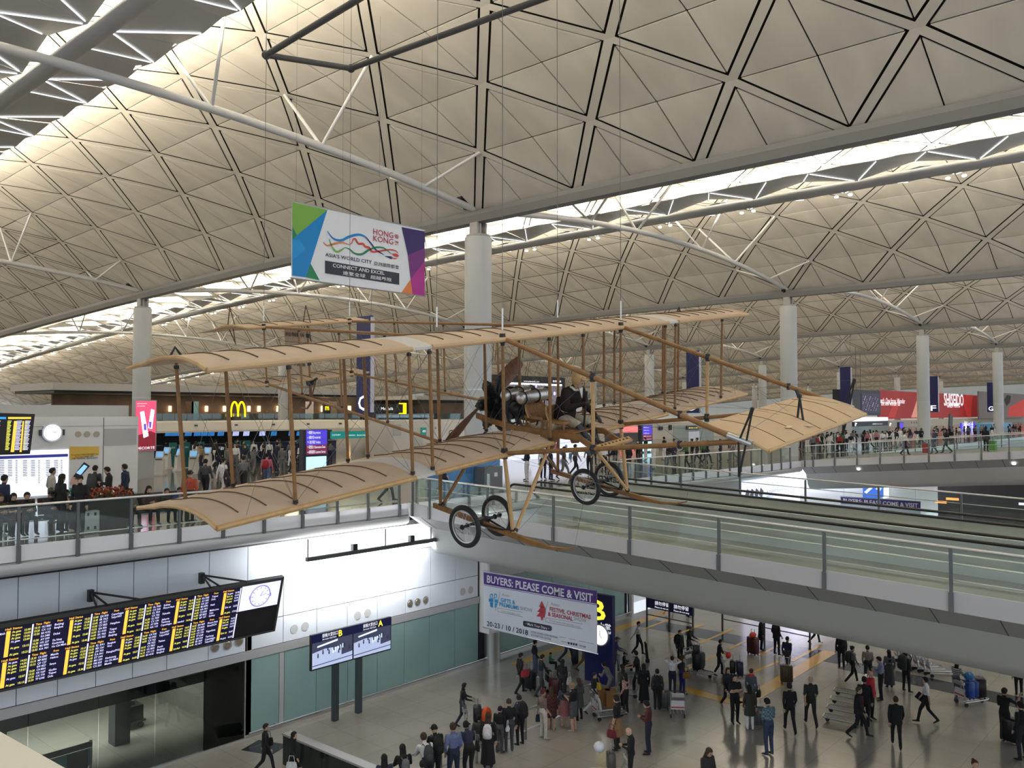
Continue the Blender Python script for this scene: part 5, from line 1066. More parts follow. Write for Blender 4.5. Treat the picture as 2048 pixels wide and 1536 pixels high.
# --- Exit B totem
p0, p1 = onz(1195, 1366, 0), onz(1222, 1358, 0); UT, VTb = 28.0, 20.3; ztop = onu(1205, 1190, UT).z
tt = empty('exit_totem', (UT, VTb, 0), label='tall navy sign totem with yellow letter B and lit round clock', cat='sign')
MB().box2((0, -0.72, 0), (0.2, 0.66, ztop)).build('body', NAVY, tt)
tx = MB().text('B', (-0.004, 0.34, ztop - 1.02), -Y, Z, 1.12, bold=0.02, width=0.74); tx.build('letter', em('sign_yellow', (0.9, 0.75, 0.05), 0.9), tt)
MB().text('接機大堂', (-0.004, 0.60, ztop - 1.32), -Y, Z, 0.25, width=1.25).text('Meeters & Greeters Hall', (-0.004, 0.60, ztop - 1.50), -Y, Z, 0.15, width=1.25).build('sign_text', em('sign_white', (0.8, 0.8, 0.85), 0.8), tt)
cz = onu(1203, 1270, UT).z; c = MB().tube((-0.06, -0.15, cz), (-0.001, -0.15, cz), 0.40, n=28).build('clock_face', em('clock_white', (0.9, 0.92, 0.95), 1.3), tt, True)
MB().pipe([(-0.06, -0.15 + 0.42 * cos(t), cz + 0.42 * sin(t)) for t in [2 * pi * k / 28 for k in range(28)]], 0.035, 6, closed=True).build('clock_rim', STEEL, tt, True); MB().tube((-0.07, -0.15, cz), (-0.07, -0.15, cz + 0.2), 0.012).tube((-0.07, -0.15, cz), (-0.07, -0.25, cz - 0.12), 0.012).build('clock_hand', BLACK, tt)
# --- track lights washing the wall
pA, pB = onv(613, 1117, 24.35), onv(884, 1079, 24.35); rig = empty('track_light', pA, label='dark track with curved reflector lamps lighting the white wall under the deck', cat='light')
L = lambda p: Vector(p) - pA; zt = (pA.z + pB.z) / 2
MB().box2(L((pA.x, 24.28, zt - 0.07)), L((pB.x, 24.42, zt + 0.07))).build('track', DKGREY, rig)
for u in (pA.x + 0.05, pA.x + 3.45, pB.x - 0.6): MB().tube(L((u, 24.35, zt)), L((u, 24.9, 6.62) if False else (u, 24.35, 6.64)), 0.03).build('drop_rod', mat('rod_grey', (0.3, 0.3, 0.31), 0.4), rig)
for u in (pA.x + 2.0, pA.x + 4.7): MB().box(L((u, 24.33, zt + 0.19)), (0.20, 0.16, 0.22)).build('ballast_box', BLACK, rig)
for k in range(8):
    u = pA.x + 0.55 + 0.76 * k; arc = [Vector((u, 24.42 + 0.28 * sin(t), zt - 0.10 - 0.28 + 0.28 * cos(t))) for t in [0.2 * i for i in range(7)]]
    MB().pipe([L(p) for p in arc], 0.018, 6).build('lamp_arm', RAILM, rig, True)
    MB().slab([L((u - 0.36, 24.58, zt - 0.27)), L((u + 0.36, 24.58, zt - 0.27)), L((u + 0.36, 24.78, zt - 0.36)), L((u - 0.36, 24.78, zt - 0.36))], (0, 0, 0.02)).build('lamp_reflector', RAILM, rig)
l = area('wall_wash', ((pA.x + pB.x) / 2, 24.45, zt - 0.16), (0, 0.95, 0.1), pB.x - pA.x, 0.22, WALL_W, (1, 0.98, 0.95)); l.rotation_euler = Matrix((X, Vector((0, 0.1, -0.99)).normalized().cross(X) * -1 if False else Z, -Y)).transposed().to_euler()
# ---------------------------------------------------------------- luggage and trolleys
TRM = mat('trolley_aluminium', (0.48, 0.48, 0.49), 0.3, 0.85)
def trolley_proto():
    t = empty('luggage_trolley'); 
    MB().pipe([(-0.26, -0.45, 0.16), (-0.26, 0.55, 0.20), (-0.18, 0.68, 0.2), (0.18, 0.68, 0.2), (0.26, 0.55, 0.20), (0.26, -0.45, 0.16)], 0.022, 6).build('base_frame', TRM, t, True)
    for x in (-0.13, 0, 0.13): MB().tube((x, -0.42, 0.17), (x, 0.66, 0.21), 0.014, n=6).build('base_bar', TRM, t)
    for x in (-0.26, 0.26): MB().pipe([(x, -0.40, 0.16), (x, -0.50, 0.60), (x, -0.56, 1.0)], 0.02, 6).build('upright', TRM, t, True)
    MB().tube((-0.28, -0.57, 1.01), (0.28, -0.57, 1.01), 0.02, n=8).build('handle', mat('handle_black', (0.02, 0.02, 0.02), 0.4), t, True)
    MB().box((0, -0.46, 0.48), (0.48, 0.02, 0.30), Euler((-0.18, 0, 0)).to_matrix()).build('sign_panel', mat('trolley_panel', (0.62, 0.62, 0.62), 0.4), t)
    MB().box((0, -0.475, 0.40), (0.46, 0.02, 0.05), Euler((-0.18, 0, 0)).to_matrix()).build('red_stripe', mat('trolley_red', (0.42, 0.04, 0.03), 0.5), t)
    MB().box((0, -0.50, 0.84), (0.44, 0.16, 0.10)).build('top_basket', TRM, t)
    for x, y in ((-0.24, -0.38), (0.24, -0.38), (0, 0.55)): MB().tube((x - 0.022, y, 0.075), (x + 0.022, y, 0.075), 0.075, n=12).build('wheel', BLACK, t, True)
    return t
TRO = trolley_proto()
def trolley(x, y, rz, label, group=None, z=0):
    p = onz(x, y, z); c = copy_tree(TRO); c.location = p; c.rotation_euler = (0, 0, rz); tag(c, label, 'trolley', group); return c
def case_proto(name, w, d, h, soft=False):
    t = empty(name); mb = MB(); r = 0.04; rings = []
    for z, k in ((0.06, 0.88), (0.09, 1.0), (h - 0.03, 1.0), (h, 0.88)):
        a, b = w / 2 * (k if k < 1 else 1), d / 2 * (k if k < 1 else 1); rings.append([Vector(p) for p in ((-a + r, -b, z), (a - r, -b, z), (a, -b + r, z), (a, b - r, z), (a - r, b, z), (-a + r, b, z), (-a, b - r, z), (-a, -b + r, z))])
    mb.loft(rings).build('shell', None, t, True, 50)
    for k in range(4): MB().box2((-w * 0.38 + k * w * 0.25, -d / 2 - 0.008, 0.12), (-w * 0.36 + k * w * 0.25, -d / 2, h - 0.08)).build('groove', BLACK, t)
    MB().pipe([(-0.09, 0, h - 0.02), (-0.09, 0, h + 0.30), (0.09, 0, h + 0.30), (0.09, 0, h - 0.02)], 0.011, 6).build('pull_handle', STEEL, t)
    for x in (-w * 0.38, w * 0.38):
        for y in (-d * 0.3, d * 0.3): MB().tube((x - 0.012, y, 0.03), (x + 0.012, y, 0.03), 0.03, n=8).build('wheel', BLACK, t)
    return t
CASE = case_proto('suitcase', 0.46, 0.28, 0.68)
def suitcase(loc, rz, col, label, sc=1.0):
    c = copy_tree(CASE); c.location = loc; c.rotation_euler = (0, 0, rz); c.scale = (sc,) * 3; tag(c, label, 'suitcase')
    for ch in c.children:
        if ch.name.startswith('shell'): ch.material_slots[0].link = 'OBJECT'; ch.material_slots[0].material = mat('case_%.2f_%.2f_%.2f' % col, col, 0.4)
    return c
def bag_proto():
    t = empty('backpack'); mb = MB(); rings = []
    for z, a, b in ((0, 0.11, 0.06), (0.05, 0.15, 0.09), (0.28, 0.15, 0.095), (0.40, 0.12, 0.07), (0.45, 0.06, 0.03)): rings.append(mb.ring((0, -b, z), (a, 0, 0), (0, b, 0), 12))
    mb.loft(rings).build('pack', None, t, True, 60)
    MB().ball((0, -0.18, 0.15), (0.11, 0.04, 0.10), 10, 6).build('pocket', None, t, True)
    for s in (-1, 1): MB().pipe([(s * 0.09, -0.0, 0.06), (s * 0.13, 0.10, 0.15), (s * 0.12, 0.20, 0.34), (s * 0.10, 0.12, 0.45), (s * 0.09, 0.0, 0.42)], 0.016, 6, flat=0.5).build('strap', None, t, True)
    return t
BAG = bag_proto()
def backpack(per, col, label, sc=1.0):
    k = per.scale[0]; c = copy_tree(BAG); M_ = Matrix.Translation(per.location) @ Matrix.Rotation(per.rotation_euler.z, 4, 'Z')
    c.location = M_ @ (Vector((0, -0.115, 0.98)) * k); c.rotation_euler = (0, 0, per.rotation_euler.z); c.scale = (sc,) * 3; tag(c, label, 'backpack')
    for ch in c.children: ch.material_slots[0].link = 'OBJECT'; ch.material_slots[0].material = cl(col)
    return c
def handbag(per, col, label, side=1, z=0.62, w=0.32, h=0.24):
    k = per.scale[0]; M_ = Matrix.Translation(per.location) @ Matrix.Rotation(per.rotation_euler.z, 4, 'Z'); t = empty('handbag', M_ @ (Vector((0.30 * side, 0.05, z)) * k), per.rotation_euler.z, label, 'bag')
    mb = MB(); rings = []
    for zz_, a, b in ((0, w / 2, 0.06), (h * 0.5, w / 2 * 1.05, 0.07), (h, w / 2 * 0.9, 0.03)): rings.append(mb.ring((0, 0, zz_), (0, a, 0), (b, 0, 0), 12))
    mb.loft(rings).build('pouch', cl(col), t, True, 60)
    MB().pipe([(0, -w * 0.3, h), (0, -w * 0.2, h + 0.18), (0, w * 0.2, h + 0.18), (0, w * 0.3, h)], 0.009, 6).build('strap', cl(col), t, True)
    return t
# ---------------------------------------------------------------- people in the arrivals hall
# facing: compass in the picture, degrees; 0 = away from the balcony, 90 = to the right of it, 180 = towards it
def face(deg): return YAW - pi / 2 - radians(deg)
K_, DK, GR, W_, NV_, JE = (0.010, 0.010, 0.012), (0.022, 0.022, 0.026), (0.16, 0.165, 0.175), (0.72, 0.72, 0.74), (0.018, 0.026, 0.06), (0.045, 0.065, 0.13)
PPL = {}
def pp(key, fx, fy, hy, deg, pose, label, top, legs, hair='short', hc='k', z=0.0, h=None, **kw):
    p = onz(fx, fy, z)
    if h is None:
        d = ray(fx, hy); dep = (p - CAMP).dot(FW); q_ = CAMP + d * dep; h = (q_.z - z) / 0.925; h = max(1.50, min(1.84, h))
    PPL[key] = person(p, face(deg), h, pose, label, top, legs, hair, hc, **kw); return PPL[key]
PLAID = mat('plaid_blue', (0.10, 0.18, 0.22), 0.85)
def checker(name, c1, c2, sc):
    m = mat(name, c1, 0.85); nt = m.node_tree; tc = nt.nodes.new('ShaderNodeTexCoord'); ch = nt.nodes.new('ShaderNodeTexChecker'); ch.inputs['Scale'].default_value = sc; ch.inputs[1].default_value = (*c1, 1); ch.inputs[2].default_value = (*c2, 1)
    nt.links.new(tc.outputs['Object'], ch.inputs['Vector']); nt.links.new(ch.outputs['Color'], nt.nodes['Principled BSDF'].inputs['Base Color']); return m
PLAID = checker('plaid_blue_check', (0.06, 0.12, 0.17), (0.16, 0.25, 0.28), 16); PLAIDR = checker('plaid_red_check', (0.10, 0.02, 0.02), (0.02, 0.012, 0.015), 14); FLOR = checker('floral_print', (0.35, 0.10, 0.09), (0.55, 0.48, 0.46), 22)
def stripe(name, c1, c2, n):
    m = mat(name, c1, 0.85); nt = m.node_tree; tc = nt.nodes.new('ShaderNodeTexCoord'); wv = nt.nodes.new('ShaderNodeTexWave'); wv.bands_direction = 'Z'; wv.inputs['Scale'].default_value = n; rp = nt.nodes.new('ShaderNodeValToRGB'); rp.color_ramp.interpolation = 'CONSTANT'
    rp.color_ramp.elements[0].color = (*c1, 1); rp.color_ramp.elements[1].color = (*c2, 1); rp.color_ramp.elements[1].position = 0.5; nt.links.new(tc.outputs['Object'], wv.inputs['Vector']); nt.links.new(wv.outputs['Fac'], rp.inputs['Fac']); nt.links.new(rp.outputs['Color'], nt.nodes['Principled BSDF'].inputs['Base Color']); return m
STRP = stripe('striped_knit', (0.02, 0.02, 0.022), (0.6, 0.6, 0.58), 4.2)
pp('a1', 530, 1548, 1456, 80, 'walk', 'man in black striding past the dark doorway glass with shoulder bag', K_, K_)
handbag(PPL['a1'], K_, 'black shoulder bag on the man striding past the doorway glass', -1, 0.85)
pp('a2', 586, 1566, 1475, 95, 'walk', 'woman with long black hair and black minidress carrying a pale handbag', K_, K_, 'long', shin='s')
handbag(PPL['a2'], (0.55, 0.60, 0.60), 'pale mint handbag carried by the woman in black', 1, 0.55)
pp('a3', 808, 1612, 1497, -20, 'lean', 'woman with long black hair leaning on barrier in black top', K_, DK, 'long')
backpack(PPL['a3'], GR, 'small grey backpack on the long haired woman leaning on barrier', 0.8)
pp('a4', 768, 1634, 1520, -15, 'stand', 'dark haired woman in navy at the near end of the barrier', NV_, DK, 'long')
pp('a5', 845, 1645, 1532, -15, 'stand', 'black haired person standing behind the man in white tee', K_, DK, 'short')
pp('a6', 852, 1592, 1474, -25, 'lean', 'man in white tee shirt leaning on barrier with grey backpack', W_, DK, 'short', 'b', sleeve='s')
backpack(PPL['a6'], (0.055, 0.057, 0.062), 'dark grey backpack on the man in white tee shirt')
pp('a7', 870, 1577, 1460, -30, 'phone', 'man in black cap and black top at the barrier', K_, K_, 'cap')
backpack(PPL['a7'], K_, 'large black backpack on the man in black cap', 1.15)
pp('a8', 906, 1573, 1455, -25, 'stand2', 'man in blue long sleeved shirt and dark jeans at the barrier', (0.14, 0.17, 0.32), (0.02, 0.03, 0.06), 'short', 'b')
pp('a9', 936, 1560, 1450, -20, 'lean', 'person in navy jacket bending over barrier beside the blue shirted man', NV_, K_, 'short')
handbag(PPL['a9'], K_, 'black satchel hanging at side of the person in navy jacket', 1, 0.8)
pp('a10', 958, 1527, 1441, 10, 'stand2', 'woman in black and white spotted top with grey trousers', (0.05, 0.05, 0.055), (0.30, 0.31, 0.33), 'bun')
pp('a11', 976, 1537, 1435, 5, 'stand', 'woman with long brown hair in long black dress', K_, K_, 'long', 'b', garment='long_skirt', gcol=K_)
backpack(PPL['a11'], (0.62, 0.63, 0.66), 'white drawstring bag on back of the woman in long black dress', 0.95)
pp('a12', 999, 1507, 1424, 20, 'phone', 'woman in black top and grey trousers beside the man in flat cap', K_, (0.07, 0.072, 0.08), 'short')
handbag(PPL['a12'], W_, 'small white bag held by the woman beside the flat cap man', 1, 0.85, 0.2, 0.14)
pp('a13', 1018, 1504, 1407, -10, 'stand', 'man in flat cap, black sweater, grey trousers and white shoes', K_, (0.055, 0.06, 0.07), 'cap', 'b', shoes=W_)
pp('a14', 1040, 1491, 1398, -35, 'phone', 'man with black backpack and dark trousers near end of barrier', (0.05, 0.06, 0.085), K_, 'short')
backpack(PPL['a14'], K_, 'black backpack worn by the man near end of barrier', 1.1)
pp('a15', 924, 1452, 1379, 85, 'push', 'long haired woman in black pushing a trolley with orange bag', K_, (0.03, 0.035, 0.05), 'long')
trolley(958, 1466, face(85), 'luggage trolley loaded with black case and orange bag')
p_ = onz(955, 1463, 0); suitcase(p_ + Vector((0, 0, 0.22)), face(85), (0.012, 0.012, 0.014), 'black suitcase riding on the trolley beside orange bag', 0.95)
o = MB().ball((0, 0, 0.30), (0.24, 0.18, 0.32), 12, 8).build('duffel_bag', cl((0.62, 0.10, 0.03)), None, True); o.location = onz(972, 1463, 0) + Vector((0, 0, 0.22)); tag(o, 'bright orange duffel bag on the trolley of the long haired woman', 'bag')
pp('b1', 1086, 1477, 1386, 60, 'stand2', 'woman in mauve sleeveless top and white trousers', (0.16, 0.11, 0.10), (0.52, 0.50, 0.46), 'bun', (0.10, 0.02, 0.02), sleeve='s', shoes=(0.4, 0.37, 0.33))
handbag(PPL['b1'], (0.02, 0.03, 0.06), 'navy bag carried by the woman in white trousers', -1, 0.5)
pp('b2', 1103, 1461, 1387, 15, 'stand', 'woman in red plaid dress facing the hall', (0.08, 0.02, 0.02), DK, 'long', 'b', topmat=PLAIDR, shin='s'); g_ = put(GARM['coat'], 'dress', (0, 0, 0), 0, PPL['b2']); g_.material_slots[0].link = 'OBJECT'; g_.material_slots[0].material = PLAIDR
pp('b3', 1129, 1455, 1375, 20, 'stand', 'woman in denim jacket and dusty pink skirt', (0.05, 0.065, 0.085), (0.26, 0.10, 0.11), 'long', shin='s', garment='skirt', gcol=(0.26, 0.10, 0.11), shoes=(0.4, 0.38, 0.36))
pp('b4', 1147, 1463, 1373, -60, 'phone', 'blond man in black tee shirt and grey shorts', K_, (0.08, 0.085, 0.095), 'short', 'y', sleeve='s', shin='s', garment='shorts', gcol=(0.07, 0.075, 0.085), shoes=(0.35, 0.32, 0.28))
pp('b5', 1158, 1442, 1365, -40, 'stand2', 'woman in long dark grey coat behind the blond man', (0.06, 0.065, 0.07), K_, 'long', 'b', garment='coat', gcol=(0.055, 0.06, 0.062))
pp('b6', 1188, 1429, 1356, 110, 'walk', 'woman in black jacket and white trousers with yellow strap', K_, W_, 'short')
handbag(PPL['b6'], (0.55, 0.42, 0.03), 'yellow shoulder bag of the woman in white trousers and black jacket', -1, 0.95)
pp('b7', 1041, 1388, 1313, 60, 'pull', 'woman in black with red handbag pulling a black suitcase', K_, K_, 'short')
handbag(PPL['b7'], (0.42, 0.04, 0.05), 'red handbag on arm of the woman pulling black suitcase', 1, 0.80, 0.38, 0.26); suitcase(onz(1060, 1379, 0), face(60), (0.012, 0.016, 0.02), 'black suitcase behind the woman with red handbag', 1.1)
pp('b8', 1070, 1354, 1287, 70, 'stand2', 'person in dark top and blue jeans with ponytail', K_, JE, 'bun', shoes=W_)
pp('b9', 1081, 1393, 1316, 70, 'push', 'man in dark sweater and slate trousers pushing a stroller', (0.012, 0.018, 0.02), (0.06, 0.065, 0.08), 'short')
pp('b10', 1101, 1338, 1307, 100, 'sit', 'toddler in green shirt riding in stroller', (0.02, 0.18, 0.07), K_, 'short', h=0.95)
st_ = empty('baby_stroller', onz(1104, 1382, 0), face(75), 'black folding stroller carrying the toddler in green', 'stroller')
MB().box((0, 0, 0.42), (0.36, 0.36, 0.08)).build('seat', cl(K_), st_); MB().box((0, -0.20, 0.62), (0.36, 0.06, 0.42)).build('backrest', cl(K_), st_)
for x in (-0.2, 0.2):
    MB().tube((x, -0.5, 1.0), (x, 0.35, 0.08), 0.015).build('frame_tube', TRM, st_); MB().tube((x, -0.25, 0.08), (x, 0.05, 0.42), 0.015).build('frame_tube', TRM, st_)
    for y in (-0.25, 0.35): MB().tube((x - 0.02, y, 0.075), (x + 0.02, y, 0.075), 0.075, n=12).build('wheel', BLACK, st_)
pp('b11', 1125, 1398, 1336, 30, 'stand', 'woman with long black hair in black blouse near the stroller', K_, DK, 'long')
handbag(PPL['b11'], W_, 'white tote on arm of the woman in black blouse', 1, 0.7); suitcase(onz(1110, 1392, 0), face(30), (0.10, 0.015, 0.02), 'dark red suitcase beside the woman in black blouse')
pp('b12', 1134, 1326, 1255, 90, 'walk', 'man in blue jeans walking behind the trade show banner', GR, JE, 'short'); pp('b13', 1169, 1342, 1270, 100, 'walk', 'man in khaki trousers walking behind the trade show banner', DK, (0.20, 0.14, 0.08), 'short'); suitcase(onz(1150, 1328, 0), face(90), (0.02, 0.03, 0.04), 'dark suitcase between the two men behind the banner')
pp('b14', 1231, 1345, 1293, 90, 'push', 'elderly person in purple anorak and cap by navy totem', (0.10, 0.09, 0.20), (0.12, 0.12, 0.15), 'cap', (0.12, 0.08, 0.06)); pp('b15', 1249, 1345, 1300, 100, 'sit', 'child in dark clothes and cap seated on trolley', K_, DK, 'cap', h=1.15)
trolley(1262, 1356, face(95), 'luggage trolley pushed by the elderly person in purple anorak')
pp('b16', 1277, 1310, 1264, 110, 'pull', 'woman in white blouse and black trousers with folded stroller', (0.50, 0.49, 0.47), K_, 'short'); 
o = MB().tube((0, 0, 0.75), (0.55, 0, 0.10), 0.04).tube((0.05, 0.05, 0.7), (0.6, 0.05, 0.08), 0.03).tube((0.56, -0.06, 0.09), (0.56, 0.1, 0.09), 0.085, n=12).build('folded_stroller', cl(DK), None); o.location = onz(1290, 1318, 0); o.rotation_euler = (0, 0, face(90)); tag(o, 'dark folded stroller wheeled by the woman in white blouse', 'stroller')
pp('b17', 1276, 1388, 1308, -80, 'push', 'man in black polo with bare arms pushing a trolley by totem', K_, K_, 'short', sleeve='s')
trolley(1250, 1392, face(-85), 'luggage trolley with tan boxes under the man in black polo')
for i, (x, y, c_) in enumerate(((1207, 1420, (0.24, 0.12, 0.04)), (1222, 1424, (0.22, 0.11, 0.035)))):
    o = MB().box2((-0.26, -0.2, 0.22), (0.26, 0.2, 0.78)).box2((-0.262, -0.02, 0.22), (0.262, 0.02, 0.783), ).build('cardboard_box', [mat('cardboard_%d' % i, c_, 0.8)], None); o.location = onz(x, y, 0); o.rotation_euler = (0, 0, face(80 + 10 * i)); tag(o, 'brown %s box loaded on the trolley near the navy totem' % ('cardboard', 'taped carton')[i], 'box')
trolley(1214, 1436, face(75), 'luggage trolley stacked with brown boxes near the navy totem')
pp('b18', 1217, 1400, 1345, -60, 'lean', 'woman in grey sweatshirt leaning over trolley with hand at mouth', (0.17, 0.165, 0.16), GR, 'short'); pp('b19', 1245, 1412, 1336, -70, 'stand2', 'woman in dark olive jacket behind the trolley of boxes', (0.03, 0.032, 0.025), K_, 'long')
pp('b20', 1251, 1429, 1358, -50, 'stand2', 'woman in red and white floral top with black trousers', (0.4, 0.2, 0.2), K_, 'long', topmat=FLOR); pp('b21', 1234, 1502, 1400, -60, 'call', 'woman on phone in black top with tan jacket round waist', K_, DK, 'short', sleeve='s', garment='skirt', gcol=(0.26, 0.15, 0.07))
handbag(PPL['b21'], (0.14, 0.015, 0.03), 'burgundy bag hanging from the woman on the phone', -1, 0.5); pp('b22', 1297, 1509, 1410, -70, 'phone', 'man in burgundy shirt and dark jeans looking at phone', (0.085, 0.018, 0.022), (0.02, 0.025, 0.045), 'short')
pp('b23', 1262, 1572, 1464, -80, 'phone', 'bald man in black clothes beside trolley with grey case', K_, K_, 'none', skin=(0.56, 0.36, 0.26)); trolley(1222, 1556, face(-95), 'luggage trolley with grey case and white balloon in front of the bald man')
suitcase(onz(1222, 1556, 0) + Vector((0, 0, 0.22)), face(-95), (0.09, 0.09, 0.085), 'grey suitcase on the trolley beside the bald man', 0.8)
o = MB().ball((0, 0, 0), 0.17, 14, 9).build('balloon', mat('balloon_white', (0.72, 0.74, 0.82), 0.2), None, True); o.location = onz(1203, 1508, 0.95); tag(o, 'clear white balloon floating over the trolley with grey case', 'balloon')
o.location = onz(1222, 1556, 0) + RT * -0.35 + Vector((0, 0, 0.92))
pp('b24', 1288, 1408, 1341, 0, 'stand', 'woman in long black dress seen from behind', K_, K_, 'long', garment='long_skirt', gcol=K_); pp('b25', 1315, 1421, 1351, 10, 'stand', 'boy in grey hood and black backpack', (0.05, 0.05, 0.055), K_, 'short', shoes=W_); backpack(PPL['b25'], K_, 'black backpack on the boy in grey hood', 1.0); suitcase(onz(1327, 1418, 0), face(20), (0.08, 0.085, 0.08), 'grey suitcase standing beside the boy in grey hood')
pp('c1', 1360, 1330, 1287, 150, 'stand', 'man in black with rucksack facing the balcony', K_, K_, 'short'); backpack(PPL['c1'], K_, 'black rucksack on the man facing the balcony')
pp('c2', 1378, 1320, 1273, 120, 'push', 'man in hat and black jacket pushing heaped trolley', K_, (0.04, 0.04, 0.05), 'cap', (0.12, 0.1, 0.09)); trolley(1398, 1350, face(140), 'luggage trolley heaped with black cases pushed by man in hat')
for i, (dx, dy, dz) in enumerate(((0, 0, 0.2), (0.3, 0.1, 0.22), (-0.1, 0.05, 0.85))): suitcase(onz(1397, 1350, 0) + Vector((dx, dy, dz)), face(140 + 15 * i), (0.014 + 0.008 * i, 0.017 + 0.006 * i, 0.018), ('tall black suitcase on the heaped trolley', 'dark green case leaning on the heaped trolley', 'small black case on top of the heaped trolley')[i], (1.1, 0.9, 0.6)[i])
pp('c3', 1438, 1351, 1285, 95, 'push', 'young man in black tee shirt and trousers pushing a trolley', K_, K_, 'short', sleeve='s'); trolley(1472, 1362, face(100), 'luggage trolley with dark blue case pushed by young man in black')
suitcase(onz(1480, 1362, 0) + Vector((0, 0, 0.2)), face(100), (0.02, 0.022, 0.06), 'dark blue suitcase on trolley of the young man in black', 0.9); suitcase(onz(1466, 1358, 0) + Vector((0, 0, 0.22)), face(110), (0.016, 0.017, 0.018), 'black suitcase on trolley of the young man in black', 0.8)
o = MB().ball((0, 0, 0), (0.16, 0.10, 0.14), 10, 6).build('plastic_bag', cl((0.70, 0.05, 0.05)), None, True); o.location = onz(1457, 1357, 0) + Vector((0, 0, 0.95)); tag(o, 'red plastic bag hung on trolley handle of the young man', 'bag')
pp('c4', 1345, 1390, 1326, 20, 'armsup', 'woman in white shirt with both hands on her head', W_, NV_, 'short', sleeve='s'); pp('c5', 1364, 1388, 1320, 70, 'stand2', 'woman in dark top and royal blue trousers', (0.03, 0.025, 0.03), (0.02, 0.02, 0.16), 'long', 'b'); handbag(PPL['c5'], (0.24, 0.11, 0.03), 'tan shoulder bag on the woman in royal blue trousers', 1, 0.78)
trolley(1353, 1428, face(5), 'empty luggage trolley with red striped sign panel in front of the woman with raised arms')
MB()
pp('c6', 1456, 1419, 1342, 165, 'walk', 'woman with long brown hair in dark top walking to the barrier', (0.02, 0.025, 0.032), K_, 'long', 'b', shoes=(0.2, 0.12, 0.08)); pp('c7', 1470, 1447, 1357, 170, 'cross', 'person in black tee shirt with folded arms', K_, K_, 'short', sleeve='s')
pp('c8', 1503, 1420, 1349, 40, 'stand', 'woman in denim jacket with pink scarf', (0.10, 0.12, 0.15), (0.12, 0.13, 0.16), 'short', (0.10, 0.03, 0.02)); o = MB().pipe([(0.10 * cos(t), 0.09 * sin(t), 0) for t in [2 * pi * k / 12 for k in range(12)]], 0.045, 8, closed=True).build('scarf', cl((0.62, 0.06, 0.12)), PPL['c8'], True); o.location = (0, -0.01, 1.45)
handbag(PPL['c8'], K_, 'black bag at side of the woman with pink scarf', 1, 0.6); pp('c9', 1500, 1460, 1378, 5, 'stand', 'woman in dark green parka and wide white trousers', (0.035, 0.036, 0.028), W_, 'long', garment='coat', gcol=(0.035, 0.037, 0.028)); suitcase(onz(1516, 1452, 0), face(0), (0.10, 0.10, 0.10), 'grey suitcase between the parka woman and plaid shirt man')
pp('c10', 1538, 1511, 1406, -25, 'phone', 'man in blue plaid shirt and jeans with head bowed', (0.1, 0.2, 0.25), (0.03, 0.05, 0.10), 'short', topmat=PLAID); pp('c11', 1580, 1466, 1375, 5, 'walk', 'man in black suit walking away with white cuffs', K_, K_, 'short'); pp('c12', 1622, 1453, 1361, 5, 'walk', 'bald man in dark olive tee shirt and trousers', (0.03, 0.033, 0.028), (0.022, 0.022, 0.02), 'none', sleeve='s', skin=(0.55, 0.36, 0.27))
pp('c13', 1575, 1345, 1284, 40, 'pull', 'man in navy suit pulling a brown suitcase', NV_, (0.05, 0.055, 0.08), 'short'); suitcase(onz(1573, 1366, 0), face(10), (0.085, 0.055, 0.025), 'large brown suitcase pulled by the man in navy suit', 1.05)
pp('c14', 1523, 1301, 1240, 100, 'stand', 'person in long black coat beside dark red suitcase', K_, K_, 'short', garment='coat', gcol=K_); suitcase(onz(1506, 1309, 0), face(60), (0.09, 0.012, 0.015), 'tall dark red suitcase with orange bag on top', 1.15)
o = MB().ball((0, 0, 0), (0.22, 0.14, 0.12), 10, 6).build('travel_pouch', cl((0.75, 0.07, 0.03)), None, True); o.location = onz(1506, 1309, 0) + Vector((0, 0, 0.88)); tag(o, 'orange red pouch sitting on the tall dark red suitcase', 'bag')
pp('c15', 1553, 1310, 1245, 60, 'stand2', 'person in black coat with white paper under the footbridge', K_, K_, 'short', garment='jacket', gcol=K_); pp('c16', 1630, 1288, 1232, 90, 'walk', 'person in black tights walking on dark floor band', K_, K_, 'short', shoes=(0.3, 0.28, 0.26)); pp('c17', 1416, 1622, 1504, 150, 'phone', 'woman in dark coat reading a white leaflet', (0.022, 0.022, 0.024), DK, 'long', 'b', garment='jacket', gcol=(0.022, 0.022, 0.024), shin=None)
o = MB().add([(-0.17, 0, 0.03), (0, 0, 0), (0, 0.22, 0), (-0.17, 0.22, 0.03), (0.17, 0, 0.03), (0.17, 0.22, 0.03)], [(0, 1, 2, 3), (1, 4, 5, 2)]).build('leaflet', mat('paper', (0.8, 0.8, 0.78), 0.7), None); o.location = PPL['c17'].location + Matrix.Rotation(face(150), 3, 'Z') @ Vector((0, 0.28, 1.16)); o.rotation_euler = (0.5, 0, face(150)); tag(o, 'open white leaflet held by the woman in dark coat', 'leaflet')
pp('d1', 1683, 1337, 1270, 10, 'stand', 'person in black with rucksack standing at end of yellow band', K_, K_, 'short'); backpack(PPL['d1'], K_, 'black rucksack on the person at end of yellow band', 1.2); pp('d2', 1705, 1367, 1302, 85, 'walk', 'woman in grey hoodie and black leggings striding', (0.10, 0.10, 0.105), K_, 'bun', shoes=W_); backpack(PPL['d2'], (0.02, 0.03, 0.028), 'dark backpack on the woman in grey hoodie')
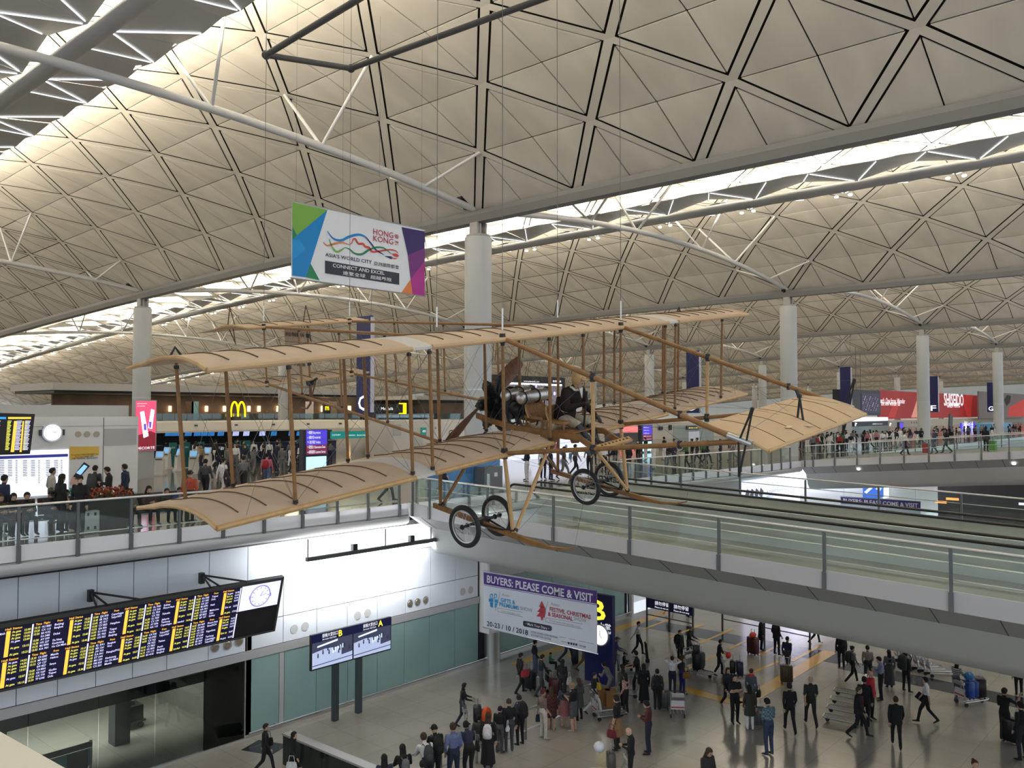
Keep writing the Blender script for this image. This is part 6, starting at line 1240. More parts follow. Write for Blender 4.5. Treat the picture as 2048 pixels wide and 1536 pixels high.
pp('d3', 1736, 1366, 1301, 10, 'stand2', 'man in beige tee shirt seen from behind', (0.26, 0.22, 0.18), DK, 'short'); pp('d4', 1762, 1401, 1320, -75, 'phone', 'man in light blue shirt and black trousers', (0.20, 0.24, 0.38), K_, 'short'); pp('d5', 1779, 1376, 1310, 5, 'stand', 'woman in grey vest and striped skirt', (0.11, 0.115, 0.12), DK, 'long', garment='long_skirt', gcol=(0.05, 0.05, 0.055)); pp('d6', 1812, 1384, 1310, 60, 'stand2', 'person in dark jacket with big rucksack by trolley row', (0.03, 0.032, 0.032), K_, 'short'); backpack(PPL['d6'], (0.03, 0.032, 0.03), 'large dark rucksack on the person by trolley row', 1.3)
pp('d7', 1741, 1440, 1350, 150, 'stand', 'man in bright red jacket behind the men in suits', (0.50, 0.02, 0.03), K_, 'none', garment='jacket', gcol=(0.50, 0.02, 0.03)); pp('d8', 1730, 1455, 1362, 15, 'stand', 'man in black suit with his back to the balcony by the red jacket', K_, K_, 'short', garment='jacket', gcol=K_); pp('d9', 1718, 1475, 1382, 110, 'walk', 'grey haired man in black overcoat with red scarf', K_, K_, 'short', (0.06, 0.055, 0.05), garment='jacket', gcol=K_)
o = MB().box2((-0.05, 0.11, 1.05), (0.05, 0.155, 1.40)).build('scarf', cl((0.22, 0.02, 0.03)), PPL['d9'])
pp('d10', 1793, 1496, 1402, 20, 'walk', 'man in dark suit walking away beside the white shirted man', K_, K_, 'short', 'b', garment='jacket', gcol=K_); pp('d11', 1853, 1447, 1362, -60, 'walk', 'man in white short sleeved shirt carrying a black folder', W_, K_, 'short', sleeve='s')
o = MB().box((0, 0, 0), (0.03, 0.34, 0.26), Euler((0.6, 0, 0)).to_matrix()).build('document_folder', cl(K_), None); o.location = PPL['d11'].location + Matrix.Rotation(face(-60), 3, 'Z') @ Vector((0.28, 0.18, 0.80)); o.rotation_euler = (0, 0, face(-60)); tag(o, 'black document folder under arm of the white shirted man', 'folder')
pp('d12', 1913, 1402, 1340, 60, 'push', 'woman in black and white striped sweater with jeans', K_, JE, 'long', topmat=STRP, shoes=W_); trolley(1940, 1408, face(75), 'luggage trolley piled with blue bags pushed by the striped sweater woman')
for i, (dx, dy, dz, sc_, c_) in enumerate(((-0.05, 0.0, 0.22, 0.95, (0.02, 0.07, 0.34)), (0.22, -0.10, 0.22, 0.95, (0.02, 0.065, 0.30)), (0.42, -0.3, 0.20, 1.1, (0.012, 0.013, 0.014)))): suitcase(onz(1938, 1408, 0) + Vector((dx, dy, dz)), face(80 + 12 * i), c_, ('bright blue suitcase on the piled trolley', 'second blue suitcase behind bright blue one on the piled trolley', 'black suitcase at front of the piled trolley')[i], sc_)
o = MB().ball((0, 0, 0), (0.22, 0.18, 0.16), 10, 6).build('duffel_bag', cl((0.03, 0.16, 0.36)), None, True); o.location = onz(1938, 1408, 0) + Vector((0.05, 0, 1.02)); tag(o, 'light blue duffel bag on top of the piled trolley', 'bag')
pp('d13', 2010, 1482, 1385, 60, 'wave', 'man in black tee shirt raising one hand', K_, K_, 'short', sleeve='s'); suitcase(onz(2024, 1486, 0), face(60), (0.012, 0.012, 0.014), 'big black suitcase beside the man raising one hand', 1.2)
pp('d14', 2044, 1522, 1399, -20, 'stand2', 'man in black shirt and dark trousers beside the big black suitcase', K_, (0.02, 0.022, 0.03), 'short'); pp('d15', 1951, 1640, 1530, 175, 'stand', 'woman with hair in a bun facing the balcony', DK, DK, 'bun', (0.08, 0.02, 0.015)); pp('d16', 2038, 1392, 1320, 20, 'stand', 'person in black trousers standing under the footbridge', DK, K_, 'short')
pp('e1', 1338, 1222, 1180, 90, 'walk', 'person in black walking behind the navy barrier sign', K_, K_, 'short'); pp('e2', 1376, 1235, 1190, 70, 'stand', 'person in black standing behind the navy barrier sign', K_, K_, 'short')
for k, (x, y) in enumerate(((1688, 1448), (1694, 1429), (1700, 1411), (1706, 1394))): trolley(x, y, face(-60), 'empty trolley nested in the short row near the men in suits', 'nested trolleys near the men in suits')
for k in range(6): trolley(1815 + 13 * k, 1328 + 5 * k, face(100), 'empty trolley nested in long row along the dark band', 'nested trolleys along dark band')
for o in (TRO, CASE, BAG):
    for ch in list(o.children): bpy.data.objects.remove(ch)
    bpy.data.objects.remove(o)
# waist-high barrier rail of the greeters, navy sign barrier
br_ = empty('greeter_barrier', onz(800, 1560, 0), label='low steel barrier rail that greeters lean on', cat='barrier'); O = br_.location
a_, b_ = onz(745, 1613, 0), onz(1190, 1418, 0); 
for h_ in (0.98, 0.30): MB().tube(a_ + Z * h_ - O, b_ + Z * h_ - O, 0.03, n=8).build('rail', STEEL, br_, True)
for t in range(9): p = a_.lerp(b_, t / 8); MB().box2(p - O + Vector((-0.03, -0.03, 0)), p - O + Vector((0.03, 0.03, 0.98))).build('post', mat('barrier_post', (0.22, 0.21, 0.2), 0.4, 0.4), br_)
for (xa, ya), (xb, yb), zt_, lab in (((1294, 1252), (1386, 1272), 1.45, 'navy barrier sign with white lettering on dark posts'), ((1445, 1262), (1620, 1300), 1.0, 'dark barrier rail on posts under the footbridge')):
    a_, b_ = onz(xa, ya, 0), onz(xb, yb, 0); s_ = empty('barrier_sign', a_, label=lab, cat='barrier'); d_ = b_ - a_
    for t in (0, 0.5, 1): MB().box(d_ * t + Vector((0, 0, zt_ / 2)), (0.07, 0.07, zt_)).build('post', DKGREY, s_)
    MB().tube(Z * 0.6, d_ + Z * 0.6, 0.025).build('rail', DKGREY, s_)
    if zt_ > 1.2:
        e_ = d_.normalized(); MB().slab([Z * (zt_ - 0.5) - e_ * 0.04, d_ + Z * (zt_ - 0.5) + e_ * 0.04, d_ + Z * zt_ + e_ * 0.04, Z * zt_ - e_ * 0.04], Vector((e_.y, -e_.x, 0)) * -0.06).build('sign_board', NAVY, s_)
        mb = MB(); nn = Vector((e_.y, -e_.x, 0)); mb.text('請勿停留', e_ * 0.5 + Z * (zt_ - 0.27) + nn * 0.01, e_, Z, 0.22).text('Please do not stop', e_ * 0.5 + Z * (zt_ - 0.43) + nn * 0.01, e_, Z, 0.12).text('請勿停留', e_ * (d_.length * 0.6) + Z * (zt_ - 0.27) + nn * 0.01, e_, Z, 0.22).text('Please do not stop', e_ * (d_.length * 0.6) + Z * (zt_ - 0.43) + nn * 0.01, e_, Z, 0.12); mb.build('lettering', em('sign_white', (0.8, 0.8, 0.85), 0.8), s_)

# dark low parapet in front of the doorway
a_, b_ = onz(566, 1467, 0.95), onz(732, 1536, 0.95); d_ = (b_ - a_).normalized(); n_ = Vector((-d_.y, d_.x, 0)); n_ = n_ if n_.x > 0 else -n_; a_.z = b_.z = 0
pw_ = empty('dark_parapet', a_, label='low dark green glass parapet with pale stone rim near the doorway', cat='parapet')
e_ = d_ * ((b_ - a_).length + 4)
MB().slab([Vector((0, 0, 0)), e_, e_ + n_ * 0.12, n_ * 0.12], (0, 0, 0.90)).build('glass_face', mat('parapet_glass', (0.012, 0.02, 0.02), 0.12), pw_)
MB().slab([Z * 0.90 - n_ * 0.03, e_ + Z * 0.90 - n_ * 0.03, e_ + n_ * 0.30 + Z * 0.90, n_ * 0.30 + Z * 0.90], (0, 0, 0.06)).build('stone_rim', mat('rim_stone', (0.30, 0.30, 0.29), 0.35), pw_)
floor_band([onz(500, 1490, 0), onz(560, 1500, 0)], 0.9, DARKB, 'floor_surface', 0.006)  # dark patch on the floor beside the parapet
# ---------------------------------------------------------------- departures deck
def uz(x, y, v): p = onv(x, y, v); return p.x, p.z
def vbox(name, x0, y0, x1, y1, v, depth, m, root=None, label=None, cat=None, base=False):
    """box whose front face lies on the plane v, seen between (x0,y0) and (x1,y1); base = stand it on the deck"""
    a, za = uz(x0, (y0 + y1) / 2, v); b, zb = uz(x1, (y0 + y1) / 2, v); xm = (x0 + x1) / 2; zt, zl = uz(xm, y0, v)[1], uz(xm, y1, v)[1]
    if base: zl = DECK
    o = Vector((0, 0, 0)) if root is None else root.location
    ob = MB().box2(Vector((a, v, zl)) - o, Vector((b, v + depth, zt)) - o).build(name, m, root)
    if root is None and label: tag(ob, label, cat)
    return ob
def vpoly(root, key, pts, v, m, lift=0.01, name='print'):
    q_ = [onv(x, y, v) - Y * lift - root.location for x, y in pts]; return MB().add(q_, [tuple(range(len(q_)))]).build(name, m, root)
def vtext(root, body, x0, y0, x1, v, m, cap=None, bold=0.0, lift=0.02, name='lettering'):
    A, B = onv(x0, y0, v), onv(x1, y0, v); w = B.x - A.x
    mb = MB(); vs, _ = text_geo(body, bold); W0 = max(p[0] for p in vs) - min(p[0] for p in vs); size = (cap / 0.7) if cap else w / W0
    mb.text(body, A - Y * lift - root.location, X, Z, size, width=w, bold=bold, lift=0); return mb.build(name, m, root)
def droot(name, x, y, v, label, cat, z=None):
    p = onv(x, y, v); return empty(name, (p.x, v, p.z if z is None else z), label=label, cat=cat)
degrees_to_wall = 90 - math.degrees(YAW)
GREEN = mat('airline_teal', (0.004, 0.12, 0.12), 0.45); CREAM = mat('cream_wall', (0.62, 0.60, 0.55), 0.5, noise=0.03, nscale=0.4); LGREY = mat('light_grey', (0.45, 0.46, 0.47), 0.5); SW = em('sign_white', (0.8, 0.8, 0.85), 0.8)
PURP = em('sign_purple', (0.05, 0.03, 0.42), 0.9); MAR = em('sign_maroon', (0.12, 0.012, 0.05), 0.8); SCRB = em('monitor_blue', (0.02, 0.12, 0.32), 0.9); SCRW = em('monitor_pale', (0.30, 0.33, 0.55), 1.0)
# service block with clock
VS = 37.6; sb = droot('service_block', 140, 990, VS, 'white service block with lit clock and notice board on the deck', 'kiosk', DECK); O = sb.location
x1_, zt_ = uz(277, 833, VS); MB().box2(Vector((-2, VS, DECK)) - O, Vector((x1_, VS + 5, zt_)) - O).build('block', WHITE, sb)
MB().box2(Vector((-2, VS + 1, zt_)) - O, Vector((x1_, VS + 5, zt_ + 0.5)) - O).build('block_cap', LGREY, sb)
vbox('panel_line', 0, 852.5, 277, 853, VS - 0.01, 0.02, JOINT, sb); vbox('panel_line', 206, 835, 207, 985, VS - 0.01, 0.02, JOINT, sb)
vbox('vent_panel', 209, 857, 273, 890, VS - 0.03, 0.05, LGREY, sb)
c = onv(103, 865, VS) - O; r_ = 0.36
MB().tube(c - Y * 0.10, c + Y * 0.0, r_ * 1.12, n=32).build('clock_case', STEEL, sb, True); MB().tube(c - Y * 0.12, c - Y * 0.101, r_ * 0.92, n=32).build('clock_face', em('clock_white', (0.9, 0.92, 0.95), 1.3), sb, True)
mb = MB()
for k in range(12): d = X * cos(k * pi / 6) + Z * sin(k * pi / 6); mb.box(c - Y * 0.125 + d * r_ * 0.78, (0.03, 0.01, 0.03))
mb.tube(c - Y * 0.13, c - Y * 0.13 + (X * 0.8 + Z * 0.1) * 0.2, 0.012).tube(c - Y * 0.13, c - Y * 0.13 + (X * 0.3 + Z * 0.05) * 0.5, 0.01).build('clock_marks', DKGREY, sb)
for s in (-1, 1): MB().box(c - Y * 0.05 + X * s * 0.44, (0.10, 0.1, 0.24)).build('clock_lug', DKGREY, sb)
for x in (156, 174, 193): p = onv(x, 868.5, VS) - O; MB().tube(p - Y * 0.02, p + Y * 0.02, 0.13, n=18).build('speaker', BRASS, sb, True)
vbox('notice_board', -60, 902, 137, 994, VS - 0.04, 0.03, em('notice_lit', (0.62, 0.66, 0.80), 1.0), sb); vbox('notice_header', -60, 911, 136, 917, VS - 0.06, 0.02, em('notice_navy', (0.02, 0.02, 0.16), 0.8), sb)
nt_ = MB()
for cx in (4, 20, 33, 50, 66, 78, 96, 112, 123):
    for k in range(14 if cx in (33, 78, 123) else 10): a, z_ = uz(cx, 921 + 3.4 * k, VS - 0.05); nt_.box(Vector((a, VS - 0.052, z_)) - O, (0.16 if cx not in (33, 78, 123) else 0.07, 0.01, 0.028))
tag(nt_.build('notice_text', mat('grey_print', (0.25, 0.26, 0.33), 0.6), sb), kind='stuff')
vbox('poster', 139, 893, 198, 990, VS - 0.05, 0.03, mat('poster_white', (0.75, 0.75, 0.76), 0.5), sb); vpoly(sb, 0, [(139, 893), (139, 920), (198, 910), (198, 893)], VS - 0.05, mat('poster_yellow', (0.75, 0.50, 0.08), 0.5)); vpoly(sb, 0, [(139, 990), (139, 975), (165, 983), (180, 990)], VS - 0.05, mat('poster_teal', (0.05, 0.35, 0.35), 0.5)); vpoly(sb, 0, [(146, 953), (157, 957), (180, 932), (168, 924)], VS - 0.06, BLACK); vpoly(sb, 0, [(152, 946), (161, 950), (175, 933), (168, 929)], VS - 0.065, em('phone_screen', (0.25, 0.50, 0.75), 0.7)); vpoly(sb, 0, [(139, 968), (146, 950), (157, 957), (160, 968), (150, 975)], VS - 0.055, mat('poster_hand', (0.65, 0.42, 0.36), 0.6))
vtext(sb, 'Download "HKG My Flight" to', 142, 911, 195, VS - 0.05, INK, 0.055); vtext(sb, 'Retrieve Flight Info', 150, 914.5, 187, VS - 0.05, INK, 0.055); vtext(sb, '下載「我的航班」獲取航班資訊', 143, 919, 195, VS - 0.05, INK, 0.06)
fs = droot('flight_monitor', 30, 870, 35.5, 'tilted black flight monitor with orange columns beside the lit clock', 'screen'); O = fs.location
A_, B_, C_, D_ = (onv(x, y, 35.5) - O for x, y in ((-60, 912), (60, 908), (70, 828), (-60, 824)))
MB().slab([A_, B_, C_, D_], (0, 0.2, 0)).build('casing', BLACK, fs)
for k, (xa, xb, key) in enumerate(((-40, 12, 'b'), (16, 62, 'o'))): vpoly(fs, 0, [(xa, 838), (xa, 834), (xb, 834), (xb, 838)], 35.5, em('hdr_' + key, (0.02, 0.25, 0.8) if key == 'b' else (0.85, 0.45, 0.05), 1.0))
vpoly(fs, 0, [(21, 904), (28, 904), (34, 842), (28, 842)], 35.5, cols['o']); vpoly(fs, 0, [(39, 904), (43, 904), (48, 842), (45, 842)], 35.5, cols['o'])
for key, xs_ in (('w', ((-20, -2), (31, 41), (47, 58))), ('y', ((12, 20), (48, 52)))):
    mb = MB()
    for xa, xb in xs_:
        for k in range(20):
            sh_ = (904 - (842 + 3 * k)) * -0.05 + 3; a, z_ = uz(xa + 3 - k * 0.25, 843 + 3 * k, 35.48); b, _ = uz(xb + 3 - k * 0.25 - (k * 7 % 3), 843 + 3 * k, 35.48); mb.box2(Vector((a, 35.47, z_)) - O, Vector((b, 35.475, z_ + 0.028)) - O)
    tag(mb.build('monitor_text', cols[key], fs), kind='stuff')
MB().tube(Vector((0.2, 0.2, 0.3)), Vector((0.2, 2.0, 0.5)), 0.05).build('wall_arm', DKGREY, fs)
# pink advertising light box
VA = 44.0; ad = droot('light_box', 292, 950, VA, 'pink cosmetics advertising light box standing near first column', 'sign', DECK)
vbox('case', 270, 800, 313, 902, VA, 0.4, LGREY, ad); vbox('foot', 276, 902, 308, 950, VA + 0.1, 0.2, LGREY, ad, base=True); vbox('lit_poster', 271.5, 802, 311.5, 900, VA - 0.02, 0.02, em('ad_pink', (0.62, 0.06, 0.13), 0.9), ad)
vpoly(ad, 0, [(272, 900), (272, 872), (300, 862), (311, 866), (311, 900)], VA - 0.02, em('ad_dark', (0.16, 0.01, 0.02), 0.8)); 
for pts in ([(280, 824), (288, 822), (297, 872), (287, 876)], [(296, 856), (302, 818), (309, 820), (304, 858)]): vpoly(ad, 0, pts, VA - 0.03, em('ad_white', (0.85, 0.75, 0.9), 1.4))
vpoly(ad, 0, [(287, 848), (292, 847), (293, 860), (288, 861)], VA - 0.04, em('ad_violet', (0.12, 0.06, 0.5), 0.8)); vpoly(ad, 0, [(298, 843), (303, 844), (302, 856), (298, 855)], VA - 0.04, em('ad_violet', (0.12, 0.06, 0.5), 0.8))
vtext(ad, 'DECORTÉ', 272, 899, 309, VA - 0.03, SW, 0.13, 0.01); vtext(ad, 'LIPOSOME', 274, 808, 294, VA - 0.03, SW, 0.05); vtext(ad, 'ADVANCED', 274, 813, 290, VA - 0.03, SW, 0.05)
# check-in canopy, monitors, counters
VC = 52.0; ck = droot('check_in_hall', 560, 930, VC, 'white sloped check-in canopy over dark counter hall', 'counter', DECK); O = ck.location
ua, ub_ = uz(300, 850, VC)[0], uz(785, 850, VC)[0]; zt_, zm = uz(560, 843, VC)[1], uz(560, 858, VC)[1]
MB().slab([Vector((ua, VC + 0.6, zt_)) - O, Vector((ua, VC, zm)) - O, Vector((ua, VC, zm - 0.12)) - O, Vector((ua, VC + 9, zm - 0.12)) - O, Vector((ua, VC + 9, zt_)) - O], (ub_ - ua, 0, 0)).build('canopy', CREAM, ck)
for k in range(9): p = Vector((ua + 3.2 + k * 2.9, VC + 0.28, (zt_ + zm) / 2 + 0.06)) - O; MB().box(p, (0.18, 0.1, 0.10)).build('canopy_vent', DKGREY, ck)
MB().box2(Vector((ua, VC + 8, DECK)) - O, Vector((ub_, VC + 8.2, zm)) - O).build('back_wall', mat('check_in_back', (0.07, 0.07, 0.07), 0.6), ck)
MB().box2(Vector((ua, VC + 7.4, DECK)) - O, Vector((ub_, VC + 7.6, DECK + 1.1)) - O).build('counter_front', NAVY, ck); MB().box2(Vector((ua, VC + 6.9, DECK + 1.1)) - O, Vector((ub_, VC + 7.7, DECK + 1.16)) - O).build('counter_top', LGREY, ck)
for i, x in enumerate((337, 351, 376, 394, 408, 422, 441, 471, 492, 524, 547, 582, 598)):
    p = onv(x, 867, VC + 0.4) - O; mb = MB().box(p, (0.50, 0.08, 0.36), Euler((0.25, 0, 0)).to_matrix()).tube(p + Z * 0.15, p + Z * 0.4, 0.02); ob = mb.build('counter_monitor', BLACK, ck); MB().box(p - Y * 0.045, (0.46, 0.01, 0.32), Euler((0.25, 0, 0)).to_matrix()).build('monitor_screen', SCRW if i in (7, 8, 9) else SCRB, ob)
vbox('teal_sign', 662, 862, 776, 876, VC - 0.1, 0.1, em('teal_lit', (0.004, 0.14, 0.13), 0.8), ck)
for x0_, s_ in ((664, 'CATHAY'), (693, 'Business'), (714, 'Economy'), (745, 'Premium')): vtext(ck, s_, x0_, 871.5, x0_ + 17, VC - 0.11, SW, 0.10)
for x, y in ((346, 930), (373, 932), (401, 929), (476, 927), (494, 926), (593, 926)):
    p = onz(x, y, DECK) if False else onv(x, y, VC - 1.0); o = empty('pull_up_panel', (p.x, VC - 1.0, DECK), label='tall teal airline panel standing in the check-in queue', cat='panel', group='teal airline panels')
    MB().box2((-0.24, 0, 0.03), (0.24, 0.06, 1.62)).build('panel', GREEN, o); MB().box2((-0.26, -0.15, 0), (0.26, 0.2, 0.04)).build('foot', STEEL, o)
    MB().box2((-0.12, -0.006, 1.25), (0.12, 0, 1.36)).build('logo', mat('pale_teal', (0.2, 0.4, 0.4), 0.5), o)
# McCafe level far behind
VM = 104.0; mc = droot('restaurant_terrace', 560, 843, VM, 'upper restaurant terrace with glass rail and yellow arches far behind', 'restaurant', DECK); O = mc.location
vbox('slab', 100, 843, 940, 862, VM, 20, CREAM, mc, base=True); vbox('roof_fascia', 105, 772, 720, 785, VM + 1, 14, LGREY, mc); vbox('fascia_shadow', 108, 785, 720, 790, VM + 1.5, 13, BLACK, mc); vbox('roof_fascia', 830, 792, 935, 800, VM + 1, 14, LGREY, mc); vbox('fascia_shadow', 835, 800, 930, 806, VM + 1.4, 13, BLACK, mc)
vbox('back_wall', 105, 788, 940, 843, VM + 13, 0.5, mat('restaurant_brown', (0.10, 0.07, 0.05), 0.6, noise=0.3, nscale=0.4), mc); vbox('floor', 100, 842, 940, 843.4, VM, 14, LGREY, mc)
for x in (414, 450, 499, 519, 557, 341, 646, 700, 655): vbox('wall_lamp', x - 2, 812, x + 2, 823, VM + 12.6, 0.3, em('warm_lamp', (1, 0.62, 0.28), 4.0), mc)
for x, c_ in ((390, (0.10, 0.22, 0.28)), (380, (0.05, 0.03, 0.02)), (667, (0.12, 0.10, 0.08)), (620, (0.3, 0.3, 0.32)), (290, (0.3, 0.32, 0.35))): vbox('shop_panel', x - 7, 803, x + 7, 842, VM + 6, 0.3, mat('shop_panel_%d' % x, c_, 0.5), mc)
for k in range(26): x = 275 + 25 * k; vbox('rail_pane', x, 827, x + 24, 843, VM + 0.1, 0.03, glass('terrace_glass', (0.45, 0.55, 0.58), 0.2), mc)
p = onv(476, 834, VM - 0.5); s_ = 0.0
ar = empty('arches_sign', p, label='glowing yellow double arch sign on the terrace rail', cat='sign'); 
def uarc(x0, w, h): return [Vector((x0 + w * 0.5 * (1 - cos(t)) , 0, h * sin(t) ** 0.75 if sin(t) > 0 else 0)) for t in [pi * k / 14 for k in range(15)]]
hh = 30 / FPX * (p - CAMP).dot(FW); mb = MB(); mb.pipe(uarc(-hh * 0.52, hh * 0.52, hh), 0.13, 6, flat=0.7); mb.pipe(uarc(0.0, hh * 0.52, hh), 0.13, 6, flat=0.7); mb.build('arches', em('arch_yellow', (0.95, 0.72, 0.0), 1.2), ar)
cf = droot('cafe_sign', 776, 817, VM - 2, 'black cafe sign with white script lettering beside yellow post', 'sign'); vbox('board', 745, 808, 806, 826, VM - 2, 1, BLACK, cf); vbox('hanger', 748, 826, 752, 845, VM - 1.6, 2, DKGREY, cf); vbox('yellow_post', 806, 806, 813, 828, VM - 2, 1, em('arch_yellow', (0.95, 0.72, 0.0), 1.2), cf); vtext(cf, 'McCafé', 762, 820, 786, VM - 2, SW, 0.45)
vbox('bracket', 470, 833, 482, 846, VM - 0.6, 0.7, DKGREY, ar)
m2 = droot('small_arch_sign', 654, 820, VM + 0.8, 'small black totem with tiny yellow arches on terrace', 'sign'); vbox('board', 648, 806, 661, 843.6, VM + 0.8, 0.4, BLACK, m2); vtext(m2, 'm', 650, 820, 658, VM + 0.8, em('arch_yellow', (0.95, 0.72, 0.0), 1.2), 0.8, 0.02)
area('terrace_fill_light', (onv(480, 800, VM + 6).x, VM + 6, onv(480, 793, VM + 6).z), (0, 0, -1), 40, 6, 1500, (1, 0.75, 0.5))  # warm area light added to lift the dark restaurant interior
# tall blue zone banners by the columns
for k, l_ in enumerate('CDEFG'):
    u, v = U0 - 0.1 + 36 * k, 37.0; zb_, zt2 = EYE - 0.17, EYE + 5.25
    b = empty('zone_banner', (u, v, zb_), label='tall navy zone banner %s hung under roof beside the %s column' % ('with white letter ' + l_, ORD[k]), cat='banner')
    MB().box2((-0.10, -0.62, 0), (0.06, 0.62, zt2 - zb_)).build('cloth', NAVY, b); MB().box2((-0.13, -0.74, 0.1), (0.06, -0.64, zt2 - zb_ - 0.1)).build('edge', mat('banner_edge', (0.6, 0.62, 0.75), 0.5), b)
    MB().text(l_, (-0.12, 0.42, 0.22), -Y, Z, 1.15, width=0.78, bold=0.015).build('letter', SW, b)
    for y in (-0.5, 0.5): MB().tube((0, y, zt2 - zb_), (0, y * 1.3, HV - droop(v) + 0.1 - zb_), 0.012, n=5).build('hanging_wire', WIRE, b)
# directional totems
for x0_, y0_, x1_, y1_, v, lab in ((609, 860, 654, 966, 36.0, 'purple direction totem with arrows and bright screen near the deck railing'), (1284, 851, 1304, 915, 40.0, 'slim purple direction totem behind the foot bar of biplane'), (1799, 845, 1807, 885, 46.0, 'slim purple direction totem beside the information counter')):
    t = droot('direction_totem', (x0_ + x1_) / 2, y1_, v, lab, 'sign', DECK); w = x1_ - x0_; h = y1_ - y0_
    vbox('body', x0_ - w * 0.06, y0_ - 1, x1_ + w * 0.05, y1_, v, 0.35, mat('totem_dark', (0.02, 0.02, 0.03), 0.4), t, base=True); vbox('purple_face', x0_ + w * 0.08, y0_, x1_, y0_ + h * 0.28, v - 0.02, 0.02, PURP, t); vbox('maroon_face', x0_ + w * 0.08, y0_ + h * 0.28, x1_, y0_ + h * 0.46, v - 0.02, 0.02, MAR, t); vbox('screen', x0_ + w * 0.08, y0_ + h * 0.50, x1_ - w * 0.03, y0_ + h * 0.80, v - 0.02, 0.02, em('totem_screen', (0.35, 0.62, 0.75), 1.1), t)
    if w > 15:
        for k, s_ in enumerate(('↑ 離境 Departures', '← 接機大堂 Arrivals Hall', '↑ 洗手間 Toilets', '↑ 觀景台 Observation Deck', '→ 顧客服務 Customer Service')): vtext(t, s_, x0_ + w * 0.12, y0_ + h * (0.075 + 0.092 * k), x0_ + w * (0.7 if k < 3 else 0.92), v - 0.03, SW, 0.13 if w > 30 else 0.07)
# block with letter C
VL = 45.0; cb = droot('check_in_block', 860, 950, VL, 'plain white block with black letter C and green exit sign', 'kiosk', DECK); vbox('block', 786, 840, 932, 950, VL, 3, CREAM, cb, base=True); vbox('grey_panel', 786, 849, 802, 872, VL - 0.03, 0.03, LGREY, cb); vbox('grey_panel', 918, 845, 932, 862, VL - 0.03, 0.03, LGREY, cb); vbox('exit_sign', 843, 855, 853, 871, VL - 0.1, 0.1, em('exit_green', (0.005, 0.10, 0.08), 0.8), cb); vtext(cb, '出', 845, 864, 851, VL - 0.1, SW, 0.12); vtext(cb, 'C', 897, 872, 905, VL, INK, 0.45, 0.01)
vbox('service_door', 829, 874, 846, 950, VL - 0.02, 0.03, mat('door_grey', (0.5, 0.49, 0.46), 0.5), cb, base=True)
for x in (871, 878): p = onv(x, 856, VL) - cb.location; MB().tube(p - Y * 0.02, p, 0.10, n=14).build('speaker', BRASS, cb)
# big LED screen
VLd = 47.0; ld = droot('led_wall', 1055, 785, VLd, 'large dark LED advertising screen with white web address', 'screen', DECK); vbox('casing', 982, 752, 1130, 822, VLd, 0.6, BLACK, ld); vbox('picture', 993, 768, 1124, 814, VLd - 0.02, 0.02, em('led_grey', (0.10, 0.09, 0.10), 0.8), ld); vbox('white_strip', 993, 766, 1124, 770, VLd - 0.03, 0.02, SW, ld); vbox('light_row', 1045, 814, 1124, 817, VLd - 0.04, 0.02, em('led_lav', (0.55, 0.5, 0.9), 1.0), ld); vbox('post', 1010, 822, 1022, 950, VLd + 0.2, 0.3, DKGREY, ld, base=True); vbox('post', 1092, 822, 1104, 950, VLd + 0.2, 0.3, DKGREY, ld, base=True)
vtext(ld, 'www.airport-led.com' if False else 'www.asiaworld.com', 1047, 763.5, 1078, VLd - 0.02, SW, 0.13); vtext(ld, '廣告 ADVERT' if False else '查詢熱線', 1105, 764, 1122, VLd - 0.02, SW, 0.14)
for x, y, r in ((1072, 773, 4), (1109, 787, 6), (1101, 800, 3), (1083, 804, 4), (1060, 802, 2)): p = onv(x, y, VLd - 0.03) - ld.location; MB().tube(p - Y * 0.02, p, r * 0.027, n=12).build('picture_spot', em('led_violet', (0.5, 0.4, 0.75), 1.0), ld)
# bright display wall, blue kiosk, cabinet by the head of the footbridge
dw = droot('display_wall', 1080, 950, 41.0, 'bright white display wall with pastel bubbles behind the biplane skids', 'display', DECK); vbox('panel', 985, 872, 1180, 955, 41.0, 0.4, em('display_white', (0.62, 0.66, 0.78), 0.75), dw, base=True)
for i, (x, y, r, c_) in enumerate(((1112, 893, 9, (0.6, 0.15, 0.35)), (1122, 905, 8, (0.06, 0.15, 0.5)), (1140, 910, 7, (0.1, 0.25, 0.5)), (1108, 925, 12, (0.55, 0.35, 0.75)), (1132, 893, 6, (0.3, 0.5, 0.7)), (1060, 890, 7, (0.6, 0.4, 0.5)))): p = onv(x, y, 41.0) - dw.location; MB().tube(p - Y * 0.02, p, r * 0.026, n=16).build('bubble', mat('bubble_%d' % i, c_, 0.5), dw)
kb = droot('blue_kiosk', 950, 960, 26.3, 'sky blue service kiosk box standing behind the footbridge head', 'kiosk', DECK); KB_ = mat('kiosk_blue', (0.10, 0.30, 0.62), 0.4)
vbox('body', 890, 916, 1000, 985, 26.3, 1.1, KB_, kb, base=True); vbox('lid', 888, 913, 1002, 916, 26.25, 1.2, mat('kiosk_blue_pale', (0.2, 0.42, 0.7), 0.4), kb); vbox('window', 932, 935, 944, 947, 26.28, 0.02, mat('kiosk_blue_dark', (0.06, 0.18, 0.4), 0.3), kb)
gc = droot('grey_cabinet', 985, 970, 25.6, 'grey steel cabinet with small notice beside the blue kiosk', 'cabinet', DECK); vbox('body', 969, 933, 1005, 985, 25.6, 0.6, mat('cabinet_grey', (0.17, 0.18, 0.19), 0.4, 0.4), gc, base=True); vbox('notice', 989, 945, 995, 953, 25.58, 0.02, mat('paper', (0.8, 0.8, 0.78), 0.7), gc)
p = onv(976, 970, 25.35) - gc.location; MB().tube((p.x, p.y, 0), (p.x, p.y, 0.85), 0.09, n=14).build('bollard', STEEL, gc, True)
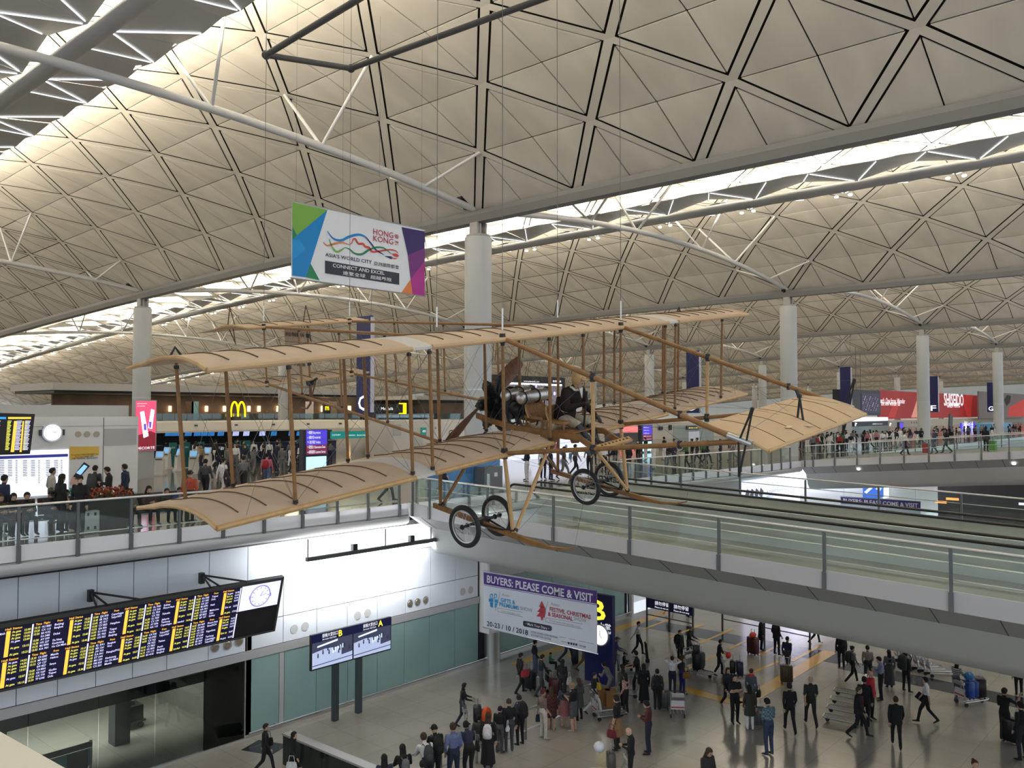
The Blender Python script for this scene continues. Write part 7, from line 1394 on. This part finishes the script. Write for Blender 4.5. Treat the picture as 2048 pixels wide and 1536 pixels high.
# lift lobby and shops to the right
VR = 58.0; lb = droot('lift_lobby', 1380, 905, VR, 'pale wall with lift doors and yellow lettered sign', 'wall block', DECK); vbox('wall', 1200, 845, 1475, 910, VR, 4, CREAM, lb, base=True); vbox('green_glass', 1347, 850, 1428, 905, VR - 0.05, 0.05, mat('pale_green_glass', (0.30, 0.36, 0.33), 0.15), lb, base=True); vbox('lift_door', 1377, 863, 1399, 910, VR - 0.1, 0.05, STEEL, lb, base=True); vbox('lobby_sign', 1374, 852, 1398, 859, VR - 0.2, 0.1, NAVY, lb); vtext(lb, '離境大堂', 1377, 857, 1395, VR - 0.2, em('sign_yellow', (0.9, 0.75, 0.05), 0.9), 0.12)
vbox('pink_sign', 1243, 853, 1276, 864, VR - 0.3, 0.2, em('pink_lit', (0.65, 0.13, 0.13), 1.0), lb); vbox('shop_gap', 1210, 866, 1300, 905, VR - 0.05, 0.05, mat('shop_dark', (0.04, 0.04, 0.045), 0.4), lb, base=True); vbox('toilet_sign', 1319, 853, 1326, 860, VR - 0.2, 0.1, BLACK, lb); vbox('toilet_sign', 1339, 850, 1344, 860, VR - 0.2, 0.1, BLACK, lb); vbox('ad_panel', 1446, 872, 1480, 900, VR - 0.3, 0.1, em('ad_cyan', (0.10, 0.45, 0.65), 0.9), lb)
VI = 47.0; ic = droot('information_counter', 1742, 880, VI, 'information counter with white lit fascia and question mark signs', 'counter', DECK); vbox('lit_fascia', 1707, 835, 1776, 842, VI, 4, em('fascia_white', (0.75, 0.8, 0.95), 1.0), ic); vbox('name_board', 1708, 843, 1776, 852, VI, 0.3, mat('totem_dark', (0.02, 0.02, 0.03), 0.4), ic); vbox('back_panel', 1708, 852, 1776, 885, VI + 3, 0.3, mat('pale_green_glass', (0.30, 0.36, 0.33), 0.15), ic, base=True); vbox('desk', 1712, 872, 1772, 885, VI, 0.6, CREAM, ic, base=True)
vtext(ic, '?', 1709, 852, 1714, VI - 0.01, SW, 0.5, 0.02); vtext(ic, '?', 1778, 852, 1783, VI - 0.01, SW, 0.5, 0.02); vtext(ic, '詢問處 Information', 1745, 849, 1765, VI - 0.01, SW, 0.14)
fc = droot('flight_cube', 1730, 830, VI, 'dark hanging cube display with pink world map screen', 'screen'); vbox('cube', 1698, 780, 1761, 831, VI, 2.5, mat('totem_dark', (0.02, 0.02, 0.03), 0.4), fc); vbox('screen', 1723, 787, 1760, 826, VI - 0.05, 0.05, em('cube_screen', (0.012, 0.012, 0.03), 0.8), fc)
mb = MB()
for k in range(46): x, y = 1726 + (k * 13 % 31), 793 + (k * 7 % 29); p = onv(x, y, VI - 0.06) - fc.location; mb.box(p, (0.08 + 0.05 * (k % 3), 0.01, 0.08 + 0.08 * (k % 2)))
tag(mb.build('map_marks', em('map_pink', (0.55, 0.30, 0.55), 0.9), fc), kind='stuff')
fp = fc.location; [MB().tube(Vector((fp.x + dx, VI + 1, fp.z + 1.0)) - fp, Vector((fp.x + dx, VI + 1, HV + 0.5)) - fp, 0.04).build('hanging_rod', DKGREY, fc) for dx in (-1.0, 1.0)]
VF = 62.0; ra = droot('red_advertisement', 1900, 812, VF, 'long glossy red cosmetics advertisement high along the far shops', 'sign', DECK); RED = em('ad_red', (0.30, 0.010, 0.012), 0.28); REDL = em('ad_red_light', (0.6, 0.25, 0.2), 0.4)
vbox('sheet', 1758, 786, 1970, 836, VF, 0.4, RED, ra); vpoly(ra, 0, [(1822, 835), (1838, 788), (1846, 788), (1834, 835)], VF, REDL); vpoly(ra, 0, [(1775, 835), (1790, 800), (1800, 800), (1790, 835)], VF, em('ad_red_mid', (0.4, 0.02, 0.02), 0.4)); vpoly(ra, 0, [(1935, 835), (1925, 800), (1932, 790), (1945, 790), (1942, 835)], VF, em('ad_red_mid', (0.4, 0.02, 0.02), 0.4))
vtext(ra, 'SHISEIDO', 1888, 811, 1927, VF, SW, None, 0.01); vtext(ra, 'GINZA TOKYO', 1894, 815, 1920, VF, SW, None); vtext(ra, 'arch. One force. Wonder', 1760, 806, 1810, VF, SW, None); vtext(ra, 'the new wonder lab', 1762, 811, 1800, VF, SW, None)
vbox('sheet', 1958, 786, 2060, 836, VF - 3, 0.4, em('ad_grey', (0.06, 0.05, 0.05), 0.7), ra); vpoly(ra, 0, [(2015, 833), (2018, 815), (2048, 798), (2060, 800), (2060, 833)], VF - 3, em('ad_lip', (0.40, 0.015, 0.015), 0.4)); vpoly(ra, 0, [(2008, 800), (2014, 790), (2022, 792), (2020, 805), (2013, 812)], VF - 3, BLACK)
sw_ = droot('far_shop_wall', 1900, 870, VF - 1, 'cream wall of far check-in aisles with black letters', 'wall block', DECK); vbox('wall', 1780, 837, 2100, 890, VF - 1, 2, CREAM, sw_, base=True); vtext(sw_, 'G', 1956, 849, 1962, VF - 1, INK, 0.75); vtext(sw_, 'H', 2038, 848, 2043, VF - 1, INK, 0.75)
for x in (1823, 1828, 1833, 1938, 1943, 1948): p = onv(x, 845, VF - 1) - sw_.location; MB().tube(p - Y * 0.03, p, 0.22, n=12).build('speaker', BLACK, sw_)
ps = droot('hanging_sign', 1937, 857, 44, 'purple direction sign with white lines hanging over the crowd', 'sign', DECK); vbox('board', 1923, 846, 1951, 870, 44, 0.3, PURP, ps); vbox('post', 1934, 870, 1940, 890, 44.1, 0.1, DKGREY, ps, base=True)
for k in range(4): vtext(ps, '→ 登機 Gates 1-80', 1925, 851 + 5 * k, 1946, 43.95, SW, None)
bc = droot('blue_canopy', 2003, 870, 40, 'light blue round kiosk canopy wrapped round a white column', 'kiosk', DECK); vbox('canopy', 1984, 846, 2024, 857, 40, 3, mat('canopy_blue', (0.15, 0.42, 0.68), 0.4), bc); vbox('leg', 1985, 857, 1989, 890, 40, 0.3, STEEL, bc, base=True); vbox('leg', 2018, 857, 2023, 890, 40, 0.3, mat('canopy_blue', (0.15, 0.42, 0.68), 0.4), bc, base=True)
gm = droot('tilted_monitor', 1900, 845, 42, 'dark tilted flight monitor on post above the crowd', 'screen', DECK); p = onv(1901, 844, 42) - gm.location; MB().box(p, (1.9, 0.25, 2.6), Euler((0, 0.25, 0)).to_matrix()).build('casing', DKGREY, gm); MB().tube(p - Z * 0.8, Vector((p.x, 0, 0)), 0.08).build('post', DKGREY, gm)
# arrivals level beyond the footbridge: lit advertisements and shops
VX = 27.1
av = droot('white_advertisement', 1545, 985, VX, 'white lit advertisement with grey slogan under the far deck', 'sign'); vbox('panel', 1486, 955, 1600, 1040, VX, 0.08, em('ad_lit_white', (0.72, 0.72, 0.9), 1.1), av); vtext(av, 'A trusted face in the', 1533, 987, 1572, VX, mat('grey_print2', (0.3, 0.3, 0.42), 0.5), None); vtext(av, 'world for 120 years', 1533, 995, 1562, VX, mat('grey_print2', (0.3, 0.3, 0.42), 0.5), None)
for k in range(4): vpoly(av, 0, [(1490 + 9 * k, 990), (1494 + 9 * k, 978 - k), (1500 + 9 * k, 982), (1497 + 9 * k, 995)], VX, mat('grey_print2', (0.3, 0.3, 0.42), 0.5))
ab = droot('blue_advertisement', 1747, 985, VX, 'blue advertisement with white swirl on the lit lobby wall', 'sign'); vbox('panel', 1728, 970, 1767, 998, VX, 0.08, em('ad_blue', (0.01, 0.08, 0.42), 0.9), ab); vpoly(ab, 0, [(1728, 984), (1740, 974), (1748, 972), (1744, 977), (1733, 987)], VX, SW); vpoly(ab, 0, [(1750, 978), (1758, 972), (1764, 976), (1760, 982)], VX, em('ad_lav', (0.4, 0.45, 0.8), 0.9)); vbox('side_strip', 1768, 972, 1778, 996, VX, 0.08, SW, ab)
us_ = 80.0; v0_ = onu(1876, 1020, us_).y; ds = empty('dark_shop_row', (us_, v0_, 0), label='row of dark shop fronts with small orange signs at arrivals level', cat='shop')
MB().box2((0, -24, 0), (4, 0, 5.0)).build('front', mat('shop_dark', (0.04, 0.04, 0.045), 0.4), ds)
for x, y, w_, m in ((1905, 998, 0.5, em('shop_orange', (0.9, 0.3, 0.08), 1.2)), (1882, 1004, 0.45, em('shop_orange', (0.9, 0.3, 0.08), 1.2)), (2046, 1008, 0.3, SW)): p = onu(x, y, us_) - ds.location; MB().box2((-0.06, p.y - w_, p.z - 0.1), (0, p.y + w_, p.z + 0.1)).build('shop_sign', m, ds)
for k in range(9): MB().box2((-0.03, -1.0 - 2.6 * k, 0.1), (0, -3.3 - 2.6 * k, 2.6)).build('shop_window', mat('shop_window', (0.09, 0.085, 0.08), 0.15), ds)
area('lobby_wall_light', (75, 26.2, 6.3), (0, 0.9, -0.4), 26, 0.3, 900, (0.85, 0.82, 1.0))
# planter, seats, luggage on the near deck
pl_ = onz(205, 1062, DECK); pn = empty('flower_planter', pl_, label='dark planter with red flowers behind the deck railing', cat='planter'); w0 = onz(160, 1066, DECK); w1 = onz(262, 1054, DECK)
MB().box2((w0.x - pl_.x, 0.1, 0.05), (w1.x - pl_.x, 0.9, 1.0)).build('box', mat('planter_dark', (0.02, 0.022, 0.02), 0.5), pn); lv = MB(); fw = MB()
for k in range(260):
    x, y, z_ = random.uniform(w0.x - pl_.x, w1.x - pl_.x), random.uniform(0.1, 0.9), random.uniform(0.95, 1.22); d_ = Vector((random.uniform(-1, 1), random.uniform(-1, 1), random.uniform(0.2, 1))).normalized() * 0.10; n_ = Vector((d_.y, -d_.x, 0.02)).normalized() * 0.035; c_ = Vector((x, y, z_)); lv.add([c_, c_ + d_ * 0.5 + n_, c_ + d_, c_ + d_ * 0.5 - n_], [(0, 1, 2, 3)])
    if k % 2: fw.ball((x, y - 0.05, z_ + 0.04), 0.045, 6, 4)
tag(lv.build('foliage', mat('leaf_dark', (0.02, 0.05, 0.02), 0.6), pn), kind='stuff'); tag(fw.build('flowers', mat('flower_red', (0.30, 0.05, 0.02), 0.6), pn), kind='stuff')
p = onz(179, 1066, DECK); o = MB().box2((-0.22, -0.14, 0.05), (0.22, 0.14, 0.66)).build('hard_case', mat('case_silver', (0.42, 0.45, 0.45), 0.3, 0.4), None); o.location = p; tag(o, 'silver suitcase with black latches standing before the planter', 'suitcase')
for z_ in (0.12, 0.52): 
    for x in (-0.1, 0.1): MB().box2((x - 0.03, -0.15, z_), (x + 0.03, -0.138, z_ + 0.09)).build('latch', BLACK, o)
def bench(x, y, n, label):
    p = onz(x, y, DECK); b = empty('seat_row', p, label=label, cat='bench'); LE = mat('seat_brown', (0.045, 0.025, 0.02), 0.5)
    for k in range(n): MB().box((k * 0.62, 0.25, 0.42), (0.54, 0.5, 0.06)).build('seat', LE, b); MB().box((k * 0.62, 0.52, 0.72), (0.54, 0.06, 0.5), Euler((-0.15, 0, 0)).to_matrix()).build('backrest', LE, b)
    MB().box((0.31 * (n - 1), 0.28, 0.34), (0.62 * n, 0.06, 0.06)).build('beam', STEEL, b)
    for k in (0, n - 1): MB().tube((k * 0.62, 0.28, 0.34), (k * 0.62, 0.28, 0), 0.03).build('leg', STEEL, b); MB().box((k * 0.62, 0.28, 0.015), (0.06, 0.5, 0.03)).build('foot', STEEL, b)
bench(15, 1072, 5, 'brown seat row with steel legs left of the planter'); bench(285, 1052, 4, 'brown seat row with steel legs right of the planter')
def ph(x, yh, deg, pose, label, top, legs, hair='short', hc='k', h=1.7, z=DECK, group=None, **kw):
    k = HEADC[pose].z / 1.72; p = onz(x, yh, z + h * k); p.z = z
    if pose == 'sit': p = Vector((onv(x, yh, 27.0).x, (27.15 if x < 200 else 26.55), z)); deg = 180 - degrees_to_wall
    if p.y < 25.6: p = onv(x, yh, 25.9); p.z = z
    return person(p, face(deg), h, pose, label, top, legs, hair, hc, group=group, **kw)
for x, y, deg, lab, top, legs, hair in ((30, 1012, 170, 'seated woman with bare arms left of planter', K_, K_, 'long'), (57, 1014, 190, 'seated woman in black skirt with folded legs', K_, K_, 'short'), (105, 1000, 170, 'seated man in cap and dark clothes looking at phone', DK, DK, 'cap'), (136, 1003, 175, 'seated man in white hoodie looking at phone', (0.50, 0.52, 0.56), (0.04, 0.05, 0.07), 'short'), (284, 999, 190, 'seated woman with dark hair right of planter', (0.06, 0.03, 0.035), K_, 'long'), (5, 1020, 160, 'seated person in brown coat at end of the seat row', (0.06, 0.035, 0.02), DK, 'short')): ph(x, y, deg, 'sit', lab, top, legs, hair, h=1.66, sleeve='s' if 'bare' in lab else None)
for x, y, deg, pose, lab, top, legs, hair in ((8, 958, 20, 'stand', 'man in navy jacket reading the lit notice board', NV_, K_, 'short'), (104, 943, 40, 'stand2', 'man in cream shirt reading the lit notice board', (0.42, 0.40, 0.34), (0.10, 0.09, 0.07), 'short'), (123, 956, 30, 'stand', 'woman with long black hair beside the cream shirted man', K_, K_, 'long'), (160, 975, 180, 'stand', 'man in grey cap standing forward behind the planter', K_, K_, 'cap'), (190, 938, 0, 'stand', 'man in dark shirt with grey backpack facing the poster', (0.04, 0.045, 0.055), DK, 'short'), (218, 941, -110, 'phone', 'man in black jumper beside the backpack wearer', K_, K_, 'short'), (250, 935, -90, 'stand', 'man in navy shirt leaning by the white wall', (0.015, 0.025, 0.06), (0.02, 0.025, 0.05), 'short'),
      (249, 986, -60, 'sit', 'person in beige beanie seated beside the planter', (0.12, 0.11, 0.10), DK, 'cap'), (345, 988, -90, 'sit', 'person in blue jacket on the seat row', (0.02, 0.05, 0.20), DK, 'short'), (320, 992, 0, 'sit', 'dark haired person on the seat row right of planter', K_, K_, 'short')): 
    o = ph(x, y, deg, pose, lab, top, legs, hair, h=1.72 if y < 980 else 1.5)
    if 'backpack' in lab and 'beside' not in lab:
        k_ = 1; b_ = empty('backpack', o.location + Matrix.Rotation(face(deg), 3, 'Z') @ Vector((0, -0.16, 0.98)), face(deg), 'grey backpack on the man facing the poster', 'backpack'); mb = MB(); rings = [mb.ring((0, -0.06, z_), (a, 0, 0), (0, b2_, 0), 12) for z_, a, b2_ in ((0, 0.12, 0.07), (0.05, 0.16, 0.1), (0.3, 0.16, 0.1), (0.44, 0.1, 0.06))]; mb.loft(rings).build('pack', cl((0.06, 0.065, 0.075)), b_, True)
        for s_ in (-0.09, 0.09): MB().pipe([(s_, 0.03, 0.05), (s_, 0.12, 0.2), (s_, 0.14, 0.42), (s_, 0.0, 0.44)], 0.014, 6).build('strap', cl((0.05, 0.05, 0.06)), b_)
for x, y, deg, pose, lab, top, legs, hair, kw in ((411, 924, 0, 'walk', 'man in grey tee shirt walking to the check-in kiosks', (0.06, 0.062, 0.068), K_, 'short', {}), (446, 922, 30, 'walk', 'woman in white jacket and trousers walking to check-in', (0.8, 0.8, 0.82), (0.6, 0.58, 0.55), 'short', {}), (534, 912, 0, 'walk', 'woman in pink top and blue jeans with red backpack', (0.45, 0.12, 0.18), (0.08, 0.12, 0.25), 'bun', {}), (461, 930, 10, 'stand', 'woman in dark dress behind white jacketed woman', (0.05, 0.04, 0.04), DK, 'long', {}), (487, 918, 0, 'push', 'person in grey shirt pushing red luggage', (0.16, 0.165, 0.17), DK, 'short', {}), (380, 950, 0, 'stand', 'person in orange cap behind the deck railing', (0.4, 0.06, 0.03), DK, 'cap', {}), (775, 935, 70, 'walk', 'woman in black walking beside the deck railing', K_, DK, 'long', {}), (887, 955, 100, 'walk', 'man in navy beside the blue kiosk', NV_, NV_, 'short', {})):
    o = ph(x, y, deg, pose, lab, top, legs, hair, h=1.68, **kw)
    if 'red backpack' in lab: q_ = MB().ball((0, 0, 0), (0.16, 0.10, 0.22), 10, 7).build('backpack', cl((0.35, 0.02, 0.03)), None, True); q_.location = o.location + Matrix.Rotation(face(deg), 3, 'Z') @ Vector((0, -0.18, 1.18)); tag(q_, 'red backpack on the woman in blue jeans', 'backpack')
KPROTO = None
for k, (x, y) in enumerate(((293, 941), (317, 951), (330, 938), (352, 942), (386, 948), (412, 938), (438, 936), (362, 930))):
    p = onz(x, y, DECK)
    kk = empty('check_in_kiosk', p, face(180 + (-25, 0, 20, 50, -10, 15, 60, 0)[k]) + pi, 'white self check-in kiosk with tilted blue screen', 'kiosk', 'self check-in kiosks on the deck')
    if KPROTO is None:
        MB().slab([(-0.25, -0.05, 0.1), (-0.25, 0.30, 0.1), (-0.25, 0.22, 0.95), (-0.25, 0.0, 0.95)], (0.5, 0, 0)).box((0, 0.12, 0.05), (0.56, 0.5, 0.1)).build('cabinet', mat('kiosk_white', (0.62, 0.61, 0.58), 0.4), kk); MB().box((0, 0.16, 1.14), (0.46, 0.10, 0.40), Euler((-0.3, 0, 0)).to_matrix()).build('head', mat('kiosk_white', (0.62, 0.61, 0.58), 0.4), kk); MB().box((0, 0.105, 1.16), (0.36, 0.02, 0.28), Euler((-0.3, 0, 0)).to_matrix()).build('screen', em('kiosk_screen', (0.10, 0.25, 0.45), 0.9), kk); MB().box((0, 0.0, 0.90), (0.36, 0.12, 0.06)).build('shelf', DKGREY, kk); KPROTO = kk
    else:
        for ch in KPROTO.children: put(ch, ch.name.split('.')[0], (0, 0, 0), 0, kk)
# crowds: travellers far away on the deck
PAL = [('black', K_), ('charcoal', DK), ('grey', GR), ('white', W_), ('navy', NV_), ('red', (0.32, 0.03, 0.03)), ('tan', (0.26, 0.18, 0.10)), ('pale blue', (0.22, 0.28, 0.40)), ('brown', (0.08, 0.045, 0.03)), ('green', (0.05, 0.12, 0.05)), ('pink', (0.45, 0.18, 0.22)), ('beige', (0.38, 0.34, 0.27))]
HN = {'short': 'short haired', 'long': 'long haired', 'bun': 'bun haired', 'cap': 'capped'}
def crowd(n, xa, xb, d0, d1, where, grp, seed, hmean=1.68):
    R_ = random.Random(seed); used = []
    for k in range(n):
        x = xa + (xb - xa) * (k + R_.random()) / n; dep = R_.uniform(d0, d1); t_ = (x - 1024) / FPX; dep = max(dep, R_.uniform(26.5, 29) / (0.665 - 0.747 * t_)); p = CAMP + ray(x, 820) * dep; p.z = DECK
        if any((p - u_).length < 0.75 for u_ in used): p = p + FW * 0.9; p.z = DECK
        if any((p - u_).length < 0.6 for u_ in used): p = p + FW * 0.9; p.z = DECK
        for ci in range(7):
            for cj in range(3):
                if (p - Vector((U0 + 36 * ci, V0 + 36 * cj, DECK))).length < 1.3: p = p + RT * 1.5
        used.append(p.copy())
        cn, c_ = R_.choice(PAL[:5] if R_.random() < 0.72 else PAL); hn = R_.choice(('short', 'short', 'long', 'bun', 'cap')); ps_ = R_.choice(('stand', 'stand2', 'walk', 'phone', 'stand', 'push')); ln, lc = R_.choice(PAL[:5])
        person(p, R_.uniform(0, 6.28), R_.uniform(hmean - 0.1, hmean + 0.12), ps_, '%s traveller in %s top, %s trousers, %s' % (HN[hn], cn, ln, where), c_, lc, hn, group=grp)
crowd(26, 330, 660, 53, 57, 'in the check-in queue', 'queue at the check-in counters', 3)
crowd(12, 385, 605, 47, 51, 'behind the check-in kiosks', 'travellers behind the kiosks', 5)
crowd(20, 1180, 1480, 48, 62, 'near the lift lobby', 'travellers near the lift lobby', 11)
crowd(44, 1600, 1800, 66, 82, 'near the information counter', 'travellers near the information counter', 17)
crowd(40, 1785, 2060, 84, 104, 'by the far shops', 'crowd by the far shops', 23)
crowd(8, 1040, 1240, 42, 46, 'by the bright display wall', 'travellers by the display wall', 29)
# walkers on the far footbridge
for x, v, deg, pose, lab, top, legs, hair in ((1810, 15.5, 90, 'walk', 'man in white shirt striding up the far footbridge', W_, K_, 'short'), (1868, 13.6, -90, 'pull', 'traveller in denim pulling red case on far footbridge', (0.05, 0.08, 0.14), (0.05, 0.08, 0.16), 'short'), (1893, 13.2, -80, 'walk', 'traveller in black beside the red case on far footbridge', K_, DK, 'long'), (1972, 11.6, 60, 'stand', 'woman in black dress with green bag on far footbridge', K_, K_, 'long')):
    u = 62.5; p = Vector((u, onu(x, 890, u).y, 0)); p.z = zf2(p.y); person(p, face(deg), 1.66, pose, lab, top, legs, hair)
    if 'pulling' in lab or 'green' in lab:
        q_ = MB().box2((-0.2, -0.13, 0.05), (0.2, 0.13, 0.7)).build('travel_case', mat('case_red' if 'red' in lab else 'case_green', (0.35, 0.02, 0.025) if 'red' in lab else (0.16, 0.42, 0.10), 0.5), None); q_.location = p + RT * (-0.55 if 'red' in lab else 0.45) + Vector((0, 0, 0.03)); q_.rotation_euler = (0, 0, face(60)); tag(q_, 'red suitcase' + ' rolling on the far footbridge' if 'red' in lab else 'lime green bag beside the woman on the far footbridge', 'suitcase'); MB().tube((0, 0, 0.7), (0, 0, 0.95), 0.015).build('handle', BLACK, q_)
